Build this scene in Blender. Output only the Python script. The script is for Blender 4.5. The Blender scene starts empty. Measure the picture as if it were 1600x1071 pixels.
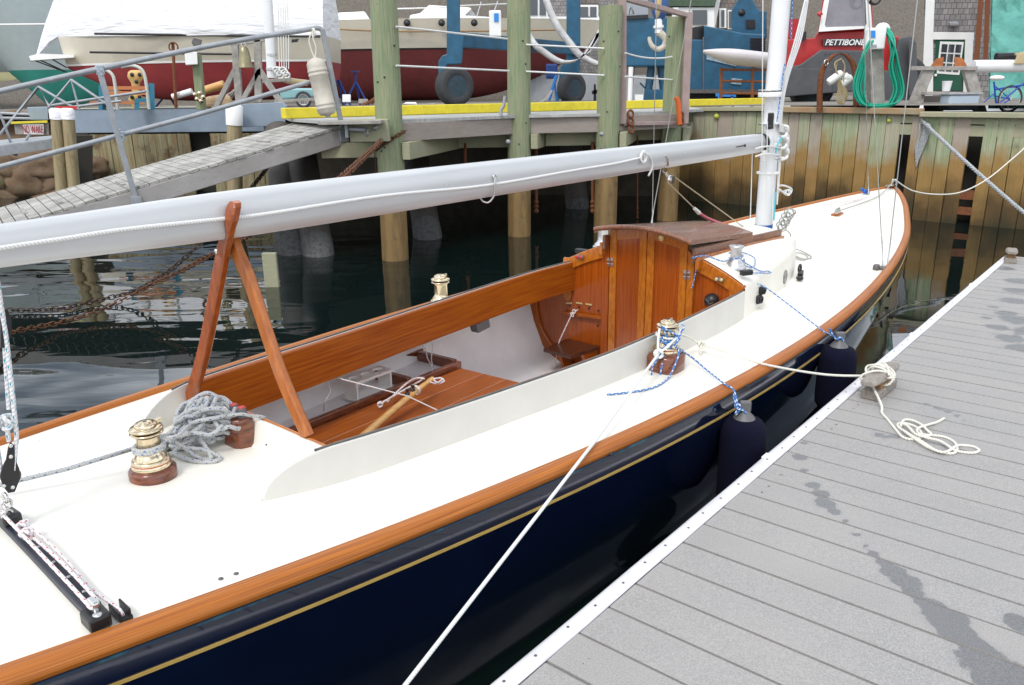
import bpy, bmesh, math, random
from mathutils import Vector, Matrix, noise
random.seed(7)
SC = bpy.context.scene
COL = SC.collection
# ------------------------------------------------------------------ camera model (calibrated from the photo)
F = 1250.831; PITCH = 0.300163; ROLL = -0.014658; CH = 1.81
_cp, _sp, _c, _s = math.cos(PITCH), math.sin(PITCH), math.cos(ROLL), math.sin(ROLL)
CM = Matrix(((_c, -_s, 0), (_s, _c, 0), (0, 0, 1))) @ Matrix(((1, 0, 0), (0, -_sp, -_cp), (0, _cp, -_sp)))
CT = CM.transposed()
EYE = Vector((0, 0, CH))
def ray(u, v): return CT @ Vector(((u-800)/F, (v-535.5)/F, 1))
def P(u, v, z):            # point of the scene at height z
    d = ray(u, v); return EYE + d*((z-CH)/d.z)
def D(u, v, y):            # point of the scene at ground distance y
    d = ray(u, v); return EYE + d*(y/d.y)
def pj(X):
    k = CM @ (Vector(X)-EYE); return 800+F*k.x/k.z, 535.5+F*k.y/k.z
# boat frame: s metres aft of the stem, t metres to starboard
BO = Vector((4.300111, 9.092816, 0)); TH = 4.058617
AX = Vector((math.cos(TH), math.sin(TH), 0)); NX = Vector((-AX.y, AX.x, 0)); UP = Vector((0, 0, 1))
HEEL = -0.03499; ZB, ZM, ZS = 0.754399, 0.620051, 0.743907
SK = [0, .3, .7, 1.2, 2.5, 4, 5.5, 7, 8.5, 10., 11.2]
BK = [.004, .12, .25, .385, .670, .856, .929, .876, .693, .40, .12]
def interp(x, xs, ys):
    if x <= xs[0]: return ys[0]
    if x >= xs[-1]: return ys[-1]
    for i in range(len(xs)-1):
        if x <= xs[i+1]:
            x0, x1 = xs[i], xs[i+1]; t = (x-x0)/(x1-x0)
            def m(j):
                if j == 0: return (ys[1]-ys[0])/(xs[1]-xs[0])
                if j == len(xs)-1: return (ys[-1]-ys[-2])/(xs[-1]-xs[-2])
                return (ys[j+1]-ys[j-1])/(xs[j+1]-xs[j-1])
            h = x1-x0; t2 = t*t; t3 = t2*t
            return (2*t3-3*t2+1)*ys[i]+(t3-2*t2+t)*h*m(i)+(-2*t3+3*t2)*ys[i+1]+(t3-t2)*h*m(i+1)
def hb(s): return max(.002, interp(s, SK, BK))
def zf(s):
    if s < 4.5: return ZM+(ZB-ZM)*(1-s/4.5)**2
    return ZM+(ZS-ZM)*((s-4.5)/4.5)**2
def B(s, t, z): return Vector((BO.x, BO.y, 0)) + AX*s + NX*t + UP*z
def dz(s, t):
    b = hb(s); return zf(s)+HEEL*t+.025*max(0, 1-(t/b)**2)*min(1, b/.8)
def loc(X):
    d = Vector((X[0]-BO.x, X[1]-BO.y, 0)); return d.dot(AX), d.dot(NX)
def DK(u, v, h=0):         # point h above the deck seen at pixel
    z = .65
    for _ in range(25):
        X = P(u, v, z); s, t = loc(X); z = dz(s, t)+h
    return X
def PS(u, v, s0):          # point on the athwartship plane s = s0
    d = ray(u, v); k = (s0-(EYE-BO).dot(AX))/d.dot(AX); return EYE+d*k
def PT(u, v, t0):          # point on the fore-and-aft plane t = t0
    d = ray(u, v); k = (t0-(EYE-BO).dot(NX))/d.dot(NX); return EYE+d*k
def on_top(X, v):          # height above X where row v is seen
    lo, hi = -2., 20.
    for _ in range(50):
        m = (lo+hi)/2
        if pj((X[0], X[1], m))[1] > v: lo = m
        else: hi = m
    return lo
cam = bpy.data.cameras.new('camera'); camo = bpy.data.objects.new('camera', cam); COL.objects.link(camo)
R3 = Matrix((CM[0], -CM[1], -CM[2])).transposed()
camo.matrix_world = Matrix.Translation(EYE) @ R3.to_4x4()
cam.sensor_width = 36; cam.lens = F/1600*36; cam.clip_start = .05; cam.clip_end = 600
SC.camera = camo
# ------------------------------------------------------------------ mesh builder
WLOC = {}
class MB:
    def __init__(s): s.v = []; s.f = []; s.uv = []; s.sm = []
    def add(s, vs, fs, uvs=None, smooth=False):
        n = len(s.v); s.v += [Vector(v) for v in vs]
        for i, f in enumerate(fs):
            s.f.append([n+k for k in f]); s.uv.append(uvs[i] if uvs else [(0, 0)]*len(f)); s.sm.append(smooth)
        return s
    def box(s, c, size, ax=None, ay=None, az=None):
        c = Vector(c); ax = Vector(ax or (1, 0, 0)).normalized(); ay = Vector(ay or (0, 1, 0)).normalized()
        az = Vector(az).normalized() if az else ax.cross(ay)
        h = [size[0]/2, size[1]/2, size[2]/2]
        vs = [c+ax*(i*h[0])+ay*(j*h[1])+az*(k*h[2]) for i in (-1, 1) for j in (-1, 1) for k in (-1, 1)]
        return s.add(vs, [(0, 1, 3, 2), (4, 6, 7, 5), (0, 4, 5, 1), (2, 3, 7, 6), (0, 2, 6, 4), (1, 5, 7, 3)])
    def bbox(s, c, size, r=.004, ax=None, ay=None, az=None):   # bevelled box
        c = Vector(c); ax = Vector(ax or (1, 0, 0)).normalized(); ay = Vector(ay or (0, 1, 0)).normalized()
        az = Vector(az).normalized() if az else ax.cross(ay)
        bm = bmesh.new(); bmesh.ops.create_cube(bm, size=1)
        for v in bm.verts: v.co = Vector((v.co.x*size[0], v.co.y*size[1], v.co.z*size[2]))
        bmesh.ops.bevel(bm, geom=bm.edges[:], offset=min(r, min(size)*.45), segments=2, affect='EDGES', profile=.5)
        bm.verts.index_update()
        vs = [c+ax*v.co.x+ay*v.co.y+az*v.co.z for v in bm.verts]; fs = [[v.index for v in f.verts] for f in bm.faces]
        bm.free(); return s.add(vs, fs)
    def beam(s, a, b, w, h, up=UP, r=0):   # box from a to b
        a = Vector(a); b = Vector(b); d = b-a; L = d.length; d = d.normalized()
        sd = d.cross(Vector(up)).normalized(); u2 = sd.cross(d)
        if r: return s.bbox((a+b)/2, (L, w, h), r, d, sd, u2)
        return s.box((a+b)/2, (L, w, h), d, sd, u2)
    def prism(s, pts, off):
        pts = [Vector(p) for p in pts]; n = len(pts); off = Vector(off)
        vs = pts+[p+off for p in pts]
        fs = [list(range(n)), list(range(2*n-1, n-1, -1))]+[(i, i+n, (i+1) % n+n, (i+1) % n) for i in range(n)]
        return s.add(vs, fs)
    def tube(s, pts, r, n=8, cap=True, sq=1.0, closed=False):
        pts = [Vector(p) for p in pts]; m = len(pts)
        if m < 2: return s
        rs = r if isinstance(r, (list, tuple)) else [r]*m
        rings = []; L = 0; Ls = []; up = None
        for i in range(m):
            if closed: d = pts[(i+1) % m]-pts[i-1]
            else: d = pts[min(i+1, m-1)]-pts[max(i-1, 0)]
            if d.length < 1e-9: d = Vector((0, 0, 1))
            d.normalize()
            if up is None:
                up = Vector((0, 0, 1)) if abs(d.z) < .9 else Vector((1, 0, 0))
            x = d.cross(up)
            if x.length < 1e-6: x = d.orthogonal()
            x.normalize(); up = x.cross(d)
            rings.append([pts[i]+(x*math.cos(q)+up*math.sin(q)*sq)*rs[i] for q in [2*math.pi*k/n for k in range(n)]])
            if i: L += (pts[i]-pts[i-1]).length
            Ls.append(L)
        vs = [p for rg in rings for p in rg]; fs = []; uv = []
        rng = m if closed else m-1
        for i in range(rng):
            j = (i+1) % m
            l1 = Ls[j] if j else L+(pts[0]-pts[-1]).length
            for k in range(n):
                k2 = (k+1) % n
                fs.append((i*n+k, i*n+k2, j*n+k2, j*n+k))
                uv.append([(Ls[i], k/n), (Ls[i], (k+1)/n), (l1, (k+1)/n), (l1, k/n)])
        s.add(vs, fs, uv, True)
        if cap and not closed:
            s.add(rings[0], [list(range(n))[::-1]]); s.add(rings[-1], [list(range(n))])
        return s
    def lathe(s, o, prof, n=24, axis=UP, cap=True):   # prof = [(r, h)]
        o = Vector(o); ax = Vector(axis).normalized(); x = ax.orthogonal().normalized(); y = ax.cross(x)
        vs = [o+ax*h+(x*math.cos(2*math.pi*k/n)+y*math.sin(2*math.pi*k/n))*r for r, h in prof for k in range(n)]
        fs = []; uv = []
        for i in range(len(prof)-1):
            for k in range(n):
                k2 = (k+1) % n; fs.append((i*n+k, i*n+k2, (i+1)*n+k2, (i+1)*n+k))
                uv.append([(k/n, prof[i][1]), ((k+1)/n, prof[i][1]), ((k+1)/n, prof[i+1][1]), (k/n, prof[i+1][1])])
        s.add(vs, fs, uv, True)
        if cap:
            s.add(vs[:n], [list(range(n))[::-1]]); s.add(vs[-n:], [list(range(n))])
        return s
    def ball(s, c, r, n=12, sc=(1, 1, 1)):
        c = Vector(c); m = n//2+1; vs = []; fs = []
        for i in range(m+1):
            th = math.pi*i/m
            for k in range(n):
                q = 2*math.pi*k/n; vs.append(c+Vector((math.sin(th)*math.cos(q)*r*sc[0], math.sin(th)*math.sin(q)*r*sc[1], math.cos(th)*r*sc[2])))
        for i in range(m):
            for k in range(n): fs.append((i*n+k, (i+1)*n+k, (i+1)*n+(k+1) % n, i*n+(k+1) % n))
        return s.add(vs, fs, None, True)
    def grid(s, rows, smooth=True, uvs=True, wrap=False):
        m = len(rows); n = len(rows[0]); vs = [p for r in rows for p in r]; fs = []; uv = []
        for i in range(m-1):
            for k in range(n if wrap else n-1):
                k2 = (k+1) % n
                fs.append((i*n+k, i*n+k2, (i+1)*n+k2, (i+1)*n+k)); uv.append([(i, k), (i, k+1), (i+1, k+1), (i+1, k)])
        return s.add(vs, fs, uv, smooth)
    def ring(s, c, R, r, axis=UP, n=28, m=8, a0=0, a1=2*math.pi, sx=1):
        c = Vector(c); ax = Vector(axis).normalized(); x = ax.orthogonal().normalized(); y = ax.cross(x)
        full = abs(a1-a0-2*math.pi) < 1e-6
        pts = [c+x*math.cos(a0+(a1-a0)*k/n)*R*sx+y*math.sin(a0+(a1-a0)*k/n)*R for k in range(n if full else n+1)]
        return s.tube(pts, r, m, closed=full)
    def build(s, name, mat, parent=None, fix=True, weld=False, bev=0, seg=2, ang=35, flat=False):
        me = bpy.data.meshes.new(name)
        if parent is None:
            xs = [v.x for v in s.v]; ys = [v.y for v in s.v]; zs = [v.z for v in s.v]
            w = Vector(((min(xs)+max(xs))/2, (min(ys)+max(ys))/2, min(zs)))
        else: w = WLOC[parent.name]
        me.from_pydata([v-w for v in s.v], [], s.f)
        uvl = me.uv_layers.new(name='uv'); i = 0
        for q in s.uv:
            for c in q: uvl.data[i].uv = c; i += 1
        for p, sm in zip(me.polygons, s.sm): p.use_smooth = sm and not flat
        if fix or weld:
            bm = bmesh.new(); bm.from_mesh(me)
            if weld: bmesh.ops.remove_doubles(bm, verts=bm.verts, dist=1e-5)
            bmesh.ops.recalc_face_normals(bm, faces=bm.faces[:]); bm.to_mesh(me); bm.free()
        o = bpy.data.objects.new(name, me); COL.objects.link(o); me.materials.append(mat)
        if bev:
            b = o.modifiers.new('bevel', 'BEVEL'); b.width = bev; b.segments = seg; b.limit_method = 'ANGLE'; b.angle_limit = math.radians(ang)
            b.harden_normals = False
        if parent is None: o.location = w
        else: o.parent = parent
        WLOC[o.name] = w
        return o
def thing(name, label, cat, at, group=None):
    o = bpy.data.objects.new(name, None); COL.objects.link(o); o.location = Vector(at); o.empty_display_size = .1
    WLOC[o.name] = Vector(at); return tag(o, label, cat, group)
def tag(o, label, cat, group=None):
    o['label'] = label; o['category'] = cat
    if group: o['group'] = group
    return o
def struct(o): o['kind'] = 'structure'; return o
def stuff(o): o['kind'] = 'stuff'; return o
def spline(pts, k=8, closed=False):
    pts = [Vector(p) for p in pts]; n = len(pts); out = []
    for i in range(n if closed else n-1):
        if closed: p0, p1, p2, p3 = pts[i-1], pts[i], pts[(i+1) % n], pts[(i+2) % n]
        else: p0, p1, p2, p3 = pts[max(i-1, 0)], pts[i], pts[i+1], pts[min(i+2, n-1)]
        for j in range(k):
            t = j/k; out.append(.5*((2*p1)+(p2-p0)*t+(2*p0-5*p1+4*p2-p3)*t*t+(3*p1-p0-3*p2+p3)*t**3))
    if not closed: out.append(pts[-1])
    return out
def sag(a, b, d, n=16):
    a = Vector(a); b = Vector(b); return [a.lerp(b, i/n)-UP*(4*d*(i/n)*(1-i/n)) for i in range(n+1)]
def chain_mesh(mb, path, L=.05, wr=.006, wd=.017):
    path = [Vector(p) for p in path]; ds = [0]
    for i in range(1, len(path)): ds.append(ds[-1]+(path[i]-path[i-1]).length)
    def at(d):
        for i in range(1, len(ds)):
            if d <= ds[i]: return path[i-1].lerp(path[i], (d-ds[i-1])/max(1e-9, ds[i]-ds[i-1]))
        return path[-1]
    d = 0; k = 0; pitch = L*.74
    while d < ds[-1]:
        c = at(d); t = (at(min(d+.02, ds[-1]))-at(max(d-.02, 0)))
        if t.length < 1e-6: t = Vector((1, 0, 0))
        t.normalize(); x = t.cross(UP).normalized(); y = x.cross(t)
        q = math.radians(90*(k % 2)+35+random.uniform(-14, 14)); w = x*math.cos(q)+y*math.sin(q)
        hs = L/2-wd
        pts = [c+t*(hs*(1 if abs(j-0) < 90 or j > 270 else -1)+wd*math.cos(math.radians(j)))+w*wd*math.sin(math.radians(j)) for j in (0, 45, 89, 135, 180, 225, 271, 315)]
        mb.tube(pts, wr, 5, closed=True); d += pitch; k += 1
# ------------------------------------------------------------------ materials
MATS = {}
def mat(name, col, rough=.5, metal=0, var=0, scale=5, stretch=(1, 1, 1), rot=0, bump=0, bscale=None, coat=0, col2=None, spec=.5, detail=6, dist=.0, grime=None, trans=0, alpha=1, sheen=0, lo=.3, hi=.7, bdist=.02, uvm=False):
    m = bpy.data.materials.new(name); m.use_nodes = True; nt = m.node_tree; N = nt.nodes; Lk = nt.links
    b = N['Principled BSDF']; b.inputs['Roughness'].default_value = rough; b.inputs['Metallic'].default_value = metal
    b.inputs['Specular IOR Level'].default_value = spec; b.inputs['Coat Weight'].default_value = coat; b.inputs['Coat Roughness'].default_value = .08
    b.inputs['Base Color'].default_value = (*col, 1)
    if trans: b.inputs['Transmission Weight'].default_value = trans
    if alpha < 1: b.inputs['Alpha'].default_value = alpha
    if sheen: b.inputs['Sheen Weight'].default_value = sheen
    tc = N.new('ShaderNodeTexCoord'); mp = N.new('ShaderNodeMapping'); mp.inputs['Rotation'].default_value = (0, 0, rot); mp.inputs['Scale'].default_value = stretch
    mp2 = None
    src = tc.outputs['UV'] if uvm else tc.outputs['Object']
    if rot:      # turn into the local frame first, stretch after
        mp.inputs['Scale'].default_value = (1, 1, 1); mp2 = N.new('ShaderNodeMapping'); mp2.inputs['Scale'].default_value = stretch
        Lk.new(src, mp.inputs['Vector']); Lk.new(mp.outputs[0], mp2.inputs['Vector']); vec = mp2.outputs[0]
    else:
        Lk.new(src, mp.inputs['Vector']); vec = mp.outputs[0]
    out = None
    if var or col2:
        nz = N.new('ShaderNodeTexNoise'); nz.inputs['Scale'].default_value = scale; nz.inputs['Detail'].default_value = detail; nz.inputs['Distortion'].default_value = dist; nz.inputs['Roughness'].default_value = .6
        Lk.new(vec, nz.inputs['Vector'])
        mr = N.new('ShaderNodeMapRange'); mr.inputs[1].default_value = lo; mr.inputs[2].default_value = hi; Lk.new(nz.outputs[0], mr.inputs[0])
        mx = N.new('ShaderNodeMix'); mx.data_type = 'RGBA'
        c2 = col2 if col2 else tuple(max(0, c*(1-var)) for c in col); c1 = col if col2 else tuple(min(1, c*(1+var*.6)) for c in col)
        mx.inputs[6].default_value = (*c1, 1); mx.inputs[7].default_value = (*c2, 1); Lk.new(mr.outputs[0], mx.inputs[0]); out = mx.outputs[2]
    if grime:    # (colour, scale, threshold) blotches of dirt or rust with a shape of their own
        g = N.new('ShaderNodeTexNoise'); g.inputs['Scale'].default_value = grime[1]; g.inputs['Detail'].default_value = 8; g.inputs['Roughness'].default_value = .7
        Lk.new(tc.outputs['Object'], g.inputs['Vector'])
        gr = N.new('ShaderNodeMapRange'); gr.inputs[1].default_value = grime[2]; gr.inputs[2].default_value = grime[2]+.12; gr.inputs[4].default_value = grime[3] if len(grime) > 3 else 1; Lk.new(g.outputs[0], gr.inputs[0])
        gm = N.new('ShaderNodeMix'); gm.data_type = 'RGBA'; gm.inputs[7].default_value = (*grime[0], 1)
        if out: Lk.new(out, gm.inputs[6])
        else: gm.inputs[6].default_value = (*col, 1)
        Lk.new(gr.outputs[0], gm.inputs[0]); out = gm.outputs[2]
    if out: Lk.new(out, b.inputs['Base Color'])
    if bump:
        bz = N.new('ShaderNodeTexNoise'); bz.inputs['Scale'].default_value = bscale or scale*3; bz.inputs['Detail'].default_value = 5
        Lk.new(vec, bz.inputs['Vector']); bp = N.new('ShaderNodeBump'); bp.inputs['Strength'].default_value = bump; bp.inputs['Distance'].default_value = bdist
        Lk.new(bz.outputs[0], bp.inputs['Height']); Lk.new(bp.outputs[0], b.inputs['Normal'])
    MATS[name] = m; return m
def rope_mat(name, col, fleck=None, n=38, tw=1, bump=.6, dens=.55):
    m = bpy.data.materials.new(name); m.use_nodes = True; nt = m.node_tree; N = nt.nodes; Lk = nt.links
    b = N['Principled BSDF']; b.inputs['Roughness'].default_value = .75; b.inputs['Base Color'].default_value = (*col, 1); b.inputs['Sheen Weight'].default_value = .3
    uv = N.new('ShaderNodeUVMap'); uv.uv_map = 'uv'
    sp = N.new('ShaderNodeSeparateXYZ'); Lk.new(uv.outputs[0], sp.inputs[0])
    def math_(op, a, b_=None, c=None):
        q = N.new('ShaderNodeMath'); q.operation = op
        for i, x in enumerate((a, b_, c)):
            if x is None: continue
            if isinstance(x, (int, float)): q.inputs[i].default_value = x
            else: Lk.new(x, q.inputs[i])
        return q.outputs[0]
    L = math_('MULTIPLY', sp.outputs[0], n); A = math_('MULTIPLY', sp.outputs[1], tw)
    ph = math_('ADD', L, A); w = math_('SINE', math_('MULTIPLY', ph, 6.2832))
    hgt = math_('ABSOLUTE', w)
    bp = N.new('ShaderNodeBump'); bp.inputs['Strength'].default_value = bump; bp.inputs['Distance'].default_value = .002; Lk.new(hgt, bp.inputs['Height']); Lk.new(bp.outputs[0], b.inputs['Normal'])
    dk = N.new('ShaderNodeMix'); dk.data_type = 'RGBA'; dk.inputs[6].default_value = (*[c*.72 for c in col], 1); dk.inputs[7].default_value = (*col, 1); Lk.new(hgt, dk.inputs[0]); out = dk.outputs[2]
    if fleck:
        f1 = math_('GREATER_THAN', math_('FRACT', math_('MULTIPLY', math_('ADD', math_('MULTIPLY', sp.outputs[0], n*.5), math_('MULTIPLY', sp.outputs[1], 2)), 1)), dens)
        f2 = math_('GREATER_THAN', math_('FRACT', math_('SUBTRACT', math_('MULTIPLY', sp.outputs[0], n*.5), math_('MULTIPLY', sp.outputs[1], 2))), dens)
        ff = math_('MULTIPLY', f1, f2)
        mx = N.new('ShaderNodeMix'); mx.data_type = 'RGBA'; Lk.new(ff, mx.inputs[0]); Lk.new(out, mx.inputs[6]); mx.inputs[7].default_value = (*fleck, 1); out = mx.outputs[2]
    Lk.new(out, b.inputs['Base Color']); return m
BR = -TH   # mapping rotation that lines object space up with the boat axis
# ------------------------------------------------------------------ the boat's materials
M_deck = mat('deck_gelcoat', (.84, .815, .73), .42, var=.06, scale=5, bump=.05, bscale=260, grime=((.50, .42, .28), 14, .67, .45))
M_white = mat('white_paint', (.84, .84, .82), .3, var=.05, scale=4)
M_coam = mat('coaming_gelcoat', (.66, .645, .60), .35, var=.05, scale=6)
M_liner = mat('cockpit_liner', (.84, .84, .84), .4, var=.12, scale=3, bump=.05, bscale=8)
M_navy = mat('navy_gelcoat', (.0030, .0065, .022), .055, var=.3, scale=2, coat=.8, bump=.03, bscale=5)
M_gold = mat('gold_leaf', (.62, .42, .12), .35, metal=.35, var=.15, scale=9)
M_teak = mat('varnished_teak', (.42, .11, .008), .32, var=.45, scale=4, stretch=(1.0, 26, 26), rot=BR, coat=.2, spec=.35, bump=.05, bscale=14, col2=(.22, .042, .004), detail=8, grime=((.62, .30, .07), 60, .66, .6))
M_rail = mat('oiled_teak_rail', (.50, .165, .020), .45, scale=1, stretch=(.35, 4.5, 1), uvm=True, spec=.35, coat=.08, bump=.10, bscale=1.5, col2=(.27, .075, .014), detail=12, lo=.36, hi=.64, grime=((.14, .05, .02), 5, .66, .6))
M_teakc = mat('coaming_teak', (.43, .115, .007), .34, scale=1, stretch=(.22, 16, 1), uvm=True, spec=.3, coat=.18, bump=.04, bscale=1.5, col2=(.24, .046, .004), detail=12, lo=.34, hi=.66, grime=((.62, .30, .07), 60, .66, .5))
M_teakv = mat('varnished_teak_upright', (.43, .095, .006), .22, scale=6, stretch=(9, 22, .6), rot=BR, coat=.6, col2=(.22, .036, .003), detail=8)
M_teakl = mat('golden_varnish', (.54, .175, .014), .22, scale=7, stretch=(4, 9, 3), rot=BR, coat=.6, col2=(.33, .082, .007), detail=8)
M_hatch = mat('wet_mahogany', (.17, .055, .022), .26, scale=4, stretch=(1.2, 40, 3), rot=BR, coat=.4, bump=.2, bscale=60, col2=(.28, .115, .055), detail=9, lo=.42, hi=.68)
M_mahog = mat('dark_mahogany', (.24, .065, .022), .25, scale=6, stretch=(2, 5, 18), rot=BR, coat=.6, bump=.06, col2=(.085, .020, .007), detail=10, lo=.36, hi=.64)
M_maple = mat('ash_wood', (.70, .40, .13), .35, scale=6, stretch=(3, 14, 6), rot=BR+.5, coat=.3, col2=(.52, .26, .07))
M_bronze = mat('polished_bronze', (.74, .62, .43), .17, metal=1, var=.18, scale=20)
M_chrome = mat('stainless_steel', (.66, .66, .65), .2, metal=1, var=.1, scale=30)
M_alu = mat('brushed_aluminium', (.62, .62, .62), .38, metal=.8, var=.12, scale=40)
M_black = mat('black_plastic', (.014, .014, .016), .38, var=.3, scale=30)
M_dkgrey = mat('dark_grey_metal', (.15, .145, .14), .45, metal=.5, var=.3, scale=20)
M_boom = mat('grey_anodised_boom', (.56, .57, .575), .3, metal=.12, var=.05, scale=3, stretch=(.6, 4, 4), rot=BR)
M_mast = mat('white_mast_paint', (.78, .79, .80), .3, var=.06, scale=4, coat=.3)
M_blue = mat('blue_tape', (.015, .10, .40), .5)
M_red = mat('red_plastic', (.55, .03, .025), .4)
M_grip = mat('grey_rubber_mounts', (.12, .12, .125), .5)
M_brassp = mat('brass_plate', (.75, .58, .26), .35, metal=.4)
R_white = rope_mat('white_laid_rope', (.84, .84, .82), n=55, tw=1)
R_cream = rope_mat('cream_laid_rope', (.80, .78, .68), n=45, tw=1)
R_grey = rope_mat('grey_flecked_braid', (.50, .51, .50), fleck=(.05, .12, .32), n=70, dens=.74, bump=.4)
R_blue = rope_mat('blue_white_braid', (.02, .17, .50), fleck=(.75, .78, .8), n=60, dens=.55)
R_red = rope_mat('red_braid', (.55, .02, .07), fleck=(.8, .7, .7), n=60, dens=.72)
R_pink = rope_mat('white_red_flecked_braid', (.82, .78, .78), fleck=(.5, .03, .06), n=55, dens=.7)
R_tan = rope_mat('tan_braid', (.50, .40, .22), n=60)
R_main = rope_mat('white_teal_flecked_braid', (.74, .74, .75), fleck=(.03, .32, .42), n=46, dens=.7)
M_wire = mat('rigging_wire', (.42, .42, .40), .35, metal=.8)
# ------------------------------------------------------------------ sailboat
boat = thing('sailboat', 'navy blue classic daysailer with white deck and teak cockpit tied up at the floating dock', 'sailboat', B(6, 0, 0))
NS = 90
def hullpt(sr, side, dep):
    S = sr*11.2; b = hb(S)+.046*min(1, sr*30+.15); zt = zf(S)+HEEL*side*b-.018; k = dep/(zt+.35)
    tip = dep*1.05; s = tip+(11.2-tip-.5*dep)*sr
    sh = 1+.012*math.sin(min(1, k*6)*math.pi) - (k**1.8)*(.28+.5*max(0, 1-sr*2.5))
    return B(s-.03*(1-sr), side*b*sh, zt-dep)
mb = MB()
deps = [0, .01, .03, .06, .10, .16, .24, .34, .46, .6, .75, .9]
for side in (-1, 1):
    rows = [[hullpt((i/NS)**1.15, side, d) for d in deps] for i in range(NS+1)]
    mb.grid(rows)
mb.add([hullpt(1, -1, d) for d in deps]+[hullpt(1, 1, d) for d in deps][::-1], [list(range(2*len(deps)))])
hull = mb.build('hull', M_navy, boat, weld=True)
mb = MB()
for side in (-1, 1):
    rows = []
    for i in range(NS+1):
        sr = (i/NS)**1.15; a = hullpt(sr, side, .070); b = hullpt(sr, side, .0785); o = NX*side*.003
        rows.append([a+o, b+o, b-o, a-o])
    mb.grid(rows, smooth=False, wrap=True)
mb.build('cove_stripe', M_gold, hull)
mb = MB()     # teak toe rail, swept
for side in (-1, 1):
    rows = []
    for i in range(NS+1):
        S = -.03+(11.2+.03)*(i/NS)**1.15; b = hb(max(S, 0)); e = HEEL*side*b; z = zf(max(S, 0))+e; w = .052*min(1, max(0, S)*20+.3)
        bs = (b+.0) if S > 0 else .003
        prof = [(bs-.004, -.02), (bs-.002, .012), (bs+.006, .019), (bs+w*.55, .018), (bs+w*.85, .011), (bs+w, -.004), (bs+w*.98, -.018), (bs+w*.8, -.022)]
        rows.append([B(S, side*t, z+h) for t, h in prof])
    mb.grid(rows, wrap=True)
mb.build('toe_rail', M_rail, boat, weld=True)
TCS = [4.13, 4.5, 5.0, 5.5, 5.73, 6.16, 7.0, 7.7, 8.29, 8.47, 8.66]
TCT = [.305, .42, .50, .545, .565, .575, .55, .487, .425, .392, .335]
def tc(s): return interp(s, TCS, TCT)
S0, S1 = 5.73, 8.42
def rng(a, b, n): return [a+(b-a)*i/n for i in range(n+1)]
mb = MB()
for sl in (rng(.02, S0, 50), rng(S1, 11.2, 24)):
    rows = []
    for s in sl:
        b = hb(s); rows.append([B(s, b*q, dz(s, b*q)) for q in [x/8 for x in range(-8, 9)]])
    mb.grid(rows)
for side in (-1, 1):
    rows = []
    for s in rng(S0, S1, 26):
        a_, b = tc(s)-.018, hb(s); rows.append([B(s, side*(a_+(b-a_)*q), dz(s, a_+(b-a_)*q*1.) - (HEEL*(1-side)*(a_+(b-a_)*q) if side < 0 else 0)) for q in (0, .25, .5, .75, 1)])
    mb.grid(rows)
deck = mb.build('deck', M_deck, boat, fix=False)
def top_h(s): return interp(s, [5.73, 6.16, 7, 7.7, 8.3, 8.42], [.155, .154, .135, .126, .124, .122])
def chh(s):
    if s <= 8.42: return top_h(s)
    return .122*math.sqrt(max(0, 1-((s-8.42)/.24)**2))
def cz(s, side, h): return dz(s, side*tc(s))+h
ss = rng(S0, 8.42, 34)+[8.45, 8.49, 8.53, 8.57, 8.60, 8.625, 8.645, 8.657, 8.66]
for side, nm in ((1, 'coaming'), (-1, 'coaming')):
    mb = MB(); rows = []
    for s in ss:
        h = max(.003, chh(s)); t = tc(s)
        rows.append([B(s, side*t, cz(s, side, -.012)), B(s, side*(t-.002), cz(s, side, h-.003)), B(s, side*(t-.004), cz(s, side, h)), B(s, side*(t-.016), cz(s, side, h)), B(s, side*(t-.018), cz(s, side, h-.003)), B(s, side*(t-.018), cz(s, side, -.012))])
    mb.grid(rows, smooth=False, wrap=True)
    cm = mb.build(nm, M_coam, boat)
    mb = MB(); rows = []
    for s in rng(S0, 8.40, 34):
        h = top_h(min(s, 8.42)); t = tc(s)-.019
        rows.append([B(s, side*t, cz(s, side, h-.001)), B(s, side*(t-.014), cz(s, side, h-.002)), B(s, side*(t-.016), cz(s, side, h-.008)), B(s, side*(t-.016), cz(s, side, h-.18)), B(s, side*t, cz(s, side, h-.18))])
    mb.grid(rows, smooth=False, wrap=True)
    mb.build('inner_panel', M_teakc, cm)
    mb = MB(); rows = []
    for s in rng(S0+.02, 8.50, 34):
        h = chh(s) if s > 8.42 else top_h(s); t = tc(s)-.008
        rows.append([B(s, side*t, cz(s, side, h+.0005)), B(s, side*t, cz(s, side, h+.006)), B(s, side*(t-.007), cz(s, side, h+.006)), B(s, side*(t-.007), cz(s, side, h+.0005))])
    mb.grid(rows, smooth=False, wrap=True)
    mb.build('sheet_track', M_dkgrey, cm)
# cockpit liner
mb = MB(); rows = []
for s in rng(S0+.002, S1, 20):
    b = hb(s); t0 = tc(s)-.02
    half = [(t0, -.03, 0), (b-.09, -.05, 0), (b-.07, -.16, 0), (b-.10, 0, .40), (b-.18, 0, .22), (b*.55, 0, .10), (b*.25, 0, .05)]
    r = []
    for t, d, z in half: r.append(B(s, t, z if z else dz(s, t)+d))
    l = []
    for t, d, z in half: l.append(B(s, -t, z if z else dz(s, -t)+d))
    rows.append(r+[B(s, 0, .03)]+l[::-1])
mb.grid(rows)
mb.build('cockpit_liner', M_liner, boat, fix=False)
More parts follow.
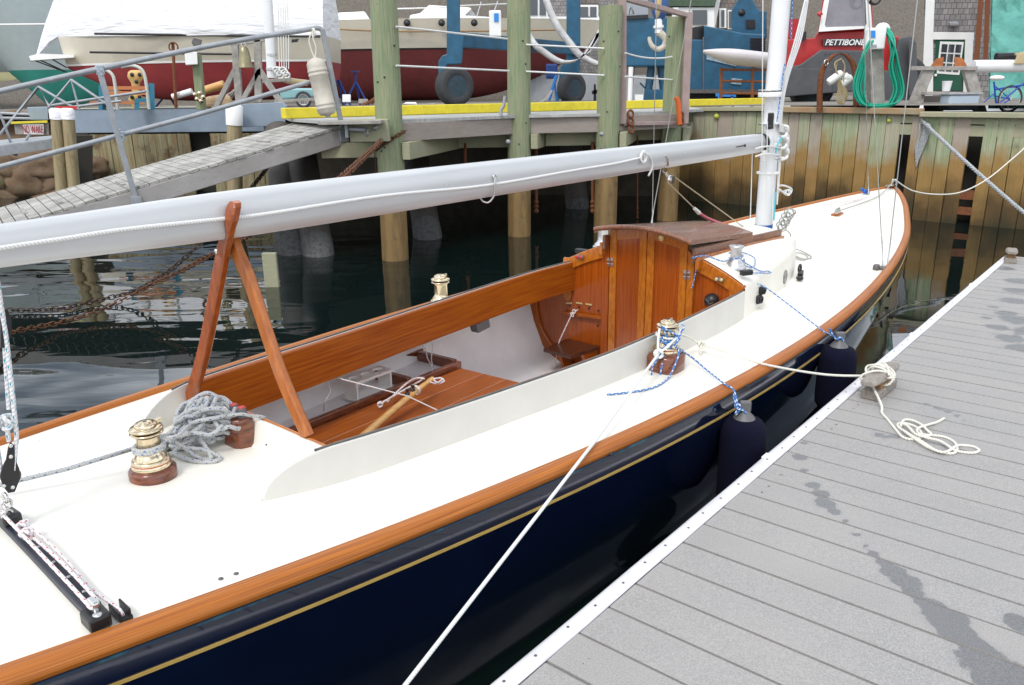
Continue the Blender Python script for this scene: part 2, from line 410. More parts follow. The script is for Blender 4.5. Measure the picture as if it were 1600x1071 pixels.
# aft bulkhead of the cockpit, with a thin varnished cap
mb = MB()
rows = []
for q in rng(-.392, .392, 12): rows.append([B(8.432, q, dz(8.42, q)+.074), B(8.422, q, dz(8.42, q)+.079), B(8.41, q, dz(8.42, q)+.076), B(8.405, q, .30), B(8.46, q*.96, .30), B(8.472, q*.96, dz(8.47, q)-.004), B(8.455, q*.975, dz(8.45, q)+.008)])
mb.grid(rows, smooth=False, wrap=True)
aft = mb.build('cockpit_ledge', M_deck, boat)
mb = MB()
mb.tube([B(8.409, q, dz(8.42, q)+.079) for q in rng(-.375, .375, 12)], .004, 6)
mb.build('varnished_cap', M_teakl, aft)
mb = MB()
for q in (-.10, -.105):
    pass
for px in ((417, 674), (417, 695)): mb.lathe(DK(*px, .03), [(.003, 0), (.003, .004)], 8, axis=AX)
mb.build('screw_heads', M_dkgrey, aft)
# seat platform: planks one by one
ZP = .452
mb = MB(); n = 7; w0, w1 = -.50, .54
for i in range(n):
    a_ = w0+(w1-w0)*i/n; b_ = w0+(w1-w0)*(i+1)/n-.006
    mb.box(B((6.86+8.40)/2, (a_+b_)/2, ZP-.012), (8.40-6.86, b_-a_, .024), AX, NX)
pf = mb.build('seat_platform', M_teak, boat, bev=.002, seg=1)
mb = MB()
mb.box(B(7.63, .02, ZP-.006), (1.52, 1.03, .006), AX, NX)
mb.box(B(6.853, .02, ZP-.06), (.012, 1.04, .10), AX, NX)
mb.build('plank_caulking', mat('pale_caulking', (.55, .36, .24), .6), pf)
mb = MB()
mb.bbox(B(7.62, -.525, ZP+.008), (1.56, .028, .045), .004, AX, NX)
mb.bbox(B(7.60, -.815, ZP+.012), (1.56, .03, .06), .004, AX, NX)
for s in (6.86, 7.20, 8.37): mb.bbox(B(s, -.67, ZP+.010), (.035, .26, .056), .004, AX, NX)
mb.build('locker_fiddle', M_mahog, boat)
mb = MB(); mb.box(B(7.61, -.67, ZP-.022), (1.5, .28, .02), AX, NX)
mb.box(B(7.60, -.90, ZP-.02), (1.5, .12, .02), AX, NX)
mb.build('locker_tray', mat('grey_tray', (.80, .81, .83), .45, var=.1, scale=8, grime=((.2, .15, .1), 20, .68, .4)), boat)
# cup holder on the tray
c0 = P(575, 596, ZP+.06); s_, t_ = loc(c0)
cup = MB()
for h in (.0, .085):
    o = B(s_, t_, ZP+.0+h); L_, W_ = .24, .10; pts = []
    for q in (0,):
        pts = [o+AX*(-L_/2)+NX*(-W_/2), o+AX*(L_/2)+NX*(-W_/2), o+AX*(L_/2)+NX*(W_/2), o+AX*(-L_/2)+NX*(W_/2)]
    # plate with round holes
    xs = [-L_/2, -.055, .055, L_/2]
    bm = bmesh.new()
    if h:
        holes = [(-.075, .033), (0, .033), (.075, .033)]
        step = 24
        for hx, hr in holes:
            inner = [bm.verts.new(o+AX*(hx+hr*math.cos(2*math.pi*k/step))+NX*(hr*math.sin(2*math.pi*k/step))) for k in range(step)]
            outer = []
            for k in range(step):
                c_, d_ = math.cos(2*math.pi*k/step), math.sin(2*math.pi*k/step); m_ = max(abs(c_)/.0375, abs(d_)/(W_/2)); outer.append(bm.verts.new(o+AX*(hx+c_/m_)+NX*(d_/m_)))
            for k in range(step): bm.faces.new((inner[k], inner[(k+1) % step], outer[(k+1) % step], outer[k]))
        bm.verts.index_update(); vs = [v.co.copy() for v in bm.verts]; fs = [[v.index for v in f.verts] for f in bm.faces]
        cup.add(vs, fs); cup.add([v+UP*.012 for v in vs], fs)
        for k in range(4): a_ = pts[k]; b_ = pts[(k+1) % 4]; cup.add([a_, b_, b_+UP*.012, a_+UP*.012], [(0, 1, 2, 3)])
        for hx, hr in holes:
            rr = [[o+AX*(hx+hr*math.cos(2*math.pi*k/step))+NX*(hr*math.sin(2*math.pi*k/step))+UP*zz for k in range(step)] for zz in (0, .012)]
            cup.grid(rr, wrap=True)
    else: cup.prism(pts, UP*.01)
    bm.free()
for q in (-.108, .108): cup.box(B(s_+q, t_, ZP+.047), (.010, .09, .078), AX, NX)
cup.build('cup_holder', M_white, boat)
# inner hull pockets / speaker under the far coaming
mb = MB()
X = P(660, 533, .575); mb.bbox(X, (.12, .02, .05), .004, AX, NX)
mb.build('pocket_frame', M_white, boat)
mb = MB(); mb.box(X+NX*.012, (.08, .006, .026), AX, NX); mb.build('pocket_opening', M_black, boat)
mb = MB(); X = P(742, 508, .62)
mb.prism([X+AX*.05+UP*.02, X-AX*.06+UP*.03, X-AX*.07-UP*.02, X+AX*.03-UP*.03], NX*.05); mb.build('compass_hood', M_grip, boat)
# tiller
tp = [P(541, 704, .465), P(562, 687, .475), P(610, 645, .50), P(650, 612, .53), P(676, 592, .545)]
mb = MB(); mb.tube(spline(tp, 6), [.022-.008*i/24 for i in range(25)], 10, sq=.8)
til = mb.build('tiller', M_maple, boat)
mb = MB()
for px in ((637, 617), (645, 611)): mb = MB(); mb.lathe(P(*px, .562), [(.011, 0), (.011, .008), (.005, .010), (.005, .018), (.009, .020), (.009, .026), (.002, .028)], 12); mb.build('extension_bracket', M_black, til)
mb = MB()
A_ = P(650, 610, .545)
for k in (-.004, .004): mb.ring(A_+AX*k, .021, .003, axis=(tp[3]-tp[4]), n=18, m=6)
mb.build('cord_lashing', R_white, til)
# ------------------------------------------------------------------ companionway bulkhead, all on the plane s = 5.73
def bt(t, z, off=0): return B(S0+off, t, z)
def cabz(s, t):
    e = dz(s, 0)+HEEL*0; w = tc(s); edge = interp(s, [4.13, 4.6, 5.1, 5.73], [.79, .795, .80, .805])+.02; cr = interp(s, [4.13, 5.0, 5.73], [.07, .13, .165])
    return edge+HEEL*t+cr*max(0, 1-(abs(t)/w)**2)
mb = MB()
left = [(-.565-.03, .80), (-.80, .64), (-.865, .55), (-.85, .42), (-.78, .28), (-.62, .14), (-.3, .06), (0, .05), (.3, .06), (.62, .14), (.78, .3), (.80, .46), (.57, .56), (.545, .60), (.545, .74)]
topc = [(t, cabz(S0, t)-.004) for t in (.56, .48, .4, .3, .2, .1, 0, -.1, -.2, -.3, -.4, -.48, -.575)]
mb.prism([bt(t, z) for t, z in left+topc], -AX*.02)
bk = mb.build('companionway_bulkhead', M_teakv, boat)
mb = MB()     # rounded golden frame boards following the cabin crown
def strip(tt, th, o0=.003, o1=.016, dz_=-.004):
    rows = []
    for t in tt: z = cabz(S0, t)+dz_; rows.append([bt(t, z, o0), bt(t, z, o1-.003), bt(t, z-.003, o1), bt(t, z-th, o1), bt(t, z-th, o0)])
    mb.grid(rows, smooth=False, wrap=True); mb.add(rows[0], [range(5)]); mb.add(rows[-1], [range(5)])
strip(rng(-.60, -.315, 10), .075)
mb.prism([bt(-.605, cabz(S0, -.6)-.01, .003), bt(-.555, cabz(S0, -.555)-.083, .003), bt(-.545, .60, .003), bt(-.555, .575, .003), bt(-.58, .565, .003), bt(-.605, .60, .003)], AX*.012)
mb.build('frame_board', M_teakl, bk); mb = MB(); strip(rng(.275, .555, 10), .075)
mb.prism([bt(.555, cabz(S0, .555)-.01, .003), bt(.555, .62, .003), bt(.47, .72, .003), bt(.48, .745, .003), bt(.475, .78, .003)], AX*.012)
mb.build('frame_board', M_teakl, bk)
mb = MB()     # curved frame against the hull side, left
cur = [(-.80, .63), (-.865, .55), (-.853, .42), (-.79, .28), (-.63, .14), (-.4, .07)]
cu = spline([bt(t, z, .02) for t, z in cur], 6)
rows = []
for i, p in enumerate(cu):
    d = (cu[min(i+1, len(cu)-1)]-cu[max(i-1, 0)]).normalized(); nn = d.cross(AX).normalized()
    if nn.dot(bt(0, .5)-p) < 0: nn = -nn
    rows.append([p-AX*.018, p, p+nn*.055, p+nn*.06-AX*.005, p+nn*.06-AX*.018])
mb.grid(rows, smooth=False, wrap=True)
mb.build('hull_frame', M_teak, bk)
for t0, t1, z1 in ((-.318, -.272, .985), (.232, .272, .955)):   # door posts with sloping heads
    mb = MB()
    l_ = t0 < 0
    mb.prism([bt(t0, .10, .003), bt(t1, .10, .003), bt(t1, z1+.03 if l_ else z1-.0, .003), bt((t0+t1)/2, z1+.02 if l_ else z1-.01, .003), bt(t0 if l_ else t1, z1-.04 if l_ else z1-.05, .003), ] if l_ else [bt(t0, .10, .003), bt(t1, .10, .003), bt(t1, z1-.05, .003), bt((t0+t1)/2, z1, .003), bt(t0, z1+.02, .003)], AX*.025)
    mb.build('door_post', M_teakl if not l_ else M_teakv, bk, bev=.002)
HZ = lambda t: 1.050+HEEL*t+.042*(1-(t/.30)**2)       # underside height of the hatch's aft edge
def door(t0, t1):
    w = .045; mb = MB(); tp0, tp1 = HZ(t0)-.02, HZ(t1)-.02
    mb.prism([bt(t0, .14, .004), bt(t0+w, .14, .004), bt(t0+w, tp0, .004), bt(t0, tp0, .004)], AX*.022)
    mb.prism([bt(t1-w, .14, .004), bt(t1, .14, .004), bt(t1, tp1, .004), bt(t1-w, tp1, .004)], AX*.022)
    mb.prism([bt(t0+w, tp0-.062, .004), bt(t1-w, tp1-.062, .004), bt(t1-w, tp1, .004), bt(t0+w, tp0, .004)], AX*.021)
    d = mb.build('companionway_door', M_teakl, bk, bev=.0025)
    mb = MB(); mb.prism([bt(t0+w, .14, .003), bt(t1-w, .14, .003), bt(t1-w, tp1-.06, .003), bt(t0+w, tp0-.06, .003)], AX*.009)
    mb.build('door_panel', M_teakv, bk)
    return d
door(-.268, -.026); door(-.022, .228)
def hinge(px):
    X = PS(*px, S0+.03); mb = MB()
    for q in (-1, 1):
        mb.bbox(X+NX*q*.013, (.014, .004, .05), .003, NX, AX); mb.bbox(X+NX*q*.012+UP*.012, (.02, .006, .010), .002, NX, AX); mb.bbox(X+NX*q*.012-UP*.012, (.02, .006, .010), .002, NX, AX)
    mb.tube([X-UP*.026+AX*.004, X+UP*.026+AX*.004], .004, 8); mb.build('hinge', M_chrome, bk)
hinge((953, 410)); hinge((1073, 430))
X = PS(1033, 372, S0+.03); mb = MB(); mb.lathe(X, [(.018, 0), (.017, .003), (.010, .006), (.002, .0065)], 18, axis=AX); 
mb.build('oval_badge', M_brassp, bk)
X = PS(1112, 470, S0+.02); mb = MB(); mb.ball(X, .042, 20); b_ = mb.build('instrument_cover', M_black, bk)
mb = MB(); mb.tube([X+AX*.036+NX*-.024+UP*.012, X+AX*.043-NX*.004+UP*.006, X+AX*.043+NX*.006-UP*.010, X+AX*.036+NX*.026+UP*.0], .0025, 6); mb.build('cover_seam', M_dkgrey, bk)
for px, red in (((906, 402), 1), ((1124, 437), 0)):
    X = PS(*px, S0+.028); mb = MB(); mb.bbox(X, (.055, .014, .022), .006, NX, AX); f_ = mb.build('fairlead_block', M_grip, bk)
    mb = MB()
    for q in (-.015, .013): mb.lathe(X+NX*q+AX*.006, [(.0095, 0), (.0095, .003), (.004, .004)], 12, axis=AX)
    mb.build('roller', M_red if red else M_brassp, bk)
for px, q in (((889, 474), .018), ((905, 474), 0), ((920, 476), 0)):
    X = PS(*px, S0+.006); mb = MB(); mb.bbox(X, (.046, .003, .010), .001, NX-UP*-q*6, AX); mb.build('brass_label', M_brassp, bk)
mb = MB()
for px in ((890, 478), (905, 480), (920, 482), (935, 486), (934, 509)): mb.lathe(PS(*px, S0+.004), [(.006, 0), (.006, .004)], 10, axis=AX)
mb.build('cleat_holes', M_black, bk)
mb = MB(); a_, b_ = PS(880, 489, S0+.02), PS(941, 497, S0+.02); mb.beam(a_, b_, .022, .02, r=.003)
mb.build('pin_rail', M_teak, bk)
mb = MB()     # step: thick dark top on two brackets
sx = [P(849, 545, .318), P(891, 556, .318), P(938, 541, .318), P(886, 529, .318)]
mb.prism(sx, -UP*.022); step = mb.build('companionway_step', mat('dark_step_wood', (.075, .022, .010), .3, scale=5, stretch=(2, 14, 3), rot=BR, col2=(.035, .012, .006), coat=.3), bk, bev=.003)
cn = sum(sx, Vector())/4; s_, t_ = loc(cn)
for q in (-.09, .09):
    mb = MB(); mb.prism([B(S0+.02, t_+q, .296), B(S0+.17, t_+q, .296), B(S0+.14, t_+q, .24), B(S0+.06, t_+q, .05), B(S0+.02, t_+q, .05)], NX*.02); mb.build('step_bracket', M_teak, bk)
# cabin trunk
mb = MB(); rows = []
sl = rng(4.15, S0, 22)
for s in sl:
    w = tc(s); r = [B(s, -w, dz(s, -w)-.012), B(s, -w+.003, cabz(s, -w)-.016), B(s, -w+.008, cabz(s, -w)-.004)]
    r += [B(s, w*q*.97, cabz(s, w*q*.97)) for q in [x/8 for x in range(-8, 9)]]
    r += [B(s, w-.008, cabz(s, w)-.004), B(s, w-.003, cabz(s, w)-.016), B(s, w, dz(s, w)-.012)]
    rows.append(r)
mb.grid(rows); n_ = len(rows[0])
fr = rows[0]; fr2 = [p-AX*.012-UP*.004 for p in fr]; mb.grid([fr, fr2]); mb.add(fr2, [list(range(n_))[::-1]])
trunk = mb.build('cabin_trunk', M_deck, boat, fix=False)
mb = MB(); sp, tpt = 4.62, None
X = PT(1216, 428, 0); X = DK(1216, 432, .06); s_, t_ = loc(X); X = B(s_, tc(s_)+.001, X.z)
nn = (NX*1+AX*-.12).normalized()
mb.lathe(X, [(.045, 0), (.045, .005), (.036, .007), (.002, .0075)], 24, axis=nn)
mb.build('portlight', mat('smoked_portlight', (.22, .22, .21), .25, var=.3, scale=30), trunk)
# hatch
mb = MB(); rows = []; rows2 = []
for s in rng(4.9, 5.875, 20):
    f_ = (s-4.9)/.975; zc = .955+.095*f_; cr = .034+.008*f_; w = .27+.03*f_
    rows.append([B(s, w*q, zc+HEEL*w*q+cr*(1-q*q)+.012) for q in [x/8 for x in range(-8, 9)]]); rows2.append([p-UP*.024 for p in rows[-1]])
mb.grid(rows); mb.grid(rows2)
for e in (0, -1): mb.add(rows[e]+rows2[e][::-1], [range(len(rows[e])*2)])
for c_ in (0, -1): 
    A1 = [r[c_] for r in rows]; A2 = [r[c_] for r in rows2]; mb.grid([A1, A2], smooth=False)
hatch = mb.build('sliding_hatch', M_hatch, boat)
mb = MB()
mb.tube([p+AX*.004-UP*.012 for p in rows[-1]], .014, 8); mb.build('hatch_lip', M_hatch, hatch)
for side in (-1, 1):
    for k, (w0_, w1_, a0_, a1_, d_) in enumerate(((.285, .255, .945, .86, .055), (.305, .275, .925, .835, .045))):
        mb = MB(); a_ = B(5.80, side*w0_, a0_+HEEL*side*w0_+.02-.02*k); b_ = B(4.34, side*w1_, a1_+HEEL*side*w1_-.012*k+.005)
        mb.beam(a_, b_, .02, d_+.03, r=.005); mb.build('hatch_runner', M_teakl if k else M_hatch, hatch)
mb = MB(); mb.beam(B(4.35, -.27, .85), B(4.35, .27, .83), .02, .045, r=.005); mb.build('forward_trim', M_teakl, hatch)
# stemhead and mooring fittings
mb = MB()
mb.prism([B(-.10, -.018, .775), B(-.10, .018, .775), B(.16, .04, .785), B(.16, -.04, .785)], UP*.008)
for q in (-.02, .02): mb.prism([B(-.12, q, .78), B(-.03, q, .78), B(-.04, q, .845), B(-.10, q, .845)], NX*.006)
mb.tube([B(-.07, -.022, .83), B(-.07, .028, .83)], .008, 8)
mb.build('stemhead_fitting', M_chrome, boat)
X = DK(1308, 336, 0); s_, t_ = loc(X); mb = MB(); mb.bbox(B(s_, t_, X.z+.008), (.17, .07, .018), .006, AX, NX); cl = mb.build('bow_cleat', M_rail, boat)
mb = MB(); mb.tube([B(s_-.085, t_, X.z+.05), B(s_-.05, t_, X.z+.056), B(s_+.05, t_, X.z+.056), B(s_+.085, t_, X.z+.05)], [.006, .010, .010, .006], 8)
for q in (-.03, .03): mb.lathe(B(s_+q, t_, X.z+.015), [(.016, 0), (.010, .02), (.010, .042)], 10)
mb.build('cleat_horns', M_chrome, cl)
X = DK(1249, 440, 0); Y = DK(1247, 412, .0)
mb = MB(); d_ = (DK(1256, 410, 0)-X).normalized()
mb.beam(X+UP*.010, X+d_*.26+UP*.010, .03, .008); mb.build('genoa_track', M_dkgrey, boat)
mb = MB(); mb.bbox(X+d_*.10+UP*.03, (.035, .10, .03), .006, d_.cross(UP), d_); mb.ring(X+d_*.16+UP*.05-NX*.01, .025, .007, axis=NX, n=18); mb.bbox(X+d_*.0+UP*.022, (.04, .03, .02), .005); mb.build('genoa_car', M_black, boat)
for px, h in (((1176, 452), .1), ((1185, 468), .06)):
    X = DK(px[0], px[1], h); s_, t_ = loc(X); X = B(s_, tc(s_)+.012, X.z); mb = MB(); mb.bbox(X, (.05, .022, .05), .008, AX, NX)
    mb.ring(X+NX*.014, .018, .005, axis=NX, n=16); f_ = mb.build('turning_block', M_black, boat)
# ------------------------------------------------------------------ winches
def winch(X, R, Htot, padR, padH, label=None, mt=M_bronze, oval=1.0, tall=1.0, pm=M_mahog):
    """drum winch on its wooden pad; X is the deck point"""
    mbp = MB(); o = X-UP*.012
    if oval == 1.0: mbp.lathe(o, [(padR, 0), (padR, .012+padH*.8), (padR-.006, .012+padH), (0.001, .012+padH)], 40)
    else:
        prof = []
        def rr(rx, ry, z, n=40, sq=3.0):
            out = []
            for k in range(n):
                q = 2*math.pi*k/n; c_, d_ = math.cos(q), math.sin(q)
                out.append(o+AX*(rx*math.copysign(abs(c_)**(2/sq), c_))+NX*(ry*math.copysign(abs(d_)**(2/sq), d_))+UP*z)
            return out
        rows = [rr(padR*oval, padR, 0), rr(padR*oval, padR, .012+padH*.85), rr(padR*oval-.008, padR-.008, .012+padH), rr(.001, .001, .012+padH)]
        mbp.grid(rows, wrap=True)
    w = mbp.build('winch', pm, boat)
    z0 = X+UP*padH; h = Htot-padH
    m2 = MB(); m2.lathe(z0, [(R*1.0, 0), (R*1.02, h*.02), (R*1.02, h*.09), (R*.98, h*.10), (R*.98, h*.115), (R*1.0, h*.12), (R*.99, h*.17), (R*.93, h*.19), (R*.86, h*.20)], 32); m2.build('winch_base', mt, w)
    m2 = MB(); m2.lathe(z0, [(R*.985, h*.100), (R*1.0, h*.104), (R*.985, h*.118)], 32, cap=False); m2.build('red_ring', M_red, w)
    m2 = MB(); m2.lathe(z0, [(R*.86, h*.19), (R*.84, h*.23), (R*.72, h*.29), (R*.62, h*.34), (R*.60, h*.40), (R*.60, h*.66), (R*.64, h*.69), (R*.72, h*.71), (R*.74, h*.72)], 32); m2.build('drum', mt, w)
    m2 = MB(); m2.lathe(z0, [(R*.62, h*.70), (R*.70, h*.715), (R*.84, h*.735), (R*.86, h*.75), (R*.70, h*.765)], 32)
    m2.lathe(z0, [(R*.70, h*.80), (R*.86, h*.815), (R*.87, h*.83), (R*.82, h*.86), (R*.55, h*.88)], 32); m2.build('self_tailer', mt, w)
    m2 = MB(); m2.lathe(z0, [(R*.64, h*.76), (R*.64, h*.81)], 24, cap=False); m2.build('stripper_ring', M_black, w)
    m2 = MB(); m2.lathe(z0, [(R*.58, h*.87), (R*.58, h*.93), (R*.50, h*.955), (R*.36, h*.965), (R*.34, h*.985), (R*.12, h*.985)], 28)
    q = .6; m2.prism([z0+UP*h*.88+Vector((math.cos(q+k)*R*r_, math.sin(q+k)*R*r_, 0)) for k, r_ in ((0, .55), (.35, .95), (.55, .93), (.5, .55))], UP*h*.07)
    m2.build('winch_cap', mt, w)
    m2 = MB(); m2.lathe(z0, [(R*.12, h*.9855), (R*.001, h*.987)], 8); m2.build('handle_socket', M_black, w)
    return w
XSW = DK(240, 744, 0); hs = on_top(XSW, 655)-XSW.z
winch(XSW, .054, .176, .066, .032)
XNW = DK(1040, 575, 0); 
winch(XNW, .056, .225, .072, .075, oval=1.25)
XFW = DK(690, 486, 0)
winch(XFW, .060, on_top(XFW, 428)-XFW.z, .068, .03)
print('stern winch height', hs, 'near', on_top(XNW, 495)-XNW.z, 'far', on_top(XFW, 428)-XFW.z, loc(XNW), loc(XSW))
def small_winch(X, R=.04, H=.12):
    m2 = MB(); m2.lathe(X-UP*.012, [(R*1.5, 0), (R*1.5, .02), (R*1.35, .026)], 28); w = m2.build('winch', M_alu, boat)
    m2 = MB(); m2.lathe(X, [(R*1.3, .012), (R*1.2, .025), (R*.9, .035), (R*.78, .05), (R*.76, H-.02), (R*.95, H-.012), (R*1.05, H-.006), (R*1.03, H), (R*.3, H+.002)], 28); m2.build('drum', M_alu, w)
    m2 = MB(); m2.lathe(X, [(R*.28, H+.0025), (R*.001, H+.003)], 8); m2.build('handle_socket', M_black, w)
XW2 = P(1149, 416, cabz(5.2, .38)+.0); s_, t_ = loc(XW2); XW2 = B(s_, t_, cabz(s_, t_)); small_winch(XW2)
XW3 = P(932, 388, .93); s_, t_ = loc(XW3); print('port cabin winch', s_, t_, cabz(s_, t_)); XW3 = B(5.50, -.47, cabz(5.50, -.47)); print('pw', pj(XW3)); small_winch(XW3, .042, .13)
X = B(5.66, -.52, cabz(5.66, -.52)); mb = MB(); mb.bbox(X+UP*.012, (.04, .09, .024), .005, AX, NX); mb.build('rope_clutch', M_black, boat)
X = XW2+NX*.10+AX*.09-UP*.015; mb = MB(); mb.bbox(X+UP*.01, (.07, .035, .03), .007, (AX-NX*.6).normalized(), (NX+AX*.6).normalized()); mb.build('cam_cleat', M_black, boat)
X = XW2+AX*.16-NX*.10+UP*.006; mb = MB(); mb.bbox(X+UP*.01, (.05, .03, .02), .006, AX, NX); mb.build('cam_cleat', M_black, boat)
# sheet block with two red-topped stops on a mahogany block
X = DK(377, 692, 0)
mb = MB(); rows = []
for z_, sc in ((-.01, 1.0), (.01, 1.0), (.085, .90), (.094, .82), (.095, .01)):
    rows.append([X+UP*z_+AX*(.042*sc*a_)+NX*(.052*sc*b_) for a_, b_ in ((-1, -.5), (-.7, -.85), (0, -1), (.7, -.85), (1, -.5), (1, .5), (.7, .85), (0, 1), (-.7, .85), (-1, .5))])
mb.grid(rows, smooth=False, wrap=True); blk = mb.build('switch_block', M_mahog, boat, bev=.004)
for q in (-.024, .018):
    mb = MB(); mb.lathe(X+NX*q+UP*.093-AX*.004, [(.018, 0), (.0175, .012), (.015, .014), (.015, .03), (.0135, .033)], 20); k_ = mb.build('switch_boot', M_grip, blk)
    mb = MB(); mb.lathe(X+NX*q+UP*.1255-AX*.004, [(.012, 0), (.0115, .003), (.008, .0035), (.0078, .0028), (.001, .0028)], 20); mb.build('red_button', M_red, blk)
# traveller across the afterdeck
def trv(t, h=0, s=9.2): return B(s, t, dz(s, t)+h)
M_slate = mat('slate_anodised', (.035, .038, .055), .4, metal=.3, var=.2, scale=30)
mb = MB(); a_, b_ = DK(-40, 770, .012), DK(140, 957, .012); mb.beam(a_, b_, .022, .022, r=.004)
tr = mb.build('traveller_track', M_slate, boat)
mb = MB(); c_, d_ = DK(48, 848, .008), DK(152, 948, .008); mb.beam(c_, d_, .020, .014, r=.003); mb.build('track_insert', M_slate, tr)
mb = MB()
for k in (.12, .37, .6, .82): mb.lathe(c_.lerp(d_, k)+UP*.006, [(.0055, 0), (.005, .002), (.001, .003)], 10)
mb.build('track_screws', M_chrome, tr)
dT = (b_-a_).normalized(); dS_ = dT.cross(UP).normalized()
mb = MB(); mb.bbox(DK(150, 966, .018), (.058, .046, .036), .007, dT, dS_); te = mb.build('track_end', M_black, tr)
mb = MB(); mb.bbox(DK(146, 945, .045), (.034, .016, .024), .004, dT, dS_); mb.lathe(DK(152, 961, .0355), [(.010, 0), (.009, .003), (.001, .004)], 14); mb.build('pulley', M_chrome, tr)
for q in (-.011, .011):
    X = DK(188, 957, .012)
    mb = MB(); mb.bbox(X+dS_*q+UP*.004, (.052, .005, .026), .002, dT, dS_); mb.build('cleat_cheek', M_black, tr)
mb = MB(); mb.bbox(DK(196, 965, .006), (.022, .026, .012), .003, dT, dS_); mb.build('cleat_base', M_black, tr)
mb = MB(); mb.bbox(trv(-.02, .028, 9.17), (.045, .07, .03), .008, AX, NX); mb.build('traveller_car', M_black, tr)
mb = MB(); rows = []      # highlight under the rail, put into colour as a patchy lighter blue strip
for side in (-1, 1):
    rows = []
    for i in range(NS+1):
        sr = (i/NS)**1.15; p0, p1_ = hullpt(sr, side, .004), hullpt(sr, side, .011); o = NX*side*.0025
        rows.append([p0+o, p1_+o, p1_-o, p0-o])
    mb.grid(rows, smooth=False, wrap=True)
mb.build('painted_sheer_highlight', mat('painted_blue_highlight', (.010, .030, .06), .4, scale=9, col2=(.02, .11, .15), lo=.54, hi=.66), hull)
mb = MB()
for px in ((345, 905), (369, 897)): mb.lathe(DK(*px, 0)-UP*.001, [(.0065, 0), (.006, .003), (.002, .0035)], 12)
for px in ((46, 694), (62, 689), (815, 603+40), (1097, 553), (1105, 556)): mb.lathe(DK(*px, 0)-UP*.001, [(.004, 0), (.001, .002)], 8)
mb.build('deck_screws', M_dkgrey, deck)
for px in ((955, 703), (1160, 597)):
    X = DK(*px, .0); s_, t_ = loc(X); mb = MB(); mb.lathe(B(s_, hb(s_)+.05, zf(s_)+HEEL*hb(s_)-.012), [(.013, 0), (.012, .003), (.006, .002)], 14, axis=NX+UP*.6); mb.build('rail_fairlead', M_black, boat)
# mast, boom, gooseneck, rigging
MS = 3.97
mb = MB(); rows = []
for z_ in (.655, 1.5, 3, 6, 9.6):
    rows.append([B(MS, 0, z_)+AX*(.076*math.cos(q))+NX*(.060*math.sin(q)) for q in [2*math.pi*k/28 for k in range(28)]])
mb.grid(rows, wrap=True); mast = mb.build('mast', M_mast, boat)
mb = MB(); rows = [[B(MS, 0, z_)+AX*(.079*math.cos(q))+NX*(.063*math.sin(q)) for q in [2*math.pi*k/28 for k in range(28)]] for z_ in (.80, .865)]
mb.grid(rows, wrap=True); mb.build('blue_mast_boot', M_blue, mast)
mb = MB()
for z_ in (1.43, 1.17+.06): mb.lathe(B(MS, 0, z_), [(.070, 0), (.080, .003), (.080, .017), (.070, .02)], 28)
mb.build('mast_collar', M_white, mast)
mb = MB()
for z_, a_ in ((1.47, .10), (1.40, .11)): mb.beam(B(MS+.07, .0, z_), B(MS+.20, .0, z_), .05, .012)
mb.tube([B(MS+.125, 0, 1.36), B(MS+.125, 0, 1.56)], .010, 8); mb.build('gooseneck', M_chrome, mast)
BS, BE = 4.17, 9.95
mb = MB(); rows = []
for i in range(41):
    s = BS+(BE-BS)*i/40; zc = interp(s, [4.17, 5.1, 7, 8.4, 9.1, 9.95], [1.462, 1.468, 1.4785, 1.482, 1.484, 1.486])
    hh = interp(s, [4.17, 5.1, 7, 8.4, 9.1, 9.95], [.066, .070, .0745, .0725, .052, .04]); hw = hh*.68
    ring = []
    for k in range(28):
        q = 2*math.pi*k/28; y = math.sin(q); x = math.cos(q)
        ring.append(B(s, hw*x*(1+.12*y*y*0), zc+hh*y*(1 if y < 0 else .96)))
    rows.append(ring)
mb.grid(rows, wrap=True); boom = mb.build('boom', M_boom, boat)
mb = MB()
mb.tube([B(BS+.01, 0, 1.462), B(BS-.02, 0, 1.462), B(BS-.05, 0, 1.462)], [.069, .066, .045], 24, sq=1); mb.build('boom_end_cap', M_black, boom)
for v in bpy.data.objects['boom_end_cap'].data.vertices: pass
mb = MB()     # luff slot line along the boom side: rope
M_marks = mat('black_lettering', (.02, .02, .022), .5)
mb = MB()
def bside(s, dzv, out=.0):     # point on the boom's starboard side
    zc = interp(s, [4.17, 5.1, 7, 8.4, 9.1, 9.95], [1.462, 1.468, 1.4785, 1.482, 1.484, 1.486]); hh = interp(s, [4.17, 5.1, 7, 8.4, 9.1, 9.95], [.066, .070, .0745, .0725, .052, .04])
    y = max(-.99, min(.99, dzv/hh)); return B(s, hh*.68*math.sqrt(1-y*y)+out, zc+dzv)
mb.prism([bside(4.56, .012, .001), bside(4.60, .006, .001), bside(4.575, -.006, .001), bside(4.545, -.004, .001)], NX*.0015)
mb.prism([bside(4.60, .006, .001), bside(4.72, .004, .001), bside(4.72, -.001, .001), bside(4.60, -.002, .001)][::-1], NX*.0015)
mb.build('maker_mark', M_marks, boom)
mb = MB()
for px in ((692, 290), (700, 289), (776, 276), (1039, 243), (1072, 239)): mb.ball(PT(*px, .047), .005, 8)
mb.build('rivets', M_chrome, boom)
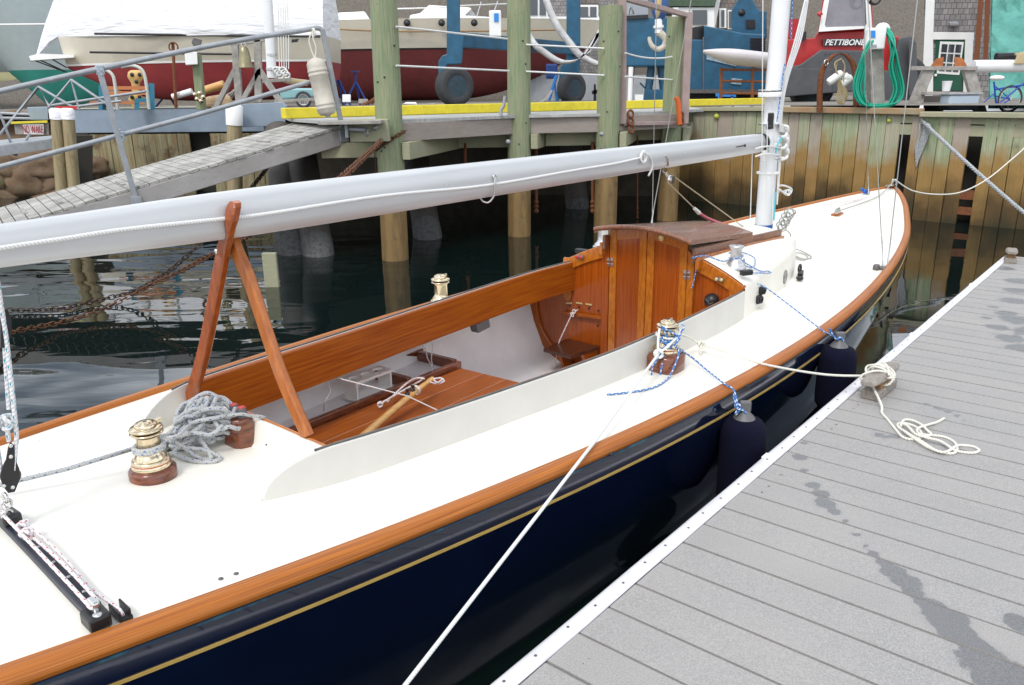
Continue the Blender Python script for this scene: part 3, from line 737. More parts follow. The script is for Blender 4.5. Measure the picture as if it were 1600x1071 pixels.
# reefing hook lines and vang bail
def wire_up(px0, h0, px1, depth_gain=0):
    a_ = DK(px0[0], px0[1], h0); return a_
def stay(a_, u1, v1, y1, r=.0035, name='shroud', mt=M_wire, ext=6.5):
    b_ = D(u1, v1, y1); d_ = (b_-a_); k = (9-a_.z)/max(d_.z, .1); e = a_+d_*min(k, ext); m2 = MB(); m2.tube([a_, e], r, 6); w = m2.build(name, mt, boat)
    m2 = MB(); dn = d_.normalized(); m2.tube([a_, a_+dn*.04, a_+dn*.045, a_+dn*.17, a_+dn*.175, a_+dn*.24], [.008, .008, .0055, .0055, .007, .004], 8); m2.build('turnbuckle', M_chrome, w)
CPs = DK(1380, 418, .012)
stay(CPs, 1356, 0, CPs.y+.12); stay(DK(1387, 414, .012), 1432, 12, CPs.y+.12, .004)
CPp = B(3.95, -.93, zf(3.95)-HEEL*.9+.02); print('port chainplate px', pj(CPp))
stay(CPp, 1026, 0, CPp.y-.25); stay(CPp+AX*.06, 1080, 0, CPp.y-.25, .004)
FS = DK(1357, 303, .02); stay(FS, 1352, 100, FS.y-.12, .003, 'forestay')
mb = MB()
mb.bbox(CPs-UP*.004, (.10, .05, .016), .004, AX, NX); mb.bbox(CPs+AX*.07+UP*.01-NX*.03, (.05, .04, .04), .010, AX, NX); mb.build('chainplate', M_dkgrey, boat)
# ------------------------------------------------------------------ setting materials
M_wood_gr = mat('weathered_grey_wood', (.36, .34, .31), .8, var=.35, scale=3, stretch=(3, 3, 3), bump=.4, bscale=30, detail=9, grime=((.12, .12, .09), 5, .62, .7))
M_pile = mat('green_treated_piling', (.16, .25, .13), .85, scale=6, stretch=(7, 7, .5), bump=.9, bscale=10, detail=12, col2=(.36, .34, .22), lo=.25, hi=.75, grime=((.10, .10, .06), 4, .60, .7))
M_pilew = mat('tide_stained_piling', (.30, .19, .07), .6, scale=3, stretch=(5, 5, .8), bump=.5, bscale=18, detail=9, col2=(.16, .10, .04), grime=((.05, .055, .03), 6, .58, .8))
M_beamg = mat('treated_beam', (.30, .32, .21), .8, scale=3, bump=.3, bscale=30, detail=8, col2=(.40, .36, .24), grime=((.10, .09, .06), 6, .64, .8))
M_steelg = mat('galvanised_grey', (.36, .38, .40), .5, metal=.3, var=.18, scale=10, grime=((.20, .13, .08), 9, .68, .5))
M_bluegr = mat('bluegrey_steel_paint', (.25, .31, .38), .5, var=.12, scale=5, grime=((.5, .5, .5), 8, .7, .3))
M_yel = mat('yellow_kerb_paint', (.72, .60, .03), .5, var=.15, scale=10, grime=((.3, .25, .08), 14, .66, .7))
M_rust = mat('rusty_iron', (.26, .085, .03), .85, scale=40, bump=.6, bscale=90, col2=(.12, .045, .02), detail=8)
M_rustd = mat('dark_wet_chain', (.055, .030, .020), .6, var=.5, scale=60, bump=.5, bscale=90)
M_rusto = mat('orange_chain', (.17, .07, .03), .85, scale=9, bump=.6, bscale=90, col2=(.10, .04, .018), detail=8)
M_conc = mat('steel_pipe_pile', (.075, .066, .058), .7, var=.3, scale=3, bump=.3, bscale=12, grime=((.22, .09, .04), 4, .58, .8))
M_decking = None
# ------------------------------------------------------------------ water
def water_mat():
    m = bpy.data.materials.new('harbour_water'); m.use_nodes = True; N = m.node_tree.nodes; Lk = m.node_tree.links; b = N['Principled BSDF']
    b.inputs['Base Color'].default_value = (.004, .0095, .0085, 1); b.inputs['Roughness'].default_value = .015; b.inputs['IOR'].default_value = 1.6; b.inputs['Specular IOR Level'].default_value = .5
    tc = N.new('ShaderNodeTexCoord'); geo = N.new('ShaderNodeNewGeometry')
    def nz(scale, st, rot, det, dist=0.0):
        mp = N.new('ShaderNodeMapping'); mp.inputs['Scale'].default_value = st; mp.inputs['Rotation'].default_value = (0, 0, rot); Lk.new(tc.outputs['Object'], mp.inputs['Vector'])
        n = N.new('ShaderNodeTexNoise'); n.inputs['Scale'].default_value = scale; n.inputs['Detail'].default_value = det; n.inputs['Distortion'].default_value = dist; Lk.new(mp.outputs[0], n.inputs['Vector']); return n.outputs[0]
    def M_(op, a, b_):
        q = N.new('ShaderNodeMath'); q.operation = op
        for i, x in enumerate((a, b_)):
            if isinstance(x, (int, float)): q.inputs[i].default_value = x
            else: Lk.new(x, q.inputs[i])
        return q.outputs[0]
    h = M_('ADD', M_('MULTIPLY', nz(.8, (1, 2.4, 1), .35, 1, .6), .45), M_('MULTIPLY', nz(3.4, (1, 2.8, 1), .25, 1, .5), .022))
    h = M_('ADD', h, M_('MULTIPLY', nz(13, (1, 2.4, 1), .2, 1), .0016))
    # calmer in the lee of the pier and the hull (to the right)
    sp = N.new('ShaderNodeSeparateXYZ'); Lk.new(tc.outputs['Object'], sp.inputs[0])
    mr = N.new('ShaderNodeMapRange'); mr.inputs[1].default_value = -2.2; mr.inputs[2].default_value = -.2; mr.inputs[3].default_value = 1; mr.inputs[4].default_value = .22; Lk.new(sp.outputs[0], mr.inputs[0])
    h = M_('MULTIPLY', h, mr.outputs[0])
    bp = N.new('ShaderNodeBump'); bp.inputs['Strength'].default_value = 1; bp.inputs['Distance'].default_value = .036; Lk.new(h, bp.inputs['Height']); Lk.new(bp.outputs[0], b.inputs['Normal'])
    return m
mb = MB(); mb.add([(-80, -30, 0), (40, -30, 0), (40, 40, 0), (-80, 40, 0)], [(0, 1, 2, 3)])
w_ = mb.build('water', water_mat()); w_.location = (0, 0, 0)
for v, c in zip(w_.data.vertices, [(-80, -30, 0), (40, -30, 0), (40, 40, 0), (-80, 40, 0)]): v.co = c
struct(w_)
# ------------------------------------------------------------------ yard ground, one sheet to the horizon
GZ = 1.585
front = [(-120, 26), (-14, 19.2), (-8.9, 17.15), (-5.7, 16.75), (3.1, 14.36), (5.80, 11.83), (12, 5.95), (40, -20)]
M_ground = mat('yard_ground', (.22, .20, .17), .95, var=.35, scale=.8, bump=.6, bscale=14, detail=9, grime=((.36, .34, .30), 1.3, .56, .7))
mb = MB(); rows = [[Vector((x, y, GZ)) for x, y in front], [Vector((x*1.6+2, 45, GZ)) for x, y in front], [Vector((x*6, 400, GZ)) for x, y in front]]
mb.grid(rows, smooth=False); struct(mb.build('ground', M_ground))
# hill with bare brush behind the yard
def brush_mat():
    m = mat('brushy_hillside', (.17, .15, .12), .95, scale=9, stretch=(1.2, 1.2, .7), bump=1, bscale=25, detail=12, col2=(.075, .062, .05), grime=((.27, .24, .20), 4, .60, .6)); return m
mb = MB(); rows = []
for i in range(0, 13):
    y = 34+i*3.5+ (2 if i else 0); h = [0, 2.2, 4.5, 6.6, 8.4, 10, 11.4, 12.6, 13.6, 14.5, 15.3, 16, 16.4][i]
    rows.append([Vector((x, y+2.2*noise.noise((x*.08, i*.3, 0)), GZ-.3+h*(1+.15*noise.noise((x*.05, y*.07, 2)))*(1 if x > -20 else max(.25, 1-(-20-x)*.02)))) for x in range(-90, 91, 3)])
mb.grid(rows); struct(mb.build('hillside', brush_mat(), fix=False))
# grassy bank at far left and boulders below it
mb = MB(); rows = []
for i in range(9):
    rows.append([Vector((x, 22+i*1.6, GZ+.02+i*.17+.10*noise.noise((x*.6, i, 3)))) for x in [-40+j*1.2 for j in range(19)]])
mb.grid(rows); struct(mb.build('grass_bank', mat('winter_grass', (.19, .20, .075), .95, scale=3, bump=.8, bscale=60, detail=10, col2=(.28, .24, .12)), fix=False))
M_rock = mat('harbour_rock', (.13, .075, .035), .85, scale=5, bump=.8, bscale=9, detail=9, col2=(.17, .12, .08), grime=((.13, .14, .05), 3, .56, .8))
mb = MB(); rows = []
for i in range(7):
    rows.append([Vector((x, 15.2+i*.55+(-.34*(x+9) if x < -9 else 0), -.4+i*.33+.12*noise.noise((x, i, 1)))) for x in [-30+j*.6 for j in range(37)]])
mb.grid(rows); struct(mb.build('shore', M_rock, fix=False))
def boulder(c, r, sc, seed):
    mb = MB(); mb.ball((0, 0, 0), 1, 30)
    for v in mb.v:
        n_ = v.normalized(); k = 1+.32*noise.noise(n_*1.4+Vector((seed*3.1, 0, 0)))+.16*noise.noise(n_*3.7+Vector((0, seed, 0)))+.07*noise.noise(n_*9+Vector((0, seed, 3)))
        v.x, v.y, v.z = c[0]+n_.x*r*sc[0]*k, c[1]+n_.y*r*sc[1]*k, c[2]+n_.z*r*sc[2]*k
    return mb.build('boulder', M_rock, weld=True)
bl = [((10, 300), .35, .55, 'large orange boulder at the left edge of the shore below the gangway'), ((45, 285), .25, .5, 'tan boulder half in the water under the grey gangway'), ((72, 262), .6, .42, 'small mossy boulder close beside the capped pilings'),
      ((20, 262), .8, .45, 'rounded brown boulder on the upper row of the shore'), ((48, 250), .9, .35, 'small flat boulder just under the no wake walkway'), ((88, 290), .1, .4, 'wet dark boulder at the waterline by the capped pilings'), ((-20, 275), .6, .6, 'big brown boulder cut by the left edge of view'), ((143, 262), .4, .3, 'yellowish boulder wedged between the pilings and the plank wall')]
for i, (px, z, r, lb) in enumerate(bl): tag(boulder(D(px[0], px[1], 16.4), r, (1.1, .8, .75), i+1), lb, 'boulder', 'boulders along the shore')
# ------------------------------------------------------------------ floating dock
DY = .696693; dd = Vector((math.sin(DY), math.cos(DY), 0)); dn = Vector((math.cos(DY), -math.sin(DY), 0)); DO = Vector((.076227, 1.709259, 0)); DZ = .428866
def dk(s, t, z=0): return Vector((DO.x, DO.y, DZ+z))+dd*s+dn*t
dock = thing('floating_dock', 'grey floating dock of composite planks with white edge trim', 'dock', dk(2, 1.5, -DZ))
wet = []   # (s, t, radius) of wet patches
def wp(u, v, r): X = P(u, v, DZ); d_ = X-DO; wet.append((d_.dot(dd), d_.dot(dn), r))
for a_ in [(1250, 715, .030), (1256, 735, .020), (1270, 758, .032), (1283, 772, .035), (1290, 787, .045), (1305, 800, .030), (1322, 815, .018), (1338, 835, .016), (1352, 855, .014), (1365, 866, .022), (1380, 880, .032), (1395, 893, .050), (1415, 910, .055), (1428, 925, .045), (1440, 940, .035), (1460, 950, .050), (1478, 968, .075), (1495, 985, .06), (1512, 1000, .055), (1530, 1015, .06), (1550, 1035, .085), (1570, 1055, .10), (1600, 1075, .10), (1535, 1060, .04), (1597, 978, .045), (1585, 968, .025), (1630, 1000, .05)]: wp(*a_)
for a_ in [(1448, 632, .022), (1465, 638, .028), (1480, 643, .026), (1495, 650, .020), (1505, 657, .012)]: wp(*a_)
for a_ in [(1582, 470, .10), (1572, 490, .08), (1590, 500, .12), (1560, 512, .07), (1580, 530, .10), (1600, 545, .1), (1552, 480, .05), (1595, 440, .12), (1540, 497, .04), (1592, 455, .1), (1570, 420, .1), (1545, 425, .05), (1620, 520, .15)]: wp(*a_)
for a_ in [(1375, 680, .035), (1395, 682, .03), (1240, 718, .010), (1232, 690, .02), (1255, 692, .02), (1222, 742, .010), (1312, 731, .010)]: wp(*a_)
def wetness(s, t):
    w = 0; q = .5*noise.noise((s*7, t*7, 3))+.35*noise.noise((s*22, t*22, 5))
    for a_, b_, r in wet:
        dx, dy = s-a_, t-b_
        if abs(dx) < r*3 and abs(dy) < r*3:
            d = math.hypot(dx, dy)/r; w = max(w, 1.0-.62*d+q*.40)
    return max(0, min(1, w))
mb = MB(); cols = []
PW = .1386; L0, L1, T1 = -22, 44, 4.2
ts = [0]; 
while ts[-1] < T1: ts.append(ts[-1]+(.02 if ts[-1] < 2.6 else .1))
for i in range(L0, L1+1):
    s0 = i*.145+.0032; s1 = s0+PW; fine = i >= -2
    hz = random.uniform(-.0008, .0012)
    tt = ts if fine else [0, 2, T1]
    ss_ = [s0]+[s0+PW*k/6 for k in range(1, 6)]+[s1] if fine else [s0, s1]
    rows = [[dk(s, t, hz-(.0022 if fine and (s == s0 or s == s1) else 0)) for t in tt] for s in (([s0, s0+.003]+ss_[1:-1]+[s1-.003, s1]) if fine else ss_)]
    mb.grid(rows, smooth=False)
    for s in (([s0, s0+.003]+ss_[1:-1]+[s1-.003, s1]) if fine else ss_):
        for t in tt: cols.append((wetness(s, t), (i*.618) % 1))
    for s in (s0, s1):
        mb.add([dk(s, 0, hz), dk(s, T1, hz), dk(s, T1, -.025), dk(s, 0, -.025)], [(0, 1, 2, 3)]); cols += [(0, (i*.618) % 1)]*4
    mb.add([dk(s0, 0, hz), dk(s1, 0, hz), dk(s1, 0, -.025), dk(s0, 0, -.025)], [(0, 1, 2, 3)]); cols += [(0, 0)]*4
def decking_mat():
    m = bpy.data.materials.new('composite_decking'); m.use_nodes = True; N = m.node_tree.nodes; Lk = m.node_tree.links; b = N['Principled BSDF']
    at = N.new('ShaderNodeAttribute'); at.attribute_name = 'wet'; sep = N.new('ShaderNodeSeparateColor'); Lk.new(at.outputs['Color'], sep.inputs[0])
    tc = N.new('ShaderNodeTexCoord'); n1 = N.new('ShaderNodeTexNoise'); n1.inputs['Scale'].default_value = 300; n1.inputs['Detail'].default_value = 3; Lk.new(tc.outputs['Object'], n1.inputs['Vector'])
    n2 = N.new('ShaderNodeTexNoise'); n2.inputs['Scale'].default_value = 3.5; n2.inputs['Detail'].default_value = 7; Lk.new(tc.outputs['Object'], n2.inputs['Vector'])
    mp = N.new('ShaderNodeMapping'); mp.inputs['Rotation'].default_value = (0, 0, DY); Lk.new(tc.outputs['Object'], mp.inputs['Vector']); mp2 = N.new('ShaderNodeMapping'); mp2.inputs['Scale'].default_value = (3, 130, 10); Lk.new(mp.outputs[0], mp2.inputs['Vector'])
    n3 = N.new('ShaderNodeTexNoise'); n3.inputs['Scale'].default_value = 1; n3.inputs['Detail'].default_value = 4; Lk.new(mp2.outputs[0], n3.inputs['Vector'])
    def mx(f, a, b_):
        q = N.new('ShaderNodeMix'); q.data_type = 'RGBA'
        for i, x in ((0, f), (6, a), (7, b_)):
            if isinstance(x, (int, float)): q.inputs[i].default_value = x
            elif isinstance(x, tuple): q.inputs[i].default_value = (*x, 1)
            else: Lk.new(x, q.inputs[i])
        return q.outputs[2]
    def ra(x, a, b_, c=0, d_=1):
        q = N.new('ShaderNodeMapRange'); Lk.new(x, q.inputs[0]); q.inputs[1].default_value = a; q.inputs[2].default_value = b_; q.inputs[3].default_value = c; q.inputs[4].default_value = d_; return q.outputs[0]
    c = mx(ra(n1.outputs[0], .38, .66), (.245, .236, .226), (.415, .402, .386))
    c = mx(ra(n2.outputs[0], .3, .7, 0, .35), c, (.43, .40, .365))
    c = mx(ra(n3.outputs[0], .3, .7, 0, .18), c, (.28, .28, .29))
    c = mx(ra(sep.outputs[1], 0, 1, 0, .18), c, (.34, .335, .33))
    ad = N.new('ShaderNodeMath'); ad.operation = 'MULTIPLY_ADD'; n4 = N.new('ShaderNodeTexNoise'); n4.inputs['Scale'].default_value = 45; n4.inputs['Detail'].default_value = 8; Lk.new(tc.outputs['Object'], n4.inputs['Vector']); Lk.new(n4.outputs[0], ad.inputs[0]); ad.inputs[1].default_value = .34; Lk.new(sep.outputs[0], ad.inputs[2])
    wf = ra(ad.outputs[0], .625, .70, 0, 1); wf2 = ra(sep.outputs[0], .22, .50, 0, .22)
    c = mx(wf2, c, (.22, .22, .225)); dkm = mx(ra(n1.outputs[0], .38, .66), (.125, .125, .127), (.205, .205, .207)); c = mx(wf, c, dkm); Lk.new(c, b.inputs['Base Color'])
    Lk.new(ra(wf, 0, 1, .78, .38), b.inputs['Roughness'])
    bp = N.new('ShaderNodeBump'); bp.inputs['Strength'].default_value = .35; bp.inputs['Distance'].default_value = .0015; Lk.new(n1.outputs[0], bp.inputs['Height'])
    bp2 = N.new('ShaderNodeBump'); bp2.inputs['Strength'].default_value = .35; bp2.inputs['Distance'].default_value = .002; Lk.new(n3.outputs[0], bp2.inputs['Height']); Lk.new(bp.outputs[0], bp2.inputs['Normal']); Lk.new(bp2.outputs[0], b.inputs['Normal'])
    return m
dkg = mb.build('decking', decking_mat(), dock, fix=False)
ca = dkg.data.color_attributes.new('wet', 'FLOAT_COLOR', 'POINT')
for i, c in enumerate(cols): ca.data[i].color = (c[0], c[1], 0, 1)
M_trim = mat('white_vinyl_edge', (.74, .73, .76), .45, var=.10, scale=6, bump=.1, bscale=30, grime=((.42, .40, .40), 12, .64, .7))
mb = MB(); rows = []
for i in range(0, 121):
    s = -3.2+(6.46+3.2)*i/120; wv = .0015*noise.noise((s*3, 0, 0))
    rows.append([dk(s, t+wv, z) for t, z in ((-.002, .0), (-.003, .006), (-.010, .008), (-.045, .007), (-.053, .003), (-.056, -.006), (-.056, -.14), (-.002, -.14))])
mb.grid(rows, smooth=True); mb.add(rows[-1], [range(8)]); mb.build('edge_trim', M_trim, dock, fix=False)
mb = MB()
for s in (-.85, 1.49, 3.6, 5.2): mb = MB(); mb.bbox(dk(s, -.0285, .0045), (.05, .0555, .0075), .001, dd, dn); mb.build('trim_joint', M_trim, dock)
mb = MB()
for k in range(60):
    s = -1.2+k*.133+random.uniform(-.01, .01); mb.lathe(dk(s, -.028+random.uniform(-.005, .005), .0075), [(.0045, 0), (.004, .0015), (.001, .0016)], 8)
mb.build('trim_screws', M_dkgrey, dock)
mb = MB()
for s in (.075, .05): mb.lathe(dk(s-.0+.0, .05+random.uniform(0, .03), .0002), [(.004, 0), (.001, .001)], 8)
for i in (8, 13, 15): 
    for q in (.04, .10): mb.lathe(dk(i*.145+q, .06, .0012), [(.004, 0), (.001, .001)], 8)
mb.build('plank_screws', M_black, dock)
mb = MB(); mb.box(dk(1.6, 2.1, -.10), (9.7, 4.18, .14), dd, dn); mb.box(dk(1.6, 2.1, -.34), (9.3, 3.9, .34), dd, dn)
mb.build('float_frame', mat('dock_float', (.09, .09, .095), .8, var=.3), dock)
mb = MB(); mb.bbox(dk(6.50, 2.1, -.05), (.05, 4.3, .12), .006, dd, dn); mb.build('end_board', M_wood_gr, dock)
M_cleatw = mat('weathered_cleat_wood', (.42, .38, .33), .8, scale=9, stretch=(6, 6, 6), bump=.6, bscale=40, detail=9, col2=(.25, .22, .19), grime=((.30, .14, .05), 12, .60, .9))
def wcleat(s, t, L, ang=0):
    d1 = (dd*math.cos(ang)+dn*math.sin(ang)); n1 = d1.cross(UP)*-1
    mb = MB(); o = dk(s, t, 0)
    mb.bbox(o+UP*.022, (L*.72, .085, .044), .008, d1, n1); c = mb.build('dock_cleat', M_cleatw, dock)
    mb = MB(); rows = []
    for k in range(11):
        x = -L/2+L*k/10; hw = .045*(1-.25*abs(x/L*2)**3); zt = .115-.012*abs(x/L*2)**2; zb = .072+.012*abs(x/L*2)
        rows.append([o+d1*x+n1*a_*hw+UP*z for a_, z in ((-1, zb+.01), (-.92, zt-.01), (-.7, zt), (.7, zt), (.92, zt-.01), (1, zb+.01), (.8, zb), (-.8, zb))])
    mb.grid(rows, smooth=False, wrap=True); mb.add(rows[0], [range(8)]); mb.add(rows[-1], [range(8)]); mb.build('cleat_bar', M_cleatw, c, bev=.004)
    mb = MB(); mb.bbox(o+UP*.058, (L*.42, .06, .04), .006, d1, n1); mb.build('cleat_block', mat('rust_stained_wood', (.34, .18, .08), .8, var=.4, scale=20), c)
    return o, d1, n1
CLT = wcleat(2.50, .085, .37, .03)
wcleat(6.28, .03, .20, -.2)
# ------------------------------------------------------------------ pilings
def piling(x, y, r, zt, lean, lb, zw=.9, hz=None):
    t = thing('piling', lb, 'piling', (x, y, -.3), 'timber pilings along the pier')
    for nm, z0, z1, m_ in (('tidal_zone', -.6, zw, M_pilew), ('upper_shaft', zw, zt, M_pile)):
        mb = MB(); rows = []
        k_ = 10
        for i in range(k_+1):
            z = z0+(z1-z0)*i/k_; rr = r*(1.03-.02*z)
            rows.append([Vector((x+lean[0]*z+rr*(1+.025*noise.noise((math.cos(q)*1.5+x, math.sin(q)*1.5, z*.8)))*math.cos(q), y+lean[1]*z+rr*(1+.025*noise.noise((math.cos(q)*1.5+x, math.sin(q)*1.5, z*.8)))*math.sin(q), z)) for q in [2*math.pi*j/28 for j in range(28)]])
        mb.grid(rows, wrap=True)
        if nm == 'upper_shaft':
            c_ = Vector((x+lean[0]*z1, y+lean[1]*z1, z1+.02)); mb.add(rows[-1]+[c_], [(j, (j+1) % 28, 28) for j in range(28)])
        else: mb.add(rows[0], [range(28)])
        mb.build(nm, m_, t)
        if nm == 'upper_shaft':
            mb = MB()
            for j in range(5):
                q = -math.pi/2+random.uniform(-1, 1); z = random.uniform(zw, min(zt, 2.6)); mb.lathe((x+lean[0]*z+r*math.cos(q), y+lean[1]*z+r*math.sin(q), z), [(.012, -.02), (.010, .008), (.001, .009)], 7, axis=(math.cos(q), math.sin(q), 0))
            mb.build('bolt_holes', M_black, t)
    return t
p1 = P(615, 409, 0); p2 = P(812, 371, 0); p3 = P(947, 366, 0); p4 = P(1045, 346, 0)
piling(p1.x, p1.y+.15, .150, 4.2, (.012, 0), 'tall thick green-brown piling left of centre with a chain around it')
piling(p2.x, p2.y+.15, .150, 4.4, (.008, 0), 'tall green piling in the middle carrying a white power box')
t3 = piling(p3.x, p3.y+.15, .150, 2.86, (.008, 0), 'shorter flat-topped green piling left of the pink steel frame')
piling(p4.x, p4.y+.15, .145, 2.80, (.01, 0), 'short dark green piling inside the pink steel frame')
# ------------------------------------------------------------------ pier
pier = thing('pier', 'timber pier with grey deck boards and heavy beams on pilings', 'pier', (0, 12, 0))
PZ = 1.56
pts = [Vector((-2.05, 9.25, PZ)), Vector((-1.35, 9.15, PZ)), Vector((.12, 10.62, PZ)), Vector((1.30, 10.80, PZ)), Vector((2.40, 11.95, PZ)), Vector((2.95, 12.6, PZ)), Vector((3.15, 14.5, PZ)), Vector((-4.6, 16.7, PZ)), Vector((-3.45, 12.6, PZ)), Vector((-2.75, 10.5, PZ))]
mb = MB(); mb.prism(pts, -UP*.035); mb.build('deck_boards', mat('pier_deck_boards', (.42, .42, .40), .8, scale=4, stretch=(1, 9, 1), var=.3, bump=.3, bscale=20), pier)
mb = MB()
fr_ = [(p1.x+.05, p1.y+.14), (p2.x-.02, p2.y+.14), (p3.x, p3.y+.14), (2.55, 11.95)]
for (x0, y0), (x1, y1) in zip(fr_, fr_[1:]): mb.beam((x0, y0, PZ-.135), (x1, y1, PZ-.135), .06, .20, r=.006)
mb.build('edge_beam', mat('edge_beam_wood', (.29, .25, .21), .8, scale=3, stretch=(2, 2, 9), bump=.4, bscale=22, col2=(.36, .31, .28), detail=8), pier)
mb = MB()
for (x, y), e in (((p1.x, p1.y+.15), 1), ((p2.x, p2.y+.15), 1), ((p3.x, p3.y+.15), 1), ((p4.x, p4.y+.15), 1)):
    mb.beam((x-.80, y+.20, PZ-.33), (x+.26, y+.24, PZ-.33), .07, .17, r=.006)
    mb.beam((x+.20, y-.10, PZ-.33), (x+1.0, y+3.2, PZ-.33), .09, .19, r=.006)
mb.build('split_cap', M_beamg, pier)
mb = MB(); X = D(578, 204, 8.95); mb.bbox(X, (.42, .12, .235), .008); mb.build('corner_block', M_beamg, pier)
mb = MB(); a_, b_ = D(505, 192, 8.9), D(600, 190, 8.9); mb.beam(a_, b_, .5, .03); mb.build('landing_board', M_wood_gr, pier)
mb = MB()
a_ = D(545, 202, 8.84); mb.tube([a_, a_+Vector((.17, 0, -.01))], .025, 10); mb.tube([a_+Vector((.17, 0, -.01)), a_+Vector((.22, 0, -.01))], .014, 8); mb.ring(a_+Vector((.19, -.02, -.04)), .035, .008, axis=(1, .6, 0), n=16); mb.bbox(a_-Vector((.02, 0, .02)), (.03, .09, .14), .005)
mb.build('hinge_pin', M_steelg, pier)
for px, y in (((586, 200), 8.87), ((789+5, 222), 10.2), ((1195-255, 210), 10.6)): mb = MB(); mb.lathe(D(*px, y), [(.03, 0), (.028, .01), (.012, .014), (.010, .03)], 12, axis=(0, -1, 0)); mb.build('bolt_head', M_steelg, pier)
# underside girders
mb = MB()
for k in range(4): mb.beam((-3.2+k*1.7, 12.6, PZ-.18), (-2.4+k*1.7, 15.6, PZ-.18), .2, .28)
mb.build('joists', M_wood_gr, pier)
# yellow kerb across the pier and yard edge
mb = MB(); kp = [D(443, 187, 10.4), D(620, 180, 11.4), D(800, 176, 12.4), D(1060, 172.5, 14.3), D(1195, 171, 15.2)]
for a_, b_ in zip(kp, kp[1:]):
    a_ = Vector((a_.x, a_.y, PZ+.001)); b_ = Vector((b_.x, b_.y, PZ+.001)); mb.beam(a_+UP*.066, b_+UP*.066, .14, .13, r=.012)
tag(mb.build('yellow_kerb', M_yel), 'long bright yellow timber kerb along the back of the pier', 'kerb')
# batter pipe piles under the pier
for i, (tp, bt_, r, lb) in enumerate([((440, 240), (455, 385), .20, 'rusty leaning steel pipe pile farthest left under the pier'), ((473, 250), (496, 388), .19, 'grey leaning pipe pile next to the rusty one under the pier'), ((650, 250), (667, 362), .19, 'grey pipe pile under the pier between the two tall pilings'), ((893, 240), (902, 320), .19, 'pale pipe pile in the dark right of the middle piling')]):
    yb = [10.6, 10.3, 11.6, 13.0][i]; a_ = D(tp[0], tp[1], yb+.5); b_ = P(bt_[0], bt_[1], .05)
    d_ = (b_-a_).normalized(); t_ = thing('pipe_pile', lb, 'pipe pile', b_, 'leaning pipe piles under the pier')
    k_ = (1.36-b_.z)/(a_.z-b_.z); a_ = b_+(a_-b_)*k_
    mb = MB(); mb.tube([a_, b_+d_*.5], r, 24); mb.build('shaft', M_conc, t_)
    mb = MB(); mb.tube([b_-d_*.10, b_+d_*.4], r*1.03, 24); mb.build('growth_collar', mat('barnacle_band', (.10, .10, .10), .8, var=.5, scale=20, bump=.8, bscale=40), t_)
mb = MB(); X = P(423, 440, 0)
mb.bbox(P(424, 430, .12), (.14, .05, .45), .006); tag(mb.build('timber_fender', M_beamg), 'short green timber block hanging at the water under the pier', 'timber block')
# hanging steel rods under pier
for i, (u, v0, v1, y, lb) in enumerate([(727, 224, 300, 10.9, 'rusty rod hanging under the pier left of the middle piling'), (838, 218, 330, 11.2, 'rusty rod hanging just right of the middle piling'), (926, 222, 330, 11.0, 'rusty rod hanging just left of the flat-topped piling'), (996, 212, 340, 12.0, 'thin dark rod hanging inside the pink frame')]):
    mb = MB(); mb.tube([D(u, v0, y), D(u, v1, y)], .022 if i < 3 else .01, 8)
    for k in range(3): q = D(u, v1-14+k*7, y); mb.ball(q, .035 if i < 3 else .018, 8)
    tag(mb.build('hanging_rod', M_rust), lb, 'rod', 'rods hanging under the pier')
# ------------------------------------------------------------------ plank bulkhead walls
def sheet_mat(name, c1, c2):
    """treated planks: green above, brown tide stain below a wavy high-water line (object z)"""
    m = mat(name, c1, .78, scale=5, stretch=(5, 5, .3), bump=.7, bscale=10, detail=12, col2=c2, lo=.38, hi=.62, grime=((.09, .08, .05), 3, .60, .6))
    N = m.node_tree.nodes; Lk = m.node_tree.links; b = N['Principled BSDF']; src = b.inputs['Base Color'].links[0].from_socket
    at = N.new('ShaderNodeAttribute'); at.attribute_name = 'board'; geo = N.new('ShaderNodeNewGeometry'); sp = N.new('ShaderNodeSeparateXYZ'); Lk.new(geo.outputs['Position'], sp.inputs[0])
    sc = N.new('ShaderNodeSeparateColor'); Lk.new(at.outputs['Color'], sc.inputs[0])
    nz = N.new('ShaderNodeTexNoise'); nz.inputs['Scale'].default_value = 2.6; nz.inputs['Detail'].default_value = 7; Lk.new(geo.outputs['Position'], nz.inputs['Vector'])
    def M_(op, a, b_):
        q = N.new('ShaderNodeMath'); q.operation = op
        for i, x in enumerate((a, b_)):
            if isinstance(x, (int, float)): q.inputs[i].default_value = x
            else: Lk.new(x, q.inputs[i])
        return q.outputs[0]
    z = M_('ADD', M_('ADD', sp.outputs[2], M_('MULTIPLY', nz.outputs[0], .8)), M_('MULTIPLY', sc.outputs[0], .32))
    def mx(f, a, b_):
        q = N.new('ShaderNodeMix'); q.data_type = 'RGBA'; Lk.new(f, q.inputs[0]); Lk.new(a, q.inputs[6]); q.inputs[7].default_value = (*b_, 1); return q.outputs[2]
    def ra(x, a, b_, c=0, d_=1):
        q = N.new('ShaderNodeMapRange'); Lk.new(x, q.inputs[0]); q.inputs[1].default_value = a; q.inputs[2].default_value = b_; q.inputs[3].default_value = c; q.inputs[4].default_value = d_; return q.outputs[0]
    c = mx(ra(sc.outputs[1], .45, .9, 0, .75), src, (.42, .33, .29))
    c = mx(ra(z, 1.64, 1.36, 0, .92), c, (.33, .185, .045))
    c = mx(ra(z, 1.20, .84, 0, .93), c, (.085, .05, .016))
    c = mx(ra(z, .82, .60, 0, .8), c, (.035, .032, .012))
    Lk.new(c, b.inputs['Base Color']); return m
M_sheet = sheet_mat('bulkhead_planks', (.27, .35, .20), (.45, .43, .29))
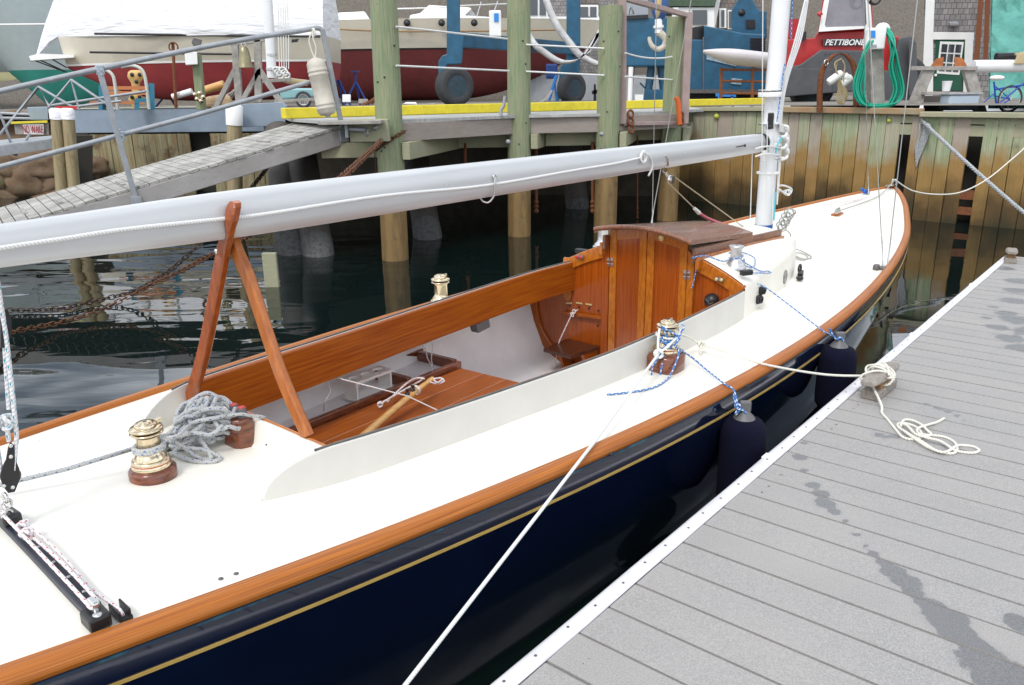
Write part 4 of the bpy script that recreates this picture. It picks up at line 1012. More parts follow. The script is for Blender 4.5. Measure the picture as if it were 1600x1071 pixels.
WA = P(1417, 343, 0); WB = P(1600, 359, 0); wd = (WB-WA); wd.z = 0; wd.normalize(); wn = Vector((wd.y, -wd.x, 0))
if wn.y > 0: wn = -wn
def wall_pt(s, z, off=0): return Vector((WA.x, WA.y, 0))+wd*s+wn*off+UP*z
def plank_wall(name, boards, pt, mt, parent=None):
    """boards: (s0, s1, ztop, zbot, off, thick)"""
    mb = MB(); cols = []
    for s0, s1, zt, zb, off in boards:
        g = .004; c = (random.random(), random.random()); n0 = len(mb.v)
        rows = []
        for k in range(9):
            z = zt+(zb-zt)*k/8; w = .003*noise.noise((s0*5, z*2, 0))
            rows.append([pt(s0+g+w, z, off-.04), pt(s0+g+w, z, off), pt(s0+g+w+.004, z, off+.004), pt(s1-g+w-.004, z, off+.004), pt(s1-g+w, z, off), pt(s1-g+w, z, off-.04)])
        mb.grid(rows, smooth=False); mb.add(rows[0], [range(6)])
        cols += [c]*(len(mb.v)-n0)
    o = mb.build(name, mt, parent, fix=False)
    ca = o.data.color_attributes.new('board', 'FLOAT_COLOR', 'POINT')
    for i, c in enumerate(cols): ca.data[i].color = (c[0], c[1], 0, 1)
    return o
wallR = thing('plank_bulkhead', 'weathered green and brown vertical plank wall rising from the water behind the bow', 'wall', wall_pt(-.5, -.3))
bs = [-3.9, -3.65, -3.4, -3.16, -2.88, -2.65, -2.47, -2.28, -2.1, -1.93, -1.76, -1.58, -1.39, -1.22, -1.02, -.84, -.66, -.45, -.25]
boards = [(a_, b_, 1.49, -.5, random.uniform(-.008, .008)) for a_, b_ in zip(bs, bs[1:])]
bs = [-.10, .06, .26, .45, .65]; boards += [(a_, b_, 1.47-.01*i, -.5, random.uniform(-.008, .008)) for i, (a_, b_) in enumerate(zip(bs, bs[1:]))]
bs = [.82, .99, 1.18, 1.38, 1.56, 1.75, 1.95, 2.13, 2.3, 2.5, 2.7, 2.9, 3.1, 3.3, 3.5, 3.75, 4.0]; boards += [(a_, b_, 1.43, -.5, random.uniform(-.008, .008)) for a_, b_ in zip(bs, bs[1:])]
plank_wall('planks', boards, wall_pt, M_sheet, wallR)
mb = MB(); mb.beam(wall_pt(-3.9, 1.535, .0), wall_pt(-2.3, 1.54, .0), .16, .07, r=.008); mb.build('cap_beam', M_beamg, wallR)
mb = MB(); mb.beam(wall_pt(-2.3, 1.535, .01), wall_pt(.02, 1.505, .01), .18, .085, r=.01); mb.build('cap_beam', mat('rust_stained_cap', (.36, .19, .09), .8, scale=4, bump=.3, bscale=20, col2=(.34, .29, .18), detail=8), wallR)
mb = MB(); mb.beam(wall_pt(.02, 1.47, .02), wall_pt(4, 1.445, .02), .2, .07, r=.01); mb.beam(wall_pt(-.3, 1.40, -.05), wall_pt(4, 1.37, -.05), .1, .10); mb.beam(wall_pt(-.3, 1.26, -.05), wall_pt(4, 1.24, -.05), .1, .14)
mb.build('cap_beam', M_beamg, wallR)
mb = MB(); mb.beam(wall_pt(.6, .40, -.05), wall_pt(.9, .40, -.05), .1, .12); mb.beam(wall_pt(.6, .18, -.05), wall_pt(.9, .18, -.05), .1, .10); mb.build('lower_waler', M_rust, wallR)
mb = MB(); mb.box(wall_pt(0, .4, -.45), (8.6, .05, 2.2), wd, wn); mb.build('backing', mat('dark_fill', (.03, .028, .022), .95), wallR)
mb = MB(); mb.ball(wall_pt(-3.17, 1.42, .03), .045, 10); mb.build('tennis_bumper', mat('lime_ball', (.5, .55, .08), .7), wallR)
mb = MB(); mb.ball(wall_pt(-.41, 1.38, .02), .03, 10); mb.build('tennis_bumper', MATS['lime_ball'], wallR)
# left wall under the steel beam
LA, LB = Vector((-8.5, 16.75, 0)), Vector((-4.6, 16.2, 0)); ld = (LB-LA).normalized(); ln = Vector((ld.y, -ld.x, 0))
def lwall(s, z, off=0): return LA+ld*s+ln*off+UP*z
wl = thing('plank_bulkhead', 'lower plank wall under the blue-grey steel beam beyond the gangway', 'wall', lwall(2, -.3))
boards = []; s = .0
while s < 3.9:
    w = random.uniform(.20, .26)
    if not (2.15 < s < 2.38): boards.append((s, s+w, 1.16, -.4, random.uniform(-.01, .01)))
    s += w
M_sheet2 = mat('tan_planks', (.24, .165, .08), .8, scale=4, stretch=(5, 5, .3), bump=.6, bscale=10, detail=12, col2=(.30, .29, .17), lo=.38, hi=.62, grime=((.10, .05, .02), 2, .50, .8))
plank_wall('planks', boards, lwall, M_sheet2, wl)
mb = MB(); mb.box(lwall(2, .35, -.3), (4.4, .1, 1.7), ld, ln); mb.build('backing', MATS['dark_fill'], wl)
sb = thing('steel_beam', 'long blue-grey painted steel beam on top of the left plank wall', 'beam', lwall(1, 1.2))
mb = MB(); mb.bbox(lwall(1.72, 1.42, -.05), (4.05, .12, .46), .01, ld, ln); mb.build('beam_web', M_bluegr, sb)
mb = MB(); mb.bbox(lwall(1.72, 1.665, -.08), (4.05, .22, .02), .004, ld, ln); mb.build('beam_flange', mat('pale_flange', (.5, .5, .38), .6), sb)
X = D(405, 181, 11.6)
mb = MB(); mb.prism([D(366, 171, 11.6), D(366, 200, 11.6), D(446, 196, 11.6), D(446, 166, 11.6), D(440, 160, 11.6), D(375, 163, 11.6)], (0, .10, 0)); tag(mb.build('bulkhead_plate', M_bluegr, None, bev=.006), 'grey steel plate with rounded corner beside the yellow kerb', 'steel plate')
# dark bank under the pier
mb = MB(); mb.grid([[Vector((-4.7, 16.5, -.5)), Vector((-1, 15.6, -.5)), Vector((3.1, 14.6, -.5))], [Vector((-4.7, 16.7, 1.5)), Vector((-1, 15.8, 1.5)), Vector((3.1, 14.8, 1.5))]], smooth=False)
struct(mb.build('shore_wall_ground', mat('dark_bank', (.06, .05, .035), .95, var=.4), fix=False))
# ------------------------------------------------------------------ gangway
E1 = P(530, 197, 1.50); E0 = P(0, 355, .70); gd = E1-E0; gl = Vector((gd.x, gd.y, 0)).length; gh = Vector((gd.x, gd.y, 0)).normalized(); gp = Vector((-gh.y, gh.x, 0)); gu = gp.cross(gd.normalized())*-1
if gu.z < 0: gu = -gu
def gw(u, v, off=0):    # pixel on the vertical plane of the gangway's near side
    d_ = ray(u, v); k = (E0-EYE).dot(gp)/d_.dot(gp); return EYE+d_*k-gp*off
G0 = E0-gd*.28
gang = thing('gangway', 'sloping grey timber gangway with pipe railings leading down from the pier', 'gangway', E0)
mb = MB(); n_ = 44; W_ = 1.5
for i in range(n_):
    a_ = G0.lerp(E1, (i+.04)/n_); b_ = G0.lerp(E1, (i+.95)/n_); j = random.uniform(-.012, .012)
    mb.prism([a_-gp*(.03+j), b_-gp*(.03+j), b_+gp*W_, a_+gp*W_], gu*-.028)
mb.build('treads', mat('silvered_planks', (.42, .405, .37), .85, var=.45, scale=5, bump=.8, bscale=40, detail=9, grime=((.20, .20, .15), 8, .60, .8)), gang)
M_stringer = mat('grey_stringer', (.40, .38, .37), .75, scale=2, bump=.35, bscale=14, detail=9, col2=(.31, .29, .27))
for q in (.0, W_-.05): mb = MB(); mb.beam(G0-gu*.12+gp*q, E1-gu*.12+gp*q, .06, .18, up=gu, r=.008); mb.build('stringer', M_stringer, gang)
mb = MB()
for px in ((38, 333), (88, 316), (180, 286), (466-45, 208), (480, 190)):
    c_ = P(px[0], px[1], E0.z+(E1.z-E0.z)*0+.0)
    # cleat strips on the treads
    f_ = max(0, min(1, (px[0])/530)); base = E0.lerp(E1, f_)+gp*.55+gu*.008; mb.bbox(base, (.035, .42, .018), .004, gd.normalized(), gp)
mb.build('tread_cleats', M_wood_gr, gang)
def pipe(mb_, pts, r=.024): mb_.tube(pts, r, 10)
mb = MB(); pipe(mb, spline([gw(-260, 205), gw(0, 143), gw(155, 108), gw(300, 77.5), gw(400, 59), gw(470, 48.5), gw(494, 44), gw(503, 47)], 5), .027); mb.build('top_rail', M_steelg, gang)
mb = MB(); pipe(mb, [gw(-260, 322), gw(0, 261), gw(185, 212), gw(300, 182), gw(400, 153), gw(489, 127)], .024); mb.build('mid_rail', M_steelg, gang)
for a_, b_ in (((155, 112), (214, 322)), ((502, 46), (536, 216))):
    mb = MB(); p0, p1_ = gw(*a_, .03), gw(*b_, .035); mb.beam(p0, p1_, .05, .04, up=gp, r=.005); po = mb.build('rail_post', M_steelg, gang)
    mb = MB(); mb.bbox(p1_-gu*-.03-gp*.01, (.10, .03, .14), .004, gh, gp); mb.build('post_bracket', M_steelg, po)
    if a_[0] < 300:
        mb = MB()
        for px in ((156, 110), (188, 213)): mb.bbox(gw(*px, .0), (.07, .07, .09), .01, gh, gp)
        for px in ((157, 110), (158, 118), (186, 203), (189, 212), (191, 220)): mb.lathe(gw(*px, .05), [(.010, 0), (.008, .01), (.001, .012)], 8, axis=-gp)
        mb.build('pipe_fitting', mat('galvanised_clamp', (.42, .47, .53), .45, metal=.4, var=.2, scale=30), po)
# white cylinder fender hung on the rail end
X = gw(500, 135, .10); xt = gw(487, 52, .05); ft = thing('hanging_fender', 'scuffed off-white cylindrical fender hanging from the gangway rail end', 'fender', X)
ya = X.y; top = D(492, 92, ya); bot = D(512, 180, ya); ax_ = (bot-top); Lf = ax_.length
rF = Lf*.175
mb = MB(); pr = [(.2, -.02), (.45, .0), (.8, .03), (.97, .08), (1, .14), (1, .19), (1.05, .2), (1.05, .22), (1, .23), (1, .26), (1.05, .27), (1.05, .29), (1, .30), (.98, .78), (1.03, .79), (1.03, .81), (.98, .82), (.98, .85), (1.03, .86), (1.03, .88), (.98, .89), (.96, .94), (.75, .99), (.3, 1.01), (.2, 1.05)]
mb.lathe(top, [(r*rF, h*Lf) for r, h in pr], 28, axis=ax_); mb.build('fender_body', mat('scuffed_vinyl', (.62, .58, .50), .6, scale=6, bump=.25, bscale=20, detail=9, col2=(.46, .42, .36), grime=((.30, .22, .15), 9, .64, .6)), ft)
mb = MB(); mb.tube(spline([xt+UP*.03, D(489, 60, ya), D(494, 75, ya), top-UP*.0], 5), .008, 6); mb.tube(spline([xt+UP*.02, D(483, 62, ya), D(487, 80, ya), top], 5), .008, 6); mb.ring(xt+UP*.0, .04, .010, axis=gh, n=16); mb.build('fender_line', R_cream, ft)
# ------------------------------------------------------------------ boom crutch
def cp(u, v, off=0): return PS(u, v, 8.42+off)
cr = thing('boom_crutch', 'varnished wooden scissor crutch holding up the boom over the cockpit', 'boom crutch', B(8.42, -.08, .75))
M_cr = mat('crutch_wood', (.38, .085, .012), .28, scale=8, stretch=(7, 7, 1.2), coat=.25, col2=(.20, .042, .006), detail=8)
def leg(pts, w, off, th=.028, mt=None):
    pts = spline(pts, 5); rows = []
    for i, p in enumerate(pts):
        d_ = (pts[min(i+1, len(pts)-1)]-pts[max(i-1, 0)]).normalized(); sd = d_.cross(AX).normalized(); ww = w(i/(len(pts)-1))/2
        rows.append([p+sd*a_*ww+AX*(off+b_*th/2) for a_, b_ in ((-1, -.6), (-.8, -1), (.8, -1), (1, -.6), (1, .6), (.8, 1), (-.8, 1), (-1, .6))])
    mb = MB(); mb.grid(rows, smooth=False, wrap=True); mb.add(rows[0], [range(8)]); mb.add(rows[-1], [range(8)]); mb.build('leg', mt or M_cr, cr, bev=.002)
fa, fb = cp(298, 655), cp(478, 719)
fa.z = dz(8.42, -.40)+.0; fb.z = dz(8.42, .21)+.08
def wa(t): return .044 if t < .6 else (.044-.018*(t-.6)/.2 if t < .8 else (.026+.022*(t-.8)/.12 if t < .92 else .048*math.sqrt(max(.02, 1-((t-.92)/.08)**2))))
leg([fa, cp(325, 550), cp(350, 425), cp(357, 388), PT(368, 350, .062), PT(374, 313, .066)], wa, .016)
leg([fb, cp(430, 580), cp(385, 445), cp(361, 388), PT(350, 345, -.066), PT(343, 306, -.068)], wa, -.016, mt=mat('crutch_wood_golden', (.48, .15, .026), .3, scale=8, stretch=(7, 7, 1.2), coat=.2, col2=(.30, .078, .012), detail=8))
mb = MB(); mb.lathe(cp(350, 391)+AX*.028, [(.008, 0), (.008, .002), (.003, .004)], 14, axis=AX); mb.build('pivot_bolt', M_chrome, cr)
# ------------------------------------------------------------------ ropes
def rope(name, pts, r, mt, label=None, cat='rope', k=8, n=8, parent=None, group=None, mb=None):
    m2 = mb or MB(); m2.tube(spline(pts, k) if k else pts, r, n)
    if mb: return None
    o = m2.build(name, mt, parent, fix=False)
    if label: tag(o, label, cat, group)
    return o
def knot(mb_, c, R, r, seed=1, turns=3):
    rd = random.Random(seed); pts = []
    for k in range(turns*7+1):
        q = 2*math.pi*k/7; pts.append(c+Vector((R*math.cos(q)*(.8+.3*rd.random()), R*math.sin(q*1.5+.4)*.8, R*math.sin(q)*(.8+.3*rd.random()))))
    mb_.tube(spline(pts, 4), r, 7)
# heap of grey sheet on the afterdeck
rd = random.Random(11)
hc = DK(322, 700, 0); hs_, ht_ = loc(hc)
ux = (DK(380, 690, 0)-DK(262, 700, 0)).normalized(); uy = UP.cross(ux).normalized()   # ux to the right in the picture, uy away
def heap(x, y, z): q = hc+ux*x+uy*y; s, t = loc(q); return Vector((q.x, q.y, dz(s, t)+z))
mb = MB(); rr = .0070
pts = []
a_ = 0
for k in range(230):
    a_ += rd.uniform(.55, 1.25); rad = rd.uniform(.25, 1.0); L_ = k/230
    cx = .045*math.sin(k*.21)-.02+.03*rd.uniform(-1, 1); x = cx+.095*rad*math.cos(a_); y = .035+.055*rad*math.sin(a_)
    env = .165*max(0, 1-((x-.02)/.15)**2-((y-.04)/.13)**2)
    if x < -.05: env *= .6
    z = .006+env*(.15+.85*L_)*rd.uniform(.6, 1.0); pts.append(heap(x, y, max(.006, z)))
mb.tube(spline(pts, 6), rr, 8)
for k in range(9):      # bigger loose loops lying over the heap
    cx, cy, R1, R2, h0, rot = [(.03, .04, .075, .05, .125, .3), (-.01, .05, .07, .05, .13, 1.2), (.05, .06, .05, .06, .12, 2), (-.04, .0, .05, .04, .09, .5), (.0, -.02, .06, .035, .075, 2.4), (.07, .02, .04, .05, .085, .1), (-.075, -.0, .05, .03, .045, .8), (.02, .02, .06, .05, .105, 2.9), (-.03, .05, .05, .05, .12, 1.7)][k]
    lp = []
    for j in range(9):
        q = 2*math.pi*j/9+rot; x = cx+R1*math.cos(q)*rd.uniform(.85, 1.1); y = cy+R2*math.sin(q)*rd.uniform(.85, 1.1)-.015; z = 1.2*h0*max(.15, 1-((x-.02)/.16)**2)+rd.uniform(-.006, .016)-.25*abs(y-cy) ; lp.append(heap(x, y-.012, max(.006, z)))
    mb.tube(spline(lp, 6, closed=True), rr, 8, closed=True)
for q in ([(-.10, -.03, .03), (-.05, -.07, .035), (.0, -.085, .03), (.045, -.10, .008), (.03, -.125, .006), (-.02, -.115, .006), (-.06, -.09, .012), (-.09, -.06, .02)], [(-.13, .01, .035), (-.08, -.05, .05), (-.02, -.09, .01), (.02, -.11, .008), (.01, -.08, .03), (-.01, -.04, .06), (.02, .0, .09)]):
    mb.tube(spline([heap(*p) for p in q], 6), rr, 8)
# two turns on the stern winch and the lead off to the left
zw_ = XSW.z+.030+.142*.36
wr_ = [XSW+Vector((.040*math.cos(q), .040*math.sin(q), zw_-XSW.z+.0085*(q-2)/(2*math.pi)+.004)) for q in [2+.25*k for k in range(52)]]
lead = [DK(-60, 772, .035), DK(0, 758, .04), DK(105, 733, .055)]
mb.tube(spline(lead, 4)+wr_[2:], rr, 8)
mb.tube(spline([wr_[-1], wr_[-1]+Vector((.035, .02, .0)), heap(-.09, -.01, .06), heap(-.03, -.02, .07), heap(.05, 0, .06)], 6), rr, 8)
tb = XSW+UP*.105
mb.tube(spline([XSW+Vector((.045, .01, .118)), XSW+Vector((.075, .03, .115)), heap(-.02, -.03, .10), DK(368, 648, .115), DK(392, 650, .10), DK(415, 655, .075), B(8.36, -.10, .72)], 6), rr*.8, 8)
tag(mb.build('rope_heap', R_grey, None, fix=False), 'tangled heap of grey rope with blue flecks, led around the stern winch', 'rope')
# near winch: blue rope turns
zd = XNW.z+.075
mb = MB(); rb = .0042
turns = [XNW+Vector((.040*math.cos(q), .040*math.sin(q), .075+.050+.0058*(q)/(2*math.pi))) for q in [.2*k for k in range(150)]]
mb.tube(turns, rb, 7)
def nw(u, v, h): return DK(u, v, h)
def vw(u, v, y): return D(u, v, y)
yf = XNW.y-.075
for q in ([(1033, 510), (1050, 520), (1062, 530), (1040, 538), (1034, 526)], [(1035, 512), (1045, 530), (1058, 535), (1045, 545), (1038, 552)], [(1060, 524), (1048, 534), (1036, 545), (1033, 553), (1042, 545)]):
    mb.tube(spline([vw(a_, b_, yf+.03) for a_, b_ in q], 5), rb, 7)
mb.tube(spline([vw(1066, 507, yf+.07), vw(1069, 512, yf+.03), vw(1064, 520, yf+.03), vw(1058, 535, yf+.0), vw(1053, 541, yf-.0)], 5), rb, 7)
mb.tube(spline([vw(1036, 550, yf+.0), vw(1028, 560, yf-.02), vw(1019, 575, yf-.02), vw(1018, 586, yf-.03), vw(1024, 592, yf-.03), vw(1031, 587, yf-.02), vw(1034, 572, yf-.01), vw(1037, 555, yf+.0)], 6), rb, 7)
mb.tube(spline([vw(1060, 545, yf+.02), vw(1060, 556, yf+.0), vw(1055, 570, yf-.02), DK(1045, 590, .008), DK(1030, 602, .005), DK(1010, 609, .005), DK(985, 613, .005), DK(965, 615.5, .005), DK(949, 617, .005)], 6), rb, 7)
# down to the first fender
FN1 = DK(1127, 601, .02); s_, t_ = loc(FN1); e1 = B(s_, hb(s_)+.055, zf(s_)+HEEL*hb(s_)+.012)
Y1 = e1.y-.06
k1 = D(1152, 640, Y1)
mb.tube(spline([vw(1056, 543, yf+.0), DK(1080, 558, .045), DK(1105, 579, .02), e1-NX*.03+UP*.012, e1+NX*.008-UP*.005, k1+UP*.02, k1], 6), rb, 7)
mb.tube(spline([e1+NX*.01-UP*.02, k1+UP*.012+Vector((-.006, 0, 0)), k1+UP*.0, D(1149, 648, Y1), D(1158, 640, Y1), D(1165, 646, Y1)], 5), rb*1.2, 7)
knot(mb, D(1153, 636, Y1), .010, rb, 5, 2)
tag(mb.build('fender_rope', R_blue, None, fix=False), 'blue and white rope wound on the near brass winch and tied to the larger fender', 'rope', 'blue and white ropes')
def fender(px, ytop, ybot, Y, wpx, lb):
    a_ = D(px, ytop, Y); b_ = D(px+2, ybot, Y); b_ = Vector((a_.x, a_.y, b_.z)); dist = (a_-EYE).length; R = wpx/2*dist/F
    t = thing('hull_fender', lb, 'fender', b_, 'navy fenders between the hull and the dock'); H_ = a_.z-b_.z
    mb = MB(); mb.lathe(b_, [(R*.2, 0), (R*.75, R*.1), (R*.97, R*.45), (R, R*.8), (R, H_-R*.75), (R*.96, H_-R*.4), (R*.8, H_-R*.12), (R*.45, H_-.0), (R*.2, H_)], 30)
    mb.build('fender_cover', mat('navy_fleece' if 'navy_fleece' not in MATS else 'navy_fleece2', (.0028, .0034, .016), .95, spec=.2, bump=.3, bscale=300, var=.2, scale=30), t)
    mb = MB(); mb.lathe(a_-UP*.004, [(R*.50, 0), (R*.42, .012), (R*.25, R*.30), (R*.2, R*.42)], 20); mb.bbox(a_+UP*R*.55, (R*.5, R*.28, R*.5), .006); mb.build('fender_eye', M_grip, t)
    return a_
fender(1163, 653, 800, Y1+.02, 67, 'larger navy fleece fender hanging beside the near winch between hull and dock')
mb = MB()
# second fender with its long blue line from the cabin-top winch
F2 = DK(1296, 519, .02); s_, t_ = loc(F2); e2 = B(s_, hb(s_)+.055, zf(s_)+HEEL*hb(s_)+.012); Y2 = e2.y-.06
wtop = XW2
mb.tube(spline([wtop+Vector((.045, .0, .045)), DK(1170, 436, .17), DK(1200, 452, .135), e2-NX*.02+UP*.012, e2+NX*.01, D(1303, 527, Y2), D(1306, 531, Y2)], 6), .0036, 7)
mb.tube(spline([D(1296, 514, Y2), D(1302, 525, Y2), D(1308, 531, Y2), D(1312, 527, Y2), D(1318, 533, Y2)], 4), .0055, 7)
mb.tube([wtop+Vector((.038*math.cos(q), .038*math.sin(q), .035+.0018*k)) for k, q in enumerate([.4*j for j in range(24)])], .0036, 7)
cab = lambda s, t, h=0: B(s, t, cabz(s, t)+h)
ws, wt = loc(XW2)
mb.tube(spline([wtop+Vector((-.038, 0, .04)), cab(ws+.10, wt-.04, .02), cab(ws+.19, wt-.10, .03), cab(ws+.27, wt-.14, .012), B(5.76, .30, .93), B(5.77, .29, .86), B(5.765, .275, .79), B(5.77, .27, .765)], 6), .0036, 7)
mb.tube(spline([wtop+Vector((.03, .02, .02)), cab(ws-.10, wt+.06, .02), cab(ws-.24, wt+.02, .03), cab(ws-.30, wt-.06, .01), cab(ws-.20, wt-.08, .02), cab(ws-.08, wt+.0, .03), cab(ws-.16, wt+.08, .01), cab(ws-.24, wt+.10, .01), cab(ws-.20, wt+.13, .01), cab(ws-.05, wt+.08, .01)], 6), .0036, 7)
tag(mb.build('fender_rope', R_blue, None, fix=False), 'blue and white rope coiled at the cabin-top winch and led to the far fender', 'rope', 'blue and white ropes')
fender(1311, 541, 640, Y2+.02, 53, 'smaller navy fleece fender nearer the bow with its top strap')
# white spring line: loop round the winch, bowline, then down to the dock
mb = MB(); r1 = .0055
kn = vw(1029, 553, yf-.01)
mb.tube(spline([kn, vw(1028, 540, yf+.0), vw(1030, 518, yf+.03), vw(1033, 514, yf+.06), vw(1045, 508, yf+.14), vw(1062, 516, yf+.07), vw(1060, 525, yf+.04), vw(1045, 540, yf+.0), kn], 6), r1, 7)
knot(mb, kn, .016, r1, 3, 3)
endp = P(520, 1216, DZ+.10)
A0 = kn; _r = DK(934, 690, .05); s_, t_ = loc(_r); RP = PT(927, 693, hb(s_)+.03)
s_, t_ = loc(RP); RP.z = max(RP.z, zf(s_)+HEEL*t_+.03); path = [A0.lerp(RP, k/12) for k in range(12)]+[RP.lerp(endp, k/30) for k in range(31)]
mb.tube(path, r1, 8)
tag(mb.build('spring_line', R_white, None, fix=False), 'white line running from the near winch down across the hull towards the viewer', 'mooring line', 'white mooring lines')
# breast line to the dock cleat, turns and tail coiled on the planks
mb = MB(); r2 = .0055
co, cd, cn_ = CLT
mb.tube([XNW+Vector((.046*math.cos(q), .046*math.sin(q), .075+.082-.0012*k)) for k, q in enumerate([-3.6+.3*j for j in range(16)])], r2, 7)
k2 = DK(1096, 538, .05)
cz_ = co+UP*.075
pp = [vw(1060, 521, yf+.05), DK(1078, 528, .09), k2, DK(1150, 556, .05), DK(1205, 573, .035)]
rl = DK(1207, 573, .02); s_, t_ = loc(rl); rl = B(s_, hb(s_)+.05, zf(s_)+HEEL*hb(s_)+.02)
mb.tube(spline([pp[0], pp[1], k2, DK(1150, 555, .045), rl, rl.lerp(cz_, .5)-UP*.015, cz_+UP*.01-cd*.03+dn*-.03], 6), r2, 8)
knot(mb, k2, .014, r2, 8, 2); mb.tube(spline([k2, k2+Vector((-.008, -.02, -.02)), k2+Vector((-.006, -.02, -.045))], 3), r2, 7)
def cl_(a_, b_, z): return co+cd*a_+cn_*b_+UP*z
wr = []
for k in range(3):
    o = -.035+.026*k
    wr += [cl_(o, -.055, .10), cl_(o+.01, -.02, .125), cl_(o+.02, .03, .126), cl_(o+.03, .058, .10), cl_(o+.02, .052, .062), cl_(o+.0, .0, .050), cl_(o+.0, -.05, .062)]
mb.tube(spline([cl_(-.06, -.05, .10)]+wr, 6), r2, 8)
mb.tube(spline([cl_(.0, -.055, .10), cl_(-.06, .0, .125), cl_(-.09, .055, .10), cl_(-.09, .05, .065), cl_(-.03, .02, .055), cl_(.06, .05, .066), cl_(.10, .055, .10), cl_(.06, .01, .128), cl_(-.01, -.03, .132), cl_(-.05, -.05, .11)], 6), r2, 8)
g = lambda u, v, h=.0055: P(u, v, DZ+h)
mb.tube(spline([cl_(.02, -.03, .125), cl_(.0, .03, .132), cl_(-.015, .065, .10), g(1376, 630, .03), g(1378, 645, .006), g(1388, 657), g(1400, 672), g(1410, 683), g(1425, 687), g(1437, 685), g(1440, 678), g(1432, 668), g(1415, 662), g(1404, 662), g(1404, 668), g(1418, 677), g(1440, 690), g(1462, 704), g(1485, 709), g(1495, 704), g(1492, 692), g(1475, 683), g(1450, 680), g(1436, 678, .012), g(1434, 670, .014), g(1450, 664, .012), g(1464, 660), g(1475, 654)], 7), r2, 8)
mb.tube(spline([g(1407, 667, .012), g(1412, 657, .012), g(1425, 657, .012), g(1440, 664, .012), g(1448, 672, .014), g(1455, 680, .014), g(1440, 682, .014)], 7), r2, 8)
mb.tube(spline([g(1410, 672, .014), g(1425, 683, .014), g(1450, 699, .012), g(1475, 707, .012), g(1493, 698, .014), g(1500, 696), g(1520, 698), g(1530, 704), g(1520, 708), g(1500, 706), g(1488, 702, .014)], 7), r2, 8)
mb.tube(spline([g(1488, 702, .014), g(1470, 690, .016), g(1448, 684, .018), g(1430, 678, .018), g(1418, 666, .018), g(1408, 662, .012)], 7), r2, 8)
tag(mb.build('breast_line', R_cream, None, fix=False), 'cream line belayed on the nearer wooden dock cleat with its tail coiled on the planks', 'mooring line', 'white mooring lines')
# outhaul along the boom
mb = MB(); pts = []
for u, v in ((-60, 400), (0, 388), (100, 373), (200, 358), (360, 345-4), (420, 334), (600, 306), (760, 290), (900, 266), (960, 256), (1000, 247)):
    X = PT(u, v, .052); pts.append(X)
mb.tube(spline(pts, 5), .0055, 8); X = pts[-1]; 
mb.ring(X+Vector((.02, 0, .005)), .030, .0055, axis=NX, n=20); mb.ring(X+Vector((.014, 0, .0)), .022, .0055, axis=NX+UP*.3, n=18)
mb.tube(spline([X+Vector((.02, -.01, .03)), PT(1017, 248, .06), PT(1019, 262, .055), PT(1013, 275, .05)], 5), .0055, 8)
tag(mb.build('outhaul', R_white, None, fix=False), 'white line stretched along the side of the grey boom ending in a looped knot', 'rope')
# hook hanging under the middle of the boom
mb = MB(); h0 = [PT(773, 277, .06), PT(773, 290, .062), PT(772, 305, .055), PT(764, 316, .04), PT(755, 315, .02), PT(749, 307, .0)]
mb.tube(spline(h0, 6), .004, 8); mb.ring(h0[0], .008, .003, axis=NX, n=14); mb.build('boom_hook', M_chrome, boom)
# vang
mb = MB(); b0 = PT(1040, 243, .05)
mb.tube(spline([b0, PT(1044, 250, .055), PT(1044, 258, .04), PT(1038, 263, .02), PT(1036, 268, 0), PT(1041, 272, 0)], 5), .004, 7); mb.build('vang_bail', M_chrome, boom)
vg = thing('boom_vang', 'boom vang tackle with red-flecked rope tail near the mast', 'vang', PT(1050, 300, 0))
mb = MB(); X = PT(1049, 281, 0); mb.lathe(X-NX*.012, [(.024, 0), (.026, .004), (.026, .020), (.024, .024)], 18, axis=NX); mb.ring(PT(1042, 273, 0), .012, .004, axis=NX, n=12); mb.build('vang_block', M_chrome, vg)
mb = MB(); mb.tube([PT(1054, 277, 0), PT(1166, 358, 0)], .0038, 7); mb.tube([PT(1043, 285, 0), PT(1087, 328, 0)], .0038, 7); mb.build('vang_fall', R_tan, vg, fix=False)
mb = MB(); mb.tube([PT(1085, 326, 0), PT(1092, 333, 0)], [.010, .014], 10); mb.build('eye_splice', R_white, vg, fix=False)
mb = MB(); mb.tube(spline([PT(1091, 332, 0), PT(1105, 341, 0), PT(1125, 349, .0), PT(1155, 358, 0), PT(1175, 363, 0)], 6), .010, 8); mb.build('red_tail', R_red, vg, fix=False)
# mainsheet tackle at the left
ms = thing('mainsheet', 'mainsheet tackle of teal-flecked rope and black blocks at the far left', 'mainsheet', PT(12, 800, 0))
def m0(u, v, t=0): return PT(u, v, t)
mb = MB(); mb.tube([m0(-10, 430), m0(6, 520), m0(14, 640)], .0055, 8); mb.tube([m0(-4, 440, .015), m0(10, 530, .015), m0(18, 600, .015), m0(26, 680, .01), m0(22, 735, .01)], .0055, 8); mb.tube([m0(-14, 600), m0(-4, 700), m0(2, 740)], .0055, 8)
knot(mb, m0(10, 660), .016, .0055, 9, 3); mb.tube([m0(10, 660), m0(14, 690)], .0055, 8); mb.build('sheet_rope', R_main, ms, fix=False)
mb = MB()
for q in (-.010, .010):
    mb.prism([m0(u, v, q) for u, v in ((12, 700), (16, 690), (21, 696), (22, 715), (29, 732), (30, 748), (26, 758), (22, 768), (12, 770), (4, 760), (-1, 745), (3, 730), (9, 718))], NX*.005)
mb.build('block_cheek', M_black, ms)
mb = MB(); mb.lathe(m0(14, 742, -.009), [(.022, 0), (.014, .006), (.014, .012), (.022, .018)], 20, axis=NX); mb.build('sheave', M_dkgrey, ms)
mb = MB()
for px in ((17, 697), (17, 714), (6, 760), (20, 762)): mb.lathe(m0(*px, .0155), [(.005, 0), (.001, .002)], 8, axis=NX)
